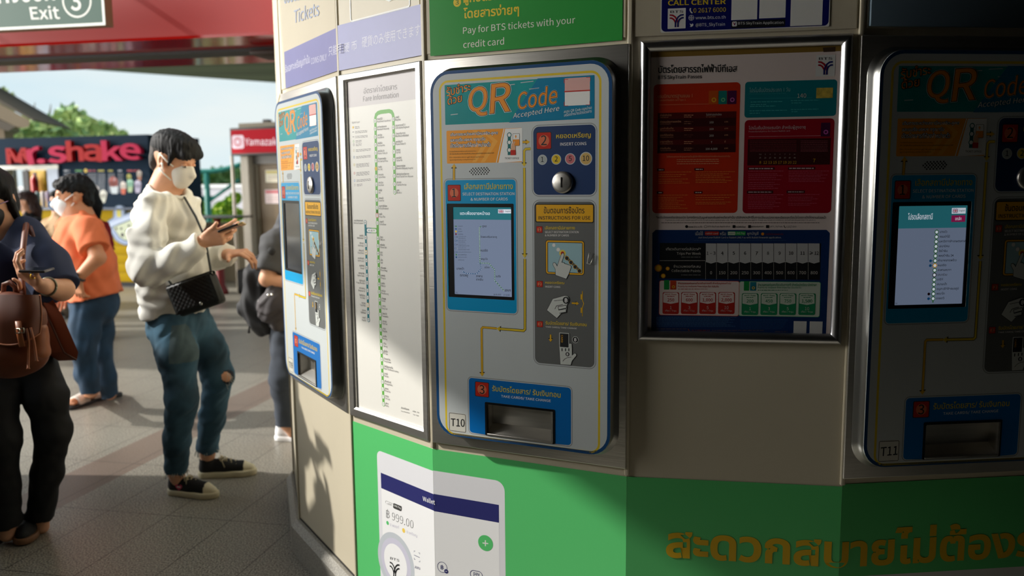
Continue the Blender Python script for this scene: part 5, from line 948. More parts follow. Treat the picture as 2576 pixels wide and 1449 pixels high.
tree('tree', 'leafy treetop showing just above the brown eave at the far left', [(20, 252, 14), (4, 238, 10), (10, 262, 16), (-10, 270, 30)], 20.5, -3, 0, LV, .15, 120, 6)
tree('bush', 'bright yellow green bush behind the high table', [(540, 537, 13), (560, 523, 15), (580, 509, 13), (592, 497, 9), (555, 546, 18), (580, 540, 20), (530, 552, 15), (600, 540, 13), (512, 558, 13), (560, 562, 16)], 21, -1.4, 560, LB_, .11, 330, 7, 'bush')
tree('bush', 'pale green bush at the left of the steel post', [(503, 510, 10), (500, 525, 14), (505, 548, 14), (498, 560, 14)], 18, -1.4, 502, LB_, .09, 220, 8, 'bush')
tree('tree', 'dark green treetops above the grey road wall', [(505, 452, 16), (540, 448, 18), (570, 444, 20), (600, 446, 18), (625, 440, 16), (485, 455, 16)], 42, -3, 560, LD, .3, 240, 9)
# brown eave at the far left
mb = MB(); BR = M((124, 108, 86), .7, noise=.08, scale=2); BR2 = M((84, 74, 62), .7); y = 16.
ev = thing('canopy_eave', 'brown sloping eave at the far left edge above the stall', 'roof')
def slab(mb, f4, dy, m): q = [px_at(u, v, y) for u, v in f4]; q2 = [p + Vector((-.6, dy, 0)) for p in q]; n = len(q); mb.add(q + q2, [tuple(range(n)), tuple(range(2 * n - 1, n - 1, -1))] + [(j, (j + 1) % n, n + (j + 1) % n, n + j) for j in range(n)], m)
slab(mb, [(-120, 182), (86, 301), (82, 304), (-120, 196)], 2.5, BR2); mb.build('roof_sheet', ev)
mb = MB(); slab(mb, [(-120, 196), (76, 303), (73, 318), (60, 322), (40, 318), (-120, 240)], .3, BR); mb.build('gutter', ev)
mb = MB(); slab(mb, [(-120, 250), (40, 318), (20, 330), (-120, 275)], 1.2, BR2); mb.build('soffit', ev)
mb = MB(); p = px_at(0, 330, y + .3); mb.box(p.x - .2, p.x + .08, p.y, p.y + .3, 0, p.z + .1, BR); mb.build('post', ev)
# ------------------------------------------------------------------ people: bodies and clothes as blended solids
import openvdb
V3 = lambda *a: np.array(a, float)
def nv(v): v = np.asarray(v, float); return v / max(1e-9, np.linalg.norm(v))
class Blob:
    def __init__(s, h=.006): s.p = []; s.h = h; s.nz = None
    def cone(s, a, b, ra, rb, k=.02, sq=None, ca=False, cb=False, sub=False):
        """round cone a-b; sq=(axis, factor) flattens the section; ca/cb cut the ends flat"""
        s.p.append(('c', np.asarray(a, float), np.asarray(b, float), ra, rb, k, sq, ca, cb, sub)); return s
    def chain(s, pts, rs, k=.02, sq=None, ca=False, cb=False):
        for i in range(len(pts) - 1): s.cone(pts[i], pts[i + 1], rs[i], rs[i + 1], k, sq, ca and i == 0, cb and i == len(pts) - 2)
        return s
    def ell(s, c, r, ax=None, k=.02, sub=False):
        s.p.append(('e', np.asarray(c, float), np.asarray(r, float), np.eye(3) if ax is None else np.asarray(ax, float), k, sub)); return s
    def cut(s, pt, n): s.p.append(('p', np.asarray(pt, float), nv(n))); return s
    def folds(s, amp, scale, seed=1, stretch=(1, 1, 1)): s.nz = (amp, scale, seed, stretch); return s
    def mesh(s, name):
        lo = np.full(3, 1e9); hi = -lo
        for q in s.p:
            if q[0] == 'c' and not q[9]:
                for pt, r in ((q[1], q[3]), (q[2], q[4])): lo = np.minimum(lo, pt - r); hi = np.maximum(hi, pt + r)
            elif q[0] == 'e' and not q[5]: lo = np.minimum(lo, q[1] - q[2].max()); hi = np.maximum(hi, q[1] + q[2].max())
        h = s.h; m = .03; lo -= m; hi += m; n = np.ceil((hi - lo) / h).astype(int) + 1
        D = np.full(n, .2, np.float32); ax = [lo[i] + h * np.arange(n[i]) for i in range(3)]
        for q in s.p:
            if q[0] == 'p': 
                d = sum((ax[i] - q[1][i]).reshape([-1 if j == i else 1 for j in range(3)]) * q[2][i] for i in range(3)); np.maximum(D, d.astype(np.float32), out=D); continue
            if q[0] == 'c':
                _, a, b, ra, rb, k, sq, ca, cb, sub = q; r = max(ra, rb) + k + .03; l_ = np.minimum(a, b) - r; h_ = np.maximum(a, b) + r
            else:
                _, c, rr_, R3, k, sub = q; r = rr_.max() + k + .03; l_ = c - r; h_ = c + r
            i0 = np.clip(((l_ - lo) / h).astype(int), 0, n); i1 = np.clip(((h_ - lo) / h).astype(int) + 1, 0, n)
            if (i1 <= i0).any(): continue
            X = ax[0][i0[0]:i1[0]][:, None, None]; Y = ax[1][i0[1]:i1[1]][None, :, None]; Z = ax[2][i0[2]:i1[2]][None, None, :]
            if q[0] == 'c':
                e = b - a; L2 = e @ e + 1e-12; px, py, pz = X - a[0], Y - a[1], Z - a[2]; t = (px * e[0] + py * e[1] + pz * e[2]) / L2; tc = np.clip(t, 0, 1)
                dx, dy, dz = px - tc * e[0], py - tc * e[1], pz - tc * e[2]
                if sq is not None:
                    w = nv(sq[0]); dt = (dx * w[0] + dy * w[1] + dz * w[2]) * (1 / sq[1] - 1); dx, dy, dz = dx + dt * w[0], dy + dt * w[1], dz + dt * w[2]
                    d = (np.sqrt(dx * dx + dy * dy + dz * dz) - (ra + (rb - ra) * tc)) * (.5 + .5 * sq[1])
                else: d = np.sqrt(dx * dx + dy * dy + dz * dz) - (ra + (rb - ra) * tc)
                L = math.sqrt(L2)
                if ca: d = np.maximum(d, -t * L)
                if cb: d = np.maximum(d, (t - 1) * L)
            else:
                P = [X - c[0], Y - c[1], Z - c[2]]; u = [(P[0] * R3[0][j] + P[1] * R3[1][j] + P[2] * R3[2][j]) for j in range(3)]
                k0 = np.sqrt(sum((u[j] / rr_[j]) ** 2 for j in range(3))); k1 = np.sqrt(sum((u[j] / rr_[j] ** 2) ** 2 for j in range(3))) + 1e-9; d = k0 * (k0 - 1) / k1
            V_ = D[i0[0]:i1[0], i0[1]:i1[1], i0[2]:i1[2]]
            if sub: d = -d; hh = np.maximum(k - np.abs(V_ - d), 0) / k; V_[...] = np.maximum(V_, d) + hh * hh * k * .25
            else: hh = np.maximum(k - np.abs(V_ - d), 0) / k; V_[...] = np.minimum(V_, d) - hh * hh * k * .25
        if s.nz:
            amp, sc, seed, st = s.nz; rn = np.random.RandomState(seed); msk = np.abs(D) < amp * 2 + 2 * h; I = np.nonzero(msk); P = np.stack([ax[j][I[j]] * st[j] for j in range(3)], 1) * sc; w = np.zeros(len(P)); 
            for o in range(7):
                K = rn.normal(size=3); K2 = rn.normal(size=3) * .8; w += np.sin(P @ K * 2 + rn.rand() * 6 + 1.6 * np.sin(P @ K2 * 1.3 + rn.rand() * 6)) * (1 if o < 4 else .6)
            D[I] += (amp * w / 3.2).astype(np.float32)
        g = openvdb.FloatGrid(background=.2); g.copyFromArray(D.astype(np.float32)); pts, quads = g.convertToQuads(0.0)
        me = bpy.data.meshes.new(name); pts = pts * h + lo; quads = quads[:, ::-1]
        me.vertices.add(len(pts)); me.vertices.foreach_set('co', pts.astype(np.float32).ravel()); me.loops.add(quads.size); me.loops.foreach_set('vertex_index', quads.astype(np.int32).ravel())
        me.polygons.add(len(quads)); me.polygons.foreach_set('loop_start', np.arange(0, quads.size, 4, dtype=np.int32)); me.update(calc_edges=True)
        me.polygons.foreach_set('use_smooth', [True] * len(quads)); me.update()
        # orient outward
        if len(quads):
            cc = np.array(me.polygons[0].center); 
            vol = np.einsum('ij,ij->i', pts[quads[:, 0]] - pts.mean(0), np.cross(pts[quads[:, 1]] - pts.mean(0), pts[quads[:, 2]] - pts.mean(0))).sum()
            if vol < 0: me.flip_normals()
        s.D = (D, lo, h); return me
    def build(s, name, mat, parent=None, label=None, paint=()):
        me = s.mesh(name); me.materials.append(mat)
        for pm, pred in paint:
            me.materials.append(pm); k = len(me.materials) - 1; c = np.zeros(len(me.polygons) * 3, np.float32); me.polygons.foreach_get('center', c); ok = pred(c.reshape(-1, 3))
            mi = np.zeros(len(me.polygons), np.int32); me.polygons.foreach_get('material_index', mi); mi[ok] = k; me.polygons.foreach_set('material_index', mi)
        o = link(name, me, None, None, label)
        if parent is not None: o.parent = parent; o.matrix_parent_inverse = parent.matrix_world.inverted()
        return o
def J(u, v, y): return np.array(px_at(u, v, y))
def kid(mb, name, parent, label=None):
    o = mb.build(name, None, None, label); o.parent = parent; o.matrix_parent_inverse = parent.matrix_world.inverted(); return o
def near(p, r): return lambda c: np.linalg.norm(c - np.asarray(p), axis=1) < r

def head_axes(f, up=(0, 0, 1)):
    f = nv(f); r = nv(np.cross(f, up)); u = np.cross(r, f); return np.stack([r, f, u], 1)     # columns: right, forward, up
def add_head(B, c, A, s=1.):
    L = lambda x, y, z: c + A @ (np.array([x, y, z]) * s)
    B.ell(L(0, -.014, .034), V3(.077, .098, .087) * s, A, .03); B.ell(L(0, .030, -.030), V3(.060, .062, .084) * s, A, .03)
    B.cone(L(-.02, .048, -.088), L(.02, .048, -.088), .026 * s, .026 * s, .03); B.cone(L(-.046, .01, -.062), L(.046, .01, -.062), .03 * s, .03 * s, .03)
    B.cone(L(-.03, .078, .022), L(.03, .078, .022), .011 * s, .011 * s, .02); B.cone(L(0, .086, .006), L(0, .106, -.028), .008 * s, .0125 * s, .014); B.cone(L(-.011, .094, -.032), L(.011, .094, -.032), .009 * s, .009 * s, .01)
    B.cone(L(-.018, .086, -.062), L(.018, .086, -.062), .008 * s, .008 * s, .012)
    for sx in (-1, 1):
        B.ell(L(sx * .031, .093, .003), V3(.017, .012, .010) * s, A, .012, True)
        ea = A @ np.array([[.9, .43 * sx, 0], [-.43 * sx, .9, -.12], [0, .12, 1]]); B.ell(L(sx * .081, -.006, -.004), V3(.0085, .0205, .033) * s, ea, .008); B.ell(L(sx * .089, .002, .002), V3(.006, .010, .017) * s, ea, .004, True)
    return L
def add_hand(B, w, f, n, t, curl=(.5, .5, .5, .5), thumb=.5, s=1., spread=.1, tf=0.):
    """w wrist, f along fingers, n out of the palm, t toward the thumb"""
    f, n = nv(f), nv(n); n = nv(n - f * (f @ n)); t0 = np.cross(f, n); t = t0 if t0 @ np.asarray(t) > 0 else -t0
    kn = []
    for i, x in enumerate((.029, .010, -.010, -.028)):
        k = w + (f * (.088, .092, .088, .080)[i] + t * x) * s; kn.append(k); B.cone(w + (f * .02 + t * x * .55) * s, k, .0145 * s, .0115 * s, .010, (n, .8))
    B.cone(w - f * .01 * s, w + f * .035 * s, .021 * s, .022 * s, .015, (n, .75))
    for i, k in enumerate(kn):
        L = (.042, .047, .043, .034)[i] * s; d = nv(f + t * spread * (1.5 - i) * .6); p = k; c = curl[i]
        for j, (ll, r) in enumerate(((1, .0090), (.66, .0082), (.52, .0074))):
            d = nv(d * math.cos(c) + n * math.sin(c)); q = p + d * L * ll; B.cone(p, q, r * s, (r - .0008) * s, .003); p = q; n_ = n; c = curl[i] * .9
            n = nv(n - d * (n @ d)) if abs(n @ d) < .99 else n
        n = nv(n_); n = nv(np.cross(t, f)) if False else n
        n = nv(np.cross(f, t)) * (1 if np.cross(f, t) @ n_ >= 0 else -1) if i < 3 else n
    nn = np.cross(f, t); b = w + (f * .022 + t * .024) * s; d = nv(f * (.55 + tf) + t * (.75 - .6 * tf) + n * thumb * .3); p = b + d * .038 * s; B.cone(b, p, .0135 * s, .0105 * s, .008)
    d = nv(d + f * .5 + n * thumb * .4); q = p + d * .032 * s; B.cone(p, q, .0102 * s, .0092 * s, .004); d = nv(d + n * thumb * .5); B.cone(q, q + d * .026 * s, .0092 * s, .0078 * s, .004)
SKIN = M((216, 160, 126), .5, noise=.05, scale=14); SKIN2 = M((196, 134, 96), .5, noise=.05, scale=14)
EYEW = M((226, 222, 214), .3); EYEB = M((30, 20, 16), .2); HAIR = M((9, 8, 9), .62, noise=.4, scale=90, bump=.35, aniso=(1, 1, .2), spec=.25); BROW = M((34, 24, 20), .7)
def face_bits(p, L, A, s=1., lid=0.):
    for sx in (-1, 1):
        mb = MB(); c = L(sx * .031, .0795, .002); T = Matrix.Translation(c)
        bm = bmesh.new(); bmesh.ops.create_uvsphere(bm, u_segments=14, v_segments=10, radius=.0118 * s); mb.bm(bm, EYEW, T, True)
        bm = bmesh.new(); bmesh.ops.create_uvsphere(bm, u_segments=12, v_segments=8, radius=.0062 * s); mb.bm(bm, EYEB, Matrix.Translation(L(sx * .031, .0862, .001 - lid * .002)), True); kid(mb, 'eye', p)
        if lid:
            B = Blob(.0022); B.ell(L(sx * .031, .080, .004), V3(.0140, .0128, .010) * s, A, .004); B.cut(L(0, 0, .004 - .010 * lid), -A[:, 2]); B.build('eyelid', SKIN, p); mb = MB(); zl = .004 - .010 * lid; mb.tube([L(sx * .0175, .0875, zl), L(sx * .031, .0935, zl - .0015), L(sx * .0445, .0865, zl)], .0016 * s, BROW, 5); kid(mb, 'eyelash', p)
        mb = MB(); mb.tube([L(sx * .014, .0885, .021), L(sx * .030, .0885, .0265), L(sx * .047, .078, .0235)], [.0032 * s, .0042 * s, .0018 * s], BROW, 6); kid(mb, 'eyebrow', p)
def face_mask(p, c, A, L, mat, s=1., cup=0.):
    B = Blob(.0035); add_mask(B, L, A, s, cup); o = B.build('face_mask', mat, p); return o
def add_mask(B, L, A, s, cup):
    B.ell(L(0, .044, -.044), V3(.060, .064 + cup, .068) * s, A, .02); B.cone(L(0, .098, -.012), L(0, .112 + cup * .6, -.036), .008 * s, .014 * s, .02); B.cone(L(-.02, .054, -.088), L(.02, .054, -.088), .026 * s, .026 * s, .02)
    B.cut(L(0, .09, .0), A @ V3(0, -.25, 1)); B.cut(L(0, .024, -.05), A @ V3(0, -1, .25)); B.cut(L(0, .05, -.122), A @ V3(0, .12, -1))
def strap(p, pts, r, m, name='strap', n=6, flat=None): mb = MB(); mb.tube(pts, r, m, n, True, flat); return kid(mb, name, p)

def sneaker(p, heel, d, L=.27, up=(16, 16, 17), sole=(206, 196, 164), toe=True, pitch=0., heart=None, lace=(196, 184, 152), yaw_up=None):
    """canvas shoe: heel on the ground, d the toe direction"""
    d = nv(V3(d[0], d[1], 0)); r = V3(d[1], -d[0], 0); z = V3(0, 0, 1); k = L / .27
    if pitch: d, z = d * math.cos(pitch) + z * math.sin(pitch), z * math.cos(pitch) - d * math.sin(pitch)
    Q = lambda x, y, w: heel + (d * x + r * y + z * w) * k
    UM, SM = M(up, .75, noise=.1, scale=30), M(sole, .6)
    B = Blob(.004); B.chain([Q(.038, 0, .045), Q(.13, 0, .042), Q(.20, 0, .034), Q(.236, 0, .028)], [.036, .036, .034, .028], .02, (r, .95)); B.cone(Q(.045, 0, .05), Q(.04, 0, .092), .036, .036, .02, (r, .85), False, True); B.cone(Q(.10, 0, .055), Q(.16, 0, .045), .03, .026, .02); B.cut(Q(0, 0, .012), -z)
    B.cone(Q(.043, 0, .075), Q(.041, 0, .12), .030, .030, .004, (r, .85), True, False, True)
    pt = []
    if toe: pt.append((M((222, 212, 180), .5), lambda c: ((c - Q(.212, 0, 0)) @ d > 0)))
    o = B.build('shoe', UM, p, None, pt)
    B = Blob(.004); B.chain([Q(.036, 0, .016), Q(.13, 0, .016), Q(.20, .002, .016), Q(.232, 0, .016)], [.042, .043, .046, .040], .02, (r, .95)); B.cut(Q(0, 0, .030), z); B.cut(Q(0, 0, 0), -z); s_ = B.build('sole', SM, o)
    mb = MB(); LM = M(lace, .8)
    for i in range(5):
        x = .105 + i * .021; h = .097 - i * .0075
        mb.tube([Q(x, -.022, h - .012), Q(x + .004, 0, h + .001), Q(x + .010, .022, h - .013)], .0024, LM, 5); mb.tube([Q(x, .022, h - .012), Q(x + .004, 0, h), Q(x + .010, -.022, h - .013)], .0024, LM, 5)
    for sy in (-1, 1): mb.tube([Q(.108, 0, .092), Q(.10, sy * .02, .096), Q(.112, sy * .034, .082), Q(.125, sy * .016, .088)], .0022, LM, 5); mb.tube([Q(.108, 0, .092), Q(.118, sy * .03, .075), Q(.128, sy * .038, .052)], .0022, LM, 5)
    kid(mb, 'laces', o)
    if heart is not None:
        sy = heart; hp = [(0, -.012), (.012, 0), (.013, .007), (.009, .011), (.004, .010), (0, .005), (-.004, .010), (-.009, .011), (-.013, .007), (-.012, 0)]
        hp = [(.082 + a * 1.5, .05 + b * 1.3) for a, b in hp]; mb = MB(); mb.add([Q(x, sy * .0395, w) for x, w in hp], [tuple(range(len(hp)))], M((214, 74, 110), .6)); mb.add([Q(x, sy * .0399, w) for x, w in ((.072, .049), (.092, .049), (.092, .055), (.072, .055))], [(0, 1, 2, 3)], PAPER); kid(mb, 'heart_patch', o)
    return o

# ---------------- young man in the white shirt
def man_white():
    base = px_floor(510, 1225); p = thing('person', 'person in cream long-sleeved shirt and torn blue jeans looking down at a phone', 'person', Matrix.Translation(base))
    hd = J(436, 404, 3.9); A = head_axes((.93, -.26, -.30)); S = 1.02
    shr, shl = J(388, 523, 3.73), J(462, 516, 4.06); elr, wrr = J(374, 683, 3.60), J(512, 607, 3.60); ell_, wrl = J(468, 676, 4.10), J(574, 640, 3.86)
    nk = J(414, 484, 3.9); ch = J(424, 575, 3.9); be = J(436, 700, 3.92); pe = J(450, 800, 3.93); F = nv((.88, -.47, 0)); Rt = V3(F[1], -F[0], 0)
    h1 = np.array(px_floor(428, 1240)); t1 = np.array(px_floor(548, 1252)); h2 = np.array(px_floor(500, 1200)); t2 = np.array(px_floor(640, 1192)); ya, yb = (h1[1] * .75 + t1[1] * .25), (h2[1] * .75 + t2[1] * .25)
    hr, hl = J(430, 815, 3.84), J(484, 812, 4.02); kr, ar = J(457, 1000, 3.76), J(444, 1190, ya); kl, al = J(549, 950, 4.0), J(522, 1140, yb)
    B = Blob(.005); L = add_head(B, hd, A, S); B.cone(L(0, -.02, -.06), nk, .052, .056, .03); B.cone(nk, ch, .07, .10, .06, (F, .8)); B.chain([ch, be, pe], [.13, .115, .13], .05, (F, .7)); B.cone(shr, shl, .05, .05, .04)
    B.chain([shr, elr, wrr], [.045, .038, .027], .02); B.chain([shl, ell_, wrl], [.045, .038, .027], .02)
    B.chain([hr, kr, ar], [.075, .052, .036], .03); B.chain([hl, kl, al], [.075, .052, .036], .03); B.cone(ar, J(449, 1214, ya), .034, .030, .02); B.cone(al, J(522, 1168, yb), .034, .030, .02)
    d1, d2 = nv(t1 - h1), nv(t2 - h2); B.cone(h1 + d1 * .05 + V3(0, 0, .055), h1 + d1 * .17 + V3(0, 0, .036), .028, .024); B.cone(h2 + d2 * .05 + V3(0, 0, .055), h2 + d2 * .19 + V3(0, 0, .036), .028, .024)
    add_hand(B, wrr, J(578, 588, 3.56) - wrr, V3(-.1, 1, .35), V3(0, 0, 1), (.45, .6, .75, .9), .7, 1.04, .04, .6)
    add_hand(B, wrl, J(615, 634, 3.83) - wrl, V3(.1, .25, -.95), V3(0, -1, 0), (.62, .68, .72, .8), .5, 1.0, .05)
    B.build('body', SKIN, p); face_bits(p, L, A, S, .9)
    # hair: full on top, short sides and nape
    H = Blob(.0045); H.ell(L(0, -.012, .060), V3(.084, .108, .082) * S, A, .02); H.ell(L(0, .052, .072), V3(.068, .062, .046) * S, A, .03); H.cone(L(-.05, .088, .052), L(.05, .092, .048), .020, .022, .02); H.ell(L(0, -.062, -.004), V3(.066, .046, .075) * S, A, .02)
    for sx in (-1, 1): H.cone(L(sx * .064, .04, .045), L(sx * .070, .030, -.010), .016, .008, .01)
    H.ell(L(0, .098, -.042), V3(.072, .05, .082) * S, A, .008, True)
    for sx in (-1, 1): H.ell(L(sx * .095, .006, -.012), V3(.030, .034, .034) * S, A, .006, True)
    H.folds(.0022, 75, 3, (1, 1, .35)); ec = L(0, -.05, .012); H.build('hair', HAIR, p, None, [(M((52, 43, 38), .7, noise=.35, scale=120, bump=.4), lambda c: ((c - ec) @ A[:, 2] < .03) & ((c - ec) @ A[:, 1] < .03))])
    MK = M((226, 222, 214), .8, bump=.1, scale=200); face_mask(p, hd, A, L, MK, S, .006)
    for sx in (-1, 1):
        strap(p, [L(sx * .060, .050, -.014), L(sx * .080, .026, .004), L(sx * .090, .000, .024)], .0045, MK, 'mask_strap', 6, (A[:, 0], .4)); strap(p, [L(sx * .056, .050, -.078), L(sx * .081, .022, -.052), L(sx * .088, .002, -.032)], .0045, MK, 'mask_strap', 6, (A[:, 0], .4))
    mb = MB(); e = [L(.086, .010, -.010), L(.088, .016, -.022), L(.086, .022, -.04)]; mb.tube(e, [.0055, .004, .0025], M((230, 228, 222), .3), 8); kid(mb, 'earbud', p)
    # shirt
    C = Blob(.006); C.cone(J(416, 497, 3.9), J(420, 545, 3.9), .085, .135, .05, (F, .72)); C.cone(shr + V3(0, 0, .0), shl, .062, .062, .06); C.chain([J(422, 560, 3.9), be, J(446, 752, 3.93), J(446, 790, 3.93)], [.172, .172, .176, .178], .05, (F, .72), False, True); C.cone(J(468, 570, 3.84), J(478, 700, 3.84), .07, .09, .05)
    C.chain([shr, J(372, 600, 3.66), elr], [.066, .072, .070], .03); C.chain([elr, J(440, 655, 3.60), J(505, 611, 3.60)], [.070, .062, .047], .03, None, False, True); C.chain([shl, ell_], [.064, .062], .03); C.chain([ell_, J(520, 655, 3.98), J(572, 640, 3.865)], [.062, .056, .05], .02, None, False, True)
    C.ell(J(424, 468, 3.88), (.085, .075, .058), None, .012, True); C.cut(J(446, 786, 3.93), (.1, 0, -1)); C.folds(.012, 21, 5, (1.25, 1.25, .8)); SH = M((228, 226, 218), .85, noise=.03, scale=20, bump=.08)
    C.build('shirt', SH, p)
    mb = MB(); cc = J(421, 487, 3.885); n_ = 26; mb.tube([Vector(cc + V3(.083 * math.cos(a), .073 * math.sin(a), .012 - .03 * (math.cos(a) * F[0] + math.sin(a) * F[1]))) for a in [2 * PI * i / n_ for i in range(n_ + 1)]], .0085, SH, 8); kid(mb, 'collar', p)
    # jeans
    JN = M((58, 92, 112), .9, noise=.5, scale=6, bump=.12); T = Blob(.006); T.chain([J(444, 776, 3.93), J(450, 815, 3.93)], [.150, .158], .04, (F, .78), True); T.chain([hr, J(446, 890, 3.80), kr, J(446, 1100, 3.82), J(443, 1184, ya)], [.092, .088, .070, .060, .053], .035, None, False, True)
    T.chain([hl, J(525, 880, 4.0), kl, J(533, 1050, 4.06), J(521, 1132, yb)], [.092, .086, .070, .060, .053], .035, None, False, True); T.folds(.0055, 19, 8, (1.3, 1.3, .8))
    kk = kl + V3(.060, -.035, .012)
    pa = J(462, 868, 3.72)
    T.build('jeans', JN, p, None, [(M((84, 104, 110), .9, noise=.15, scale=20), lambda c: (np.abs(c[:, 0] - pa[0]) < .062) & (np.abs(c[:, 2] - pa[2]) < .085) & (c[:, 1] < pa[1] + .09)), (M((40, 46, 56), .9), near(kk, .036)), (SKIN, near(kk + V3(-.004, -.012, .002), .024))])
    mb = MB(); FRY = M((206, 206, 196), .9); rn = random.Random(4)
    for q, n_, r in ((J(443, 1186, ya), 46, .052), (J(521, 1134, yb), 40, .052)):
        for i in range(n_):
            a = rn.uniform(0, 2 * PI); b = Vector(q + V3(r * math.cos(a), r * math.sin(a), .008)); mb.tube([b, b + Vector((rn.gauss(0, .006), rn.gauss(0, .006), -rn.uniform(.01, .032)))], .0011, FRY if i % 3 else JN, 4)
    for i in range(14): b = Vector(kk + V3(rn.uniform(-.02, .02), rn.uniform(-.02, 0), rn.uniform(-.02, .03))); mb.tube([b, b + Vector((rn.gauss(.004, .012), rn.gauss(-.006, .006), -rn.uniform(.01, .045)))], .001, FRY, 4)
    kid(mb, 'frayed_threads', p)
    sneaker(p, h1, t1 - h1, .265, heart=1); sneaker(p, h2, t2 - h2, .29)
    return p
man_white()
# phone in his hand and the quilted cross-body bag
ph = thing('smartphone', 'thin dark phone with gold edge held by the person in cream', 'phone', Matrix.Translation(px_at(580, 572, 3.55))); mb = MB()
pa, pb = J(549, 584, 3.54), J(612, 560, 3.56); f = nv(pb - pa); side = nv(V3(.25, 1, .0)); u = nv(np.cross(side, f)); side = np.cross(f, u); u = u if u[2] > 0 else -u
T = Matrix([[*(f[i], side[i], u[i]), (pa + pb)[i] / 2 + side[i] * .02] for i in range(3)] + [[0, 0, 0, 1]]); l = np.linalg.norm(pb - pa) / 2
mb.box(-l, l, -.036, .036, -.004, .004, M((30, 28, 28), .25), T, .003); kid(mb, 'case', ph); mb = MB(); mb.box(-l + .004, l - .004, -.033, .033, .0041, .0046, M((120, 126, 132), .1), T); kid(mb, 'screen', ph); mb = MB(); mb.box(l - .022, l + .002, -.037, .037, -.0045, .0035, M((196, 170, 120), .3, .6), T, .003); kid(mb, 'edge', ph)
bg = thing('crossbody_bag', 'black quilted shoulder bag slung across the hip of the person in cream', 'bag', Matrix.Translation(px_at(500, 740, 3.74)))
F = nv((.96, -.28, .0)); up = nv(np.array(J(510, 700, 3.70)) - np.array(J(488, 782, 3.70))); up = nv(V3(.16, -.1, 1)); xr_ = nv(J(556, 736, 3.70) - J(440, 776, 3.76)); yr = nv(np.cross(up, xr_)); up = nv(np.cross(xr_, yr)); cB = J(496, 740, 3.70); LB2 = M((26, 30, 30), .5, noise=.12, scale=30)
T = Matrix([[xr_[i], yr[i], up[i], cB[i]] for i in range(3)] + [[0, 0, 0, 1]])
mb = MB(); mb.box(-.115, .115, -.028, .034, -.075, .070, LB2, T, .018); kid(mb, 'body', bg)
mb = MB(); nx, nz_ = 56, 40; g = []
for j in range(nz_ + 1):
    for i in range(nx + 1):
        x = -.118 + .236 * i / nx; zz = .078 - .138 * j / nz_; e = min(1, min(i, nx - i) / 4, (nz_ - j) / 4); a, b = (x * 1.0 + zz * 1.15) / .0128, (x * 1.0 - zz * 1.15) / .0128; q_ = abs(math.sin(PI * a / 2)) * abs(math.sin(PI * b / 2)); g.append(T @ Vector((x, -.033 - .0055 * e * (.45 + .55 * q_ ** .5) - (.0 if j > 2 else -.01), zz)))
mb.add(g, [(j * (nx + 1) + i, j * (nx + 1) + i + 1, (j + 1) * (nx + 1) + i + 1, (j + 1) * (nx + 1) + i) for j in range(nz_) for i in range(nx)], LB2, True)
mb.add([T @ Vector(q) for q in ((-.118, -.021, .078), (.118, -.021, .078), (.118, .036, .070), (-.118, .036, .070))], [(0, 1, 2, 3)], LB2); kid(mb, 'flap', bg)
mb = MB(); mb.lathe([(0, 0), (.009, 0), (.008, .004), (0, .006)], M((226, 224, 218), .15, 1.), T @ Matrix.Translation((.03, -.0405, -.045)) @ Matrix.Rotation(PI / 2, 4, 'X'), 16); kid(mb, 'clasp', bg)
SB_ = M((36, 44, 42), .45); e1 = T @ Vector((-.122, -.01, .06)); e2 = T @ Vector((.122, -.005, .066))
mb = MB(); mb.tube([e2, px_at(530, 680, 3.70), px_at(516, 600, 3.70), px_at(492, 545, 3.76), px_at(464, 497, 3.86), px_at(440, 480, 3.98)], .0055, SB_, 7, True); mb.tube([e1, px_at(436, 722, 3.72), px_at(412, 690, 3.74), px_at(388, 640, 3.86), px_at(380, 560, 3.98)], .0055, SB_, 7); kid(mb, 'strap', bg)
mb = MB()
for e in (e1, e2): mb.lathe([(.006, -.003), (.011, -.003), (.011, .003), (.006, .003), (.006, -.003)], M((206, 204, 198), .2, 1.), Matrix.Translation(e) @ Matrix.Rotation(PI / 2, 4, 'X'), 14)
kid(mb, 'ring', bg)

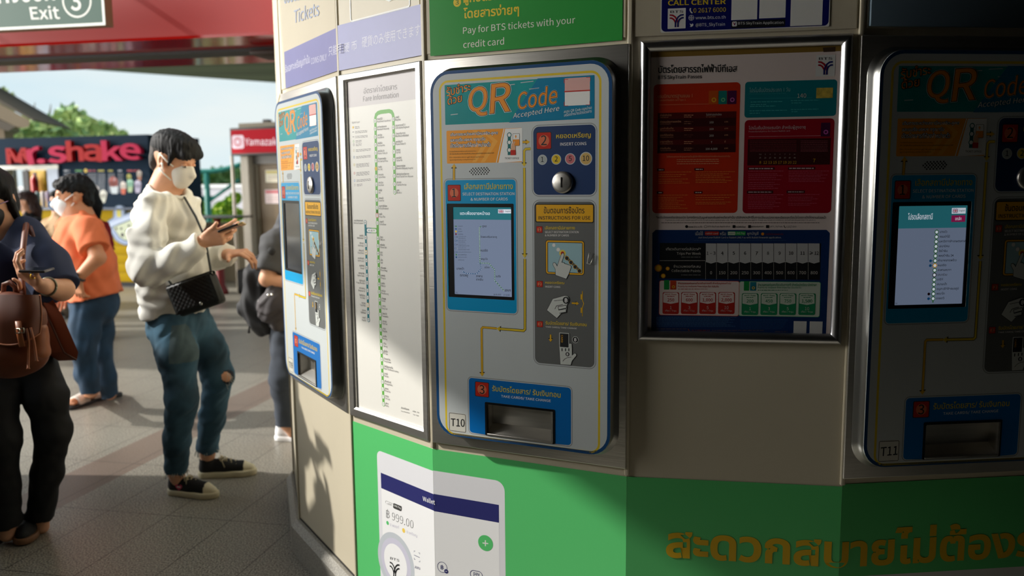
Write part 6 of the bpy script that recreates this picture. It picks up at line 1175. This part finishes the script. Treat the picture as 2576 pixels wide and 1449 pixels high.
# ---------------- woman in navy at the left edge
WDY = .13; _pxa = px_at
def J(u, v, y): return np.array(_pxa(u, v, y + WDY))
def px_at(u, v, y): return _pxa(u, v, y + WDY)
def woman():
    p = thing('person', 'person in navy top and black trousers at the left edge carrying brown leather bags', 'person', Matrix.Translation(px_floor(60, 1365)))
    Y = 3.2; hd = J(-22, 505, Y); A = head_axes((.16, -.93, -.22)); S = .98; F = nv((.1, -1, 0)); cx = -35
    shl, shr = J(62, 590, Y + .02), J(-128, 592, Y + .02); ell_, wrl = J(156, 728, 3.06), J(106, 719, 2.93); elr, wrr = J(-190, 740, 3.1), J(-30, 745, 2.92)
    nk = J(-26, 588, Y + .02); ch = J(-32, 660, Y); be = J(-25, 790, Y); pe = J(12, 900, Y + .03); hl, hr = J(92, 930, Y + .04), J(-42, 930, Y); kl, al = J(134, 1085, 3.2), J(102, 1290, 3.28); kr, ar = J(4, 1100, 3.1), J(18, 1310, 3.18)
    B = Blob(.005); L = add_head(B, hd, A, S); B.cone(L(0, -.02, -.06), nk, .046, .052, .03); B.cone(nk, ch, .07, .1, .06); B.chain([ch, be, pe], [.12, .11, .13], .05, (F, .75)); B.cone(shr, shl, .045, .045, .04)
    B.chain([shl, ell_, wrl], [.046, .042, .027], .02); B.chain([shr, elr, wrr], [.046, .042, .027], .02); B.chain([hl, kl, al], [.07, .05, .036], .03); B.chain([hr, kr, ar], [.07, .05, .036], .03); B.cone(al, J(105, 1325, 3.28), .034, .03); B.cone(ar, J(18, 1345, 3.18), .034, .03)
    add_hand(B, wrl, J(62, 694, 2.90) - wrl, V3(.15, .45, .85), V3(.0, -.8, .5), (.62, .66, .7, .75), .8, .95); add_hand(B, wrr, V3(1, .2, -.1), V3(.0, .3, -1), V3(0, -1, 0), (.8, .9, .9, .9), .6, .95); B.build('body', SKIN, p); face_bits(p, L, A, S, .4)
    H = Blob(.005); H.ell(L(0, -.016, .052), V3(.086, .104, .086) * S, A, .02); H.ell(L(0, -.06, -.03), V3(.078, .05, .09) * S, A, .03)
    for sx in (-1, 1): H.cone(L(sx * .072, .03, .05), L(sx * .084, .004, -.07), .018, .016, .02)
    H.ell(L(0, .098, -.030), V3(.064, .06, .09) * S, A, .01, True); H.folds(.003, 55, 4, (1, 1, .3)); H.build('hair', HAIR, p)
    o = face_mask(p, hd, A, L, M((22, 22, 28), .7), S, .006)
    mb = MB(); WM = M((206, 206, 210), .7); mb.add([L(*q) for q in ((-.052, .078, -.003), (0, .106, .0), (.052, .078, -.003), (.054, .083, -.028), (0, .124, -.034), (-.054, .083, -.028))], [(0, 1, 4, 5), (1, 2, 3, 4)], WM, True); kid(mb, 'mask_liner', p)
    mb = MB(); GM = M((150, 120, 160), .25, .4)
    for sx in (-1, 1): mb.tube([L(sx * .033 + .026 * math.cos(a), .106 - .012 * abs(math.cos(a)) * (1 if math.cos(a) * sx > 0 else .3), .0 + .0175 * math.sin(a)) for a in [2 * PI * i / 20 for i in range(21)]], .0022, GM, 6); mb.tube([L(sx * .059, .094, .006), L(sx * .078, .04, .008), L(sx * .082, .0, .004)], .002, GM, 6)
    mb.tube([L(-.008, .107, .004), L(0, .110, .007), L(.008, .107, .004)], .0018, GM, 6); kid(mb, 'glasses', p)
    NVY = M((24, 36, 68), .8, noise=.12, scale=10, bump=.08); C = Blob(.006); C.cone(J(-28, 592, Y), J(-32, 640, Y), .10, .165, .05, (F, .7)); C.cone(shr, shl, .062, .062, .06); C.chain([J(-32, 650, Y), be, J(0, 870, Y)], [.165, .16, .175], .05, (F, .72), False, True); C.chain([shl, J(112, 668, 3.12), J(142, 728, 3.07)], [.070, .086, .084], .04, None, False, True); C.chain([shr, elr], [.07, .08], .04, None, False, True); C.ell(J(-26, 566, Y - .04), (.085, .09, .075), None, .012, True); C.folds(.006, 12, 9, (1.2, 1.2, .7)); C.build('top', NVY, p)
    BLK = M((13, 13, 15), .8, noise=.2, scale=12); T = Blob(.006); T.chain([J(0, 850, Y), pe], [.15, .165], .04, (F, .8), True); T.chain([hl, J(118, 1000, 3.2), kl, J(118, 1190, 3.25), J(102, 1298, 3.28)], [.086, .078, .066, .058, .056], .035, None, False, True); T.chain([hr, J(-14, 1000, 3.12), kr, J(8, 1220, 3.15), J(18, 1318, 3.18)], [.086, .078, .066, .058, .058], .035, None, False, True); T.folds(.003, 22, 3); T.build('trousers', BLK, p)
    h = np.array(px_floor(98, 1330)); t = np.array(px_floor(150, 1378)); d = t - h; sneaker(p, h + V3(-.03, .06, .005), (.25, -1, 0), .25, (18, 18, 20), (120, 84, 56), False, lace=(150, 140, 112)); h = np.array(px_floor(20, 1346)); sneaker(p, h + V3(0, .05, 0), (-.2, -1, 0), .25, (18, 18, 20), (96, 68, 48), False, lace=(120, 112, 92))
    mb = MB(); ax_ = nv(ell_ - wrl); e1_ = nv(np.cross(ax_, (0, 0, 1))); e2_ = np.cross(ax_, e1_); c_ = wrl + ax_ * .035
    mb.tube([c_ + (e1_ * math.cos(a) + e2_ * math.sin(a)) * .033 for a in [2 * PI * i / 24 for i in range(25)]], .005, M((120, 116, 96), .3, .7), 6); kid(mb, 'bracelet', p)
    mb = MB(); rg_ = J(84, 694, 2.86); mb.tube([rg_ + V3(.0105 * math.cos(a), .004 * math.sin(a), .011 * math.sin(a)) for a in [2 * PI * i / 16 for i in range(17)]], .0016, M((226, 180, 60), .2, 1.), 6); kid(mb, 'ring', p)
    return p
woman()
ph = thing('smartphone', 'flat phone held up by the person in navy at the left edge', 'phone', Matrix.Translation(px_at(88, 684, 2.85))); a, b = J(60, 680, 2.84), J(118, 681, 2.86); f = nv(b - a); u = nv(V3(.02, .02, 1)); sd_ = nv(np.cross(u, f)); u = np.cross(f, sd_); T = Matrix([[f[i], sd_[i], u[i], (a + b)[i] / 2 - .0 * u[i] + .02 * sd_[i]] for i in range(3)] + [[0, 0, 0, 1]])
mb = MB(); mb.box(-.042, .042, -.07, .07, -.0045, .0045, M((60, 52, 48), .3), T, .003); kid(mb, 'case', ph); mb = MB(); mb.box(-.038, .038, -.066, .066, .0046, .0052, M((26, 30, 34), .1), T); kid(mb, 'screen', ph)
# brown leather backpack worn in front, and the flat tote at her side
LE = M((112, 54, 24), .5, noise=.16, scale=9, bump=.06); LE2 = M((150, 84, 46), .42, noise=.12, scale=9); LE3 = M((150, 74, 44), .5, noise=.08, scale=5); YB = 2.90
bp = thing('leather_backpack', 'brown leather backpack with flap and buckle hanging in front of the person in navy', 'backpack', Matrix.Translation(px_at(45, 850, YB)))
B = Blob(.005); B.cone(J(-22, 802, YB), J(64, 802, YB), .074, .074, .05, ((0, 1, 0), .75)); B.cone(J(-26, 885, YB), J(72, 885, YB), .074, .072, .05, ((0, 1, 0), .8)); B.cone(J(20, 800, YB), J(22, 890, YB), .09, .09, .05, ((0, 1, 0), .65)); B.folds(.003, 18, 5); B.build('bag_body', LE, bp)
B = Blob(.005); B.cone(J(96, 832, YB), J(97, 880, YB), .036, .042, .02); B.folds(.003, 20, 6); B.build('side_pocket', LE2, bp)
mb = MB(); n1, n2 = 20, 16; g = []
for j in range(n2 + 1):
    for i in range(n1 + 1):
        a = -1 + 2 * i / n1; vv = 742 + (838 + 30 * (1 - a * a) - 742) * j / n2; uu = 22 + a * (78 + 4 * math.sin(PI * j / n2)) ; yy = YB - .066 - .028 * math.sin(min(1, j / n2 * 1.6) * PI / 2) + .045 * abs(a) ** 3; g.append(px_at(uu, vv, yy))
gg = g + [q + Vector((0, .006, 0)) for q in g]; N_ = len(g); F_ = [(j * (n1 + 1) + i, j * (n1 + 1) + i + 1, (j + 1) * (n1 + 1) + i + 1, (j + 1) * (n1 + 1) + i) for j in range(n2) for i in range(n1)]
mb.add(gg, F_ + [tuple(k_ + N_ for k_ in f_)[::-1] for f_ in F_], M((98, 46, 20), .46, noise=.14, scale=8), True); kid(mb, 'flap', bp)
mb = MB(); e = [g[n2 * (n1 + 1) + i] for i in range(n1 + 1)]; mb.tube([g[j * (n1 + 1)] for j in range(n2)] + e + [g[j * (n1 + 1) + n1] for j in range(n2 - 1, -1, -1)], .0035, LE2, 6); kid(mb, 'flap_edge', bp)
yb = YB - .098
mb = MB(); mb.tube([px_at(45, 808, yb), px_at(49, 840, yb), px_at(56, 872, yb)], .011, LE2, 8, True, ((0, 1, 0), .25)); kid(mb, 'buckle_strap', bp)
mb = MB(); q = px_at(50, 832, yb - .006); mb.tube([q + Vector(v_) for v_ in ((-.015, 0, -.009), (.015, 0, -.007), (.015, 0, .009), (-.015, 0, .007), (-.015, 0, -.009))], .0022, M((214, 208, 190), .2, 1.), 6); mb.tube([q + Vector((0, -.001, -.008)), q + Vector((.001, -.001, .008))], .0016, M((214, 208, 190), .2, 1.), 6); kid(mb, 'buckle', bp)
for pts in (((67, 826), (72, 860), (71, 925)), ((77, 824), (86, 860), (92, 906))):
    mb = MB(); q = [px_at(u_, v_, yb + .012) for u_, v_ in pts]; mb.tube(q + [q[-1] + Vector((0, 0, -.004))], [.0042, .0042, .0042, .0075], LE2, 6); kid(mb, 'drawstring', bp)
mb = MB(); mb.tube([px_at(58, 742, 2.93), px_at(54, 700, 2.98), px_at(56, 640, 3.02), px_at(62, 590, 3.08), px_at(66, 566, 3.16)], .013, LE, 8, True, ((0, 1, 0), .3)); kid(mb, 'shoulder_strap', bp)
mb = MB(); mb.tube([px_at(8, 742, 2.93), px_at(10, 716, 2.92), px_at(24, 710, 2.92), px_at(38, 722, 2.92), px_at(42, 742, 2.93)], .010, LE, 8, True, ((0, 1, 0), .35)); kid(mb, 'handle', bp)
tt = thing('leather_tote', 'flat tan leather tote hanging edge on beside the person in navy', 'bag', Matrix.Translation(px_at(150, 830, 3.16))); mb = MB()
o4 = [(96, 742), (132, 752), (160, 800), (197, 886), (193, 906), (160, 886), (134, 830)]; q1 = [px_at(u_, v_, 3.10) for u_, v_ in o4]; q2 = [px_at(u_ - 46, v_ + 2, 3.24) for u_, v_ in o4]; k_ = len(o4)
mb.add(q1 + q2, [tuple(range(k_)), tuple(range(2 * k_ - 1, k_ - 1, -1))] + [(j, (j + 1) % k_, k_ + (j + 1) % k_, k_ + j) for j in range(k_)], LE3); kid(mb, 'bag_body', tt)
mb = MB(); mb.tube([px_at(97, 745, 3.1), px_at(136, 832, 3.095), px_at(161, 887, 3.095), px_at(192, 905, 3.095)], .004, M((84, 42, 24), .5), 6); kid(mb, 'piping', tt)
mb = MB(); mb.tube([px_at(112, 748, 3.14), px_at(98, 690, 3.12), px_at(90, 630, 3.10), px_at(80, 590, 3.13), px_at(72, 566, 3.2)], .013, M((92, 46, 26), .5), 8, True, ((0, 1, 0), .3)); kid(mb, 'strap', tt)
WDY = 0; px_at = _pxa
# ---------------- man in the orange shirt, walking left
def man_orange():
    p = thing('person', 'person in orange shirt, jeans and slides walking left with a hand at the pocket', 'person', Matrix.Translation(px_floor(235, 1015)))
    Y = 5.2; hd = J(186, 496, Y); A = head_axes((-.86, -.50, -.06)); S = 1.06; F = nv((-.9, -.43, 0))
    shl, shr = J(222, 577, Y - .16), J(176, 574, Y + .18); ell_, wrl = J(246, 648, Y - .24), J(196, 700, Y - .26); elr, wrr = J(160, 660, Y + .22), J(158, 720, Y + .1)
    nk = J(203, 552, Y); ch = J(205, 605, Y); be = J(222, 690, Y); pe = J(236, 755, Y); hl, hr = J(226, 772, Y - .09), J(244, 772, Y + .09); kl, al = J(207, 880, Y - .18), J(230, 982, Y - .12); kr, ar = J(252, 888, Y + .06), J(276, 990, Y + .2)
    B = Blob(.006); L = add_head(B, hd, A, S); B.cone(L(0, -.02, -.06), nk, .058, .062, .03); B.cone(nk, ch, .08, .12, .06); B.chain([ch, be, pe], [.14, .15, .14], .05, (F, .8)); B.cone(shr, shl, .05, .05, .04)
    B.chain([shl, ell_, wrl], [.05, .044, .030], .02); B.chain([shr, elr, wrr], [.05, .044, .030], .02); B.chain([hl, kl, al], [.08, .055, .04], .03); B.chain([hr, kr, ar], [.08, .055, .04], .03)
    h1 = np.array(px_floor(236, 1008)); d1 = nv(np.array(px_floor(192, 1024)) - h1); z = V3(0, 0, 1); h2 = np.array(px_floor(288, 998)); d2 = nv(np.array(px_floor(268, 1002)) - h2)
    for a_, h_, d_ in ((al, h1, d1), (ar, h2, d2)): B.cone(a_, h_ + z * .06 + d_ * .03, .036, .036, .02); B.cone(h_ + z * .055 + d_ * .02, h_ + z * .045 + d_ * .20, .034, .030, .03, (z, .7)); [B.cone(h_ + z * .04 + d_ * .20 + V3(-d_[1], d_[0], 0) * o_, h_ + z * .036 + d_ * (.235 - abs(o_) * .4) + V3(-d_[1], d_[0], 0) * o_, .010, .009, .005) for o_ in (-.028, -.012, .004, .018, .03)]
    add_hand(B, wrl, J(199, 742, Y - .22) - wrl, V3(.35, 1, 0), V3(-1, 0, 0), (.25, .35, .4, .5), .6, 1.05); add_hand(B, wrr, V3(-.2, 0, -1), V3(.3, -1, 0), V3(-1, 0, 0), (.4, .4, .4, .4), .4, 1.0); B.build('body', SKIN2, p); face_bits(p, L, A, S)
    H = Blob(.006); H.ell(L(0, -.016, .056), V3(.084, .104, .080) * S, A, .02); H.ell(L(0, .05, .074), V3(.066, .052, .036) * S, A, .03); H.ell(L(0, -.06, -.006), V3(.072, .046, .072) * S, A, .02); H.ell(L(0, .100, -.022), V3(.076, .062, .082) * S, A, .01, True)
    for sx in (-1, 1): H.ell(L(sx * .094, .012, -.016), V3(.03, .034, .034) * S, A, .006, True)
    H.folds(.005, 60, 3); H.build('hair', HAIR, p); MK = M((234, 234, 234), .75); face_mask(p, hd, A, L, MK, S, .004)
    for sx in (-1, 1): strap(p, [L(sx * .060, .05, -.014), L(sx * .083, .006, .018)], .0035, MK, 'mask_strap'); strap(p, [L(sx * .056, .05, -.080), L(sx * .083, .006, -.03)], .0035, MK, 'mask_strap')
    OS = M((214, 108, 62), .8, noise=.06, scale=12); C = Blob(.007); C.cone(J(205, 562, Y), J(207, 600, Y), .10, .165, .05, (F, .8)); C.cone(shr, shl, .072, .072, .06); C.chain([J(206, 610, Y), J(218, 675, Y), J(236, 745, Y)], [.185, .20, .20], .05, (F, .84), False, True); C.cone(J(186, 640, Y - .03), J(190, 690, Y - .03), .12, .13, .06); C.chain([shl, J(238, 628, Y - .22)], [.080, .088], .04, None, False, True); C.chain([shr, J(168, 632, Y + .22)], [.078, .084], .04, None, False, True); C.ell(J(196, 545, Y), (.09, .09, .06), None, .012, True); C.folds(.009, 15, 21, (1.2, 1.2, .8)); C.build('shirt', OS, p)
    JN2 = M((24, 50, 72), .9, noise=.4, scale=7, bump=.1); T = Blob(.007); T.chain([J(234, 738, Y), pe], [.165, .172], .04, (F, .85), True); T.chain([hl, J(214, 830, Y - .14), kl, J(220, 940, Y - .14), J(229, 986, Y - .12)], [.098, .088, .070, .060, .056], .035, None, False, True); T.chain([hr, J(250, 830, Y + .08), kr, J(266, 950, Y + .14), J(276, 992, Y + .2)], [.098, .086, .070, .060, .054], .035, None, False, True); T.folds(.007, 15, 11); T.build('jeans', JN2, p)
    for h_, d_, c in ((h1, d1, (214, 206, 196)), (h2, d2, (190, 180, 170))):
        r_ = V3(-d_[1], d_[0], 0); Q = lambda x, y, w: h_ + d_ * x + r_ * y + z * w
        S_ = Blob(.005); S_.chain([Q(-.01, 0, .012), Q(.11, 0, .012), Q(.215, 0, .012)], [.044, .048, .046], .02); S_.cut(Q(0, 0, .026), z); S_.cut(Q(0, 0, 0), -z); so = S_.build('slide_sandal', M((38, 38, 40), .7), p)
        W_ = Blob(.005); W_.cone(Q(.10, 0, .035), Q(.175, 0, .03), .050, .046, .02); W_.cut(Q(.085, 0, 0), -d_); W_.cut(Q(.185, 0, 0), d_); W_.cut(Q(0, 0, .014), -z); o = W_.build('slide_band', M(c, .6, noise=.05), so)
    mb = MB(); ax_ = nv(wrl - ell_); e1_ = nv(np.cross(ax_, (0, 0, 1))); e2_ = np.cross(ax_, e1_); c_ = wrl - ax_ * .012
    mb.tube([c_ + (e1_ * math.cos(a) + e2_ * math.sin(a)) * .034 for a in [2 * PI * i / 24 for i in range(25)]], .008, M((20, 20, 22), .5), 6); n_ = nv(V3(-.3, -1, .2)); n_ = nv(n_ - ax_ * (n_ @ ax_)); s_ = np.cross(ax_, n_); T_ = Matrix([[ax_[i], s_[i], n_[i], c_[i] + n_[i] * .036] for i in range(3)] + [[0, 0, 0, 1]]); mb.box(-.020, .020, -.018, .018, -.004, .008, M((18, 18, 20), .15), T_, .005); kid(mb, 'wristwatch', p)
    return p
man_orange()
ph = thing('smartphone', 'black phone in the hand of the person in orange', 'phone', Matrix.Translation(px_at(200, 728, 5.05))); mb = MB(); a, b = J(188, 716, 5.06), J(213, 738, 5.04); f = nv(b - a); u = nv(np.cross(V3(0, 1, 0), f)); s_ = np.cross(f, u); T = Matrix([[f[i], u[i], s_[i], (a + b)[i] / 2] for i in range(3)] + [[0, 0, 0, 1]]); mb.box(-.072, .072, -.036, .036, -.005, .005, M((18, 18, 20), .3), T, .003); kid(mb, 'case', ph); mb = MB(); mb.box(-.068, .068, -.033, .033, -.0056, -.005, M((10, 10, 12), .1), T); kid(mb, 'screen', ph)

# ---------------- people further back, mostly hidden
def figure(label, Y, head, hf, up, lo, skin, opts):
    p = thing('person', label, 'person', Matrix.Translation(px_floor(*opts['foot']) if 'foot' in opts else Vector((*px_at(*opts['base'], Y)[:2], 0)))); A = head_axes(hf); S = opts.get('s', 1.); F = nv((hf[0], hf[1], 0)); hd = J(*head, Y); q = lambda k: J(opts[k][0], opts[k][1], Y + (opts[k][2] if len(opts[k]) > 2 else 0)); h = opts.get('h', .008)
    B = Blob(h); L = add_head(B, hd, A, S); nk, ch, pe = q('nk'), q('ch'), q('pe'); B.cone(L(0, -.02, -.06), nk, .05, .055, .03); B.chain([nk, ch, pe], [.08, .13, .13], .05, (F, .78)); B.cone(q('sl'), q('sr'), .05, .05, .04)
    for a_ in 'lr':
        B.chain([q('s' + a_), q('e' + a_), q('w' + a_)], [.046, .040, .027], .02); fd = opts.get('h' + a_, (0, 0, -1)); add_hand(B, q('w' + a_), V3(*fd), V3(0, 1, .1) if a_ == 'l' else V3(0, 1, .1), V3(-1, 0, .3), (.5, .55, .6, .65), .5, .95)
        B.chain([q('p' + a_), q('k' + a_), q('a' + a_)], [.075, .052, .036], .03); B.cone(q('a' + a_), q('t' + a_), .034, .026, .02)
    B.build('body', skin, p); face_bits(p, L, A, S)
    H = Blob(h * .8); H.ell(L(0, -.016, .054), V3(.086, .104, .084) * S, A, .02); H.ell(L(0, .05, .07), V3(.068, .05, .04) * S, A, .03)
    if opts.get('long'): H.chain([L(0, -.06, .02), L(0, -.085, -.10), L(.01, -.095, -.10 - opts['long'])], [.075, .07, .045], .04)
    else: H.ell(L(0, -.06, -.01), V3(.072, .046, .076) * S, A, .02)
    H.ell(L(0, .100, -.026), V3(.07, .06, .086) * S, A, .01, True); H.folds(.004, 50, 6, (1, 1, .4)); H.build('hair', opts.get('hair', HAIR), p); face_mask(p, hd, A, L, opts.get('mask', M((30, 32, 36), .7)), S, .004)
    C = Blob(h); C.chain([q('nk'), ch], [.09, .155], .05, (F, .75)); C.cone(q('sl'), q('sr'), .064, .064, .06); C.chain([ch, J(*opts['hem'], Y)], [.165, .17], .05, (F, .78), False, True); f_ = opts.get('sleeve', .75)
    for a_ in 'lr': s0, e0 = q('s' + a_), q('e' + a_); C.cone(s0, s0 + (e0 - s0) * f_, .068, .076, .04, None, False, True)
    C.folds(.008, 16, opts.get('seed', 3)); C.build('shirt', up, p)
    T = Blob(h); hm = J(*opts['hem'], Y); T.cone(hm + V3(0, 0, .03), pe, .145, .15, .04, (F, .82), True)
    for a_ in 'lr': T.chain([q('p' + a_), q('k' + a_), q('a' + a_)], [.10, .078, .062], .035, None, False, True)
    T.folds(.007, 15, 4); T.build('trousers', lo, p); return p, q, A, L, F
p, q, A, L, F = figure('person in red shirt and dark trousers half hidden behind the person in orange', 8.0, (213, 493), (-.5, -.85, -.05), M((150, 14, 28), .8), M((30, 34, 46), .85), SKIN2,
    dict(foot=(262, 862), nk=(212, 540), ch=(212, 585), pe=(222, 712), hem=(222, 705), sl=(256, 572), sr=(164, 575), el=(272, 650, -.05), wl=(294, 700, -.02), er=(148, 640, -.05), wr=(146, 690, -.1), pl=(236, 725), pr=(206, 725), kl=(252, 790), kr=(200, 790), al=(268, 846, .1), ar=(205, 862), tl=(278, 858, -.1), tr=(198, 872, -.15), long=.1, seed=5, mask=M((224, 224, 224), .7)))
for k_ in 'lr':
    a_ = q('a' + k_); sneaker(p, V3(a_[0], a_[1] + .06, .0 if k_ == 'r' else .03), (.3 if k_ == 'l' else -.3, -1, 0), .25, (120, 24, 36), (206, 196, 190), False)
p, q, A, L, F = figure('person in tan top with bent arm standing behind the red shirt', 9.4, (150, 506), (-.6, -.8, 0), M((206, 170, 128), .8), M((96, 84, 70), .85), SKIN,
    dict(base=(150, 600), nk=(148, 542), ch=(150, 585), pe=(156, 685), hem=(155, 680), sl=(178, 566), sr=(122, 566), el=(190, 625), wl=(182, 668), er=(112, 612, -.15), wr=(138, 640, -.28), hr=(.8, -.2, .5), pl=(170, 690), pr=(142, 690), kl=(168, 755), kr=(144, 755), al=(168, 815), ar=(144, 815), tl=(168, 824, -.15), tr=(142, 824, -.15), sleeve=.9, seed=8, mask=M((90, 130, 170), .7)))
for k_ in 'lr': a_ = q('a' + k_); sneaker(p, V3(a_[0], a_[1] + .05, 0), (-.2, -1, 0), .25, (60, 56, 52), (190, 184, 176), False)
p, q, A, L, F = figure('person in black with long brown hair and black mask at the drinks stall window', 10.2, (66, 508), (-.93, -.3, -.05), M((20, 22, 28), .8), M((36, 38, 46), .85), SKIN,
    dict(base=(72, 600), nk=(74, 540), ch=(74, 580), pe=(76, 675), hem=(76, 668), sl=(92, 562, -.12), sr=(56, 562, .14), el=(100, 620, -.15), wl=(84, 650, -.22), er=(50, 615, .1), wr=(40, 640, 0), hl=(-1, 0, .2), hr=(-1, 0, .1), pl=(84, 682, -.08), pr=(70, 682, .08), kl=(82, 740, -.1), kr=(72, 740, .1), al=(84, 795, -.08), ar=(76, 795, .1), tl=(74, 803, -.1), tr=(66, 803, .1), long=.20, hair=M((52, 26, 20), .55, noise=.3, scale=60), sleeve=1., seed=9))
for k_ in 'lr': a_ = q('a' + k_); sneaker(p, V3(a_[0] + .05, a_[1], 0), (-1, -.1, 0), .24, (30, 30, 32), (200, 196, 190), False)

# ---------------- backpack wearer, half hidden by the machines
p, q, A, L, F = figure('person in dark grey tee with black backpack half hidden behind machine T09', 4.7, (764, 515), (.97, .2, -.05), M((66, 66, 68), .85, noise=.1, scale=14), M((58, 64, 74), .9, noise=.15, scale=14, bump=.1), SKIN,
    dict(foot=(720, 1108), nk=(728, 566), ch=(724, 640), pe=(732, 840), hem=(730, 815), sl=(716, 612, .18), sr=(690, 610, -.14), el=(712, 705, .2), wl=(770, 705, .1), er=(672, 702, -.2), wr=(752, 718, -.2), hl=(1, 0, .1), hr=(1, 0, 0), pl=(742, 860, .08), pr=(728, 860, -.06), kl=(746, 960, .1), kr=(716, 955, -.08), al=(752, 1050, .15), ar=(722, 1066, -.05), tl=(780, 1066, .15), tr=(735, 1090, -.06), sleeve=.78, seed=12, h=.006, mask=M((226, 226, 226), .7)))
sneaker(p, np.array(px_floor(694, 1106)), (1, -.12, 0), .27, (236, 236, 236), (240, 240, 240), False, lace=(230, 230, 230)); a_ = q('al'); sneaker(p, V3(a_[0] - .05, a_[1], 0), (1, .1, 0), .27, (236, 236, 236), (240, 240, 240), False, lace=(230, 230, 230))
bp = thing('backpack', 'black backpack hanging low on the back of the person in dark grey tee', 'backpack', Matrix.Translation(px_at(670, 730, 4.66))); BKF = M((34, 34, 36), .75, noise=.2, scale=20, bump=.1); Yb = 4.66
B = Blob(.006); B.chain([J(684, 640, Yb + .05), J(655, 700, Yb), J(648, 770, Yb), J(662, 806, Yb)], [.06, .085, .095, .075], .05); B.cone(J(690, 800, Yb), J(664, 806, Yb), .06, .075, .04); B.folds(.009, 17, 7, (1.5, 1.5, .7)); B.build('bag_body', BKF, bp)
B = Blob(.006); B.chain([J(700, 728, Yb - .15), J(690, 770, Yb - .16), J(702, 808, Yb - .13)], [.055, .085, .055], .04, ((0, 1, 0), .7)); B.folds(.008, 20, 8, (1.3, 1.3, .8)); B.build('side_pouch', M((62, 56, 58), .7, noise=.15, scale=18), bp)
mb = MB(); mb.tube([px_at(686, 628, Yb - .2), px_at(664, 660, Yb - .16), px_at(656, 720, Yb - .12)], .02, BKF, 8, True, ((0, 1, 0), .4)); kid(mb, 'shoulder_strap', bp)
mb = MB(); mb.tube([px_at(628, 800, Yb - .05), px_at(627, 822, Yb - .05), px_at(626, 838, Yb - .05)], [.006, .005, .008], BKF, 6); kid(mb, 'cord', bp)
for u_, v_ in ((675, 742), (684, 741)):
    mb = MB(); T = Matrix.Translation(px_at(u_, v_, Yb - .235)) @ Matrix.Rotation(PI / 2, 4, 'X'); mb.lathe([(0, 0), (.006, 0), (.006, .004), (0, .005)], M((220, 216, 210), .2, 1.), T, 12); kid(mb, 'stud', bp)
mb = MB(); mb.tube([px_at(651, 753, Yb - .14), px_at(648, 765, Yb - .15)], .005, M((190, 188, 184), .25, 1.), 6); kid(mb, 'zip_pull', bp)
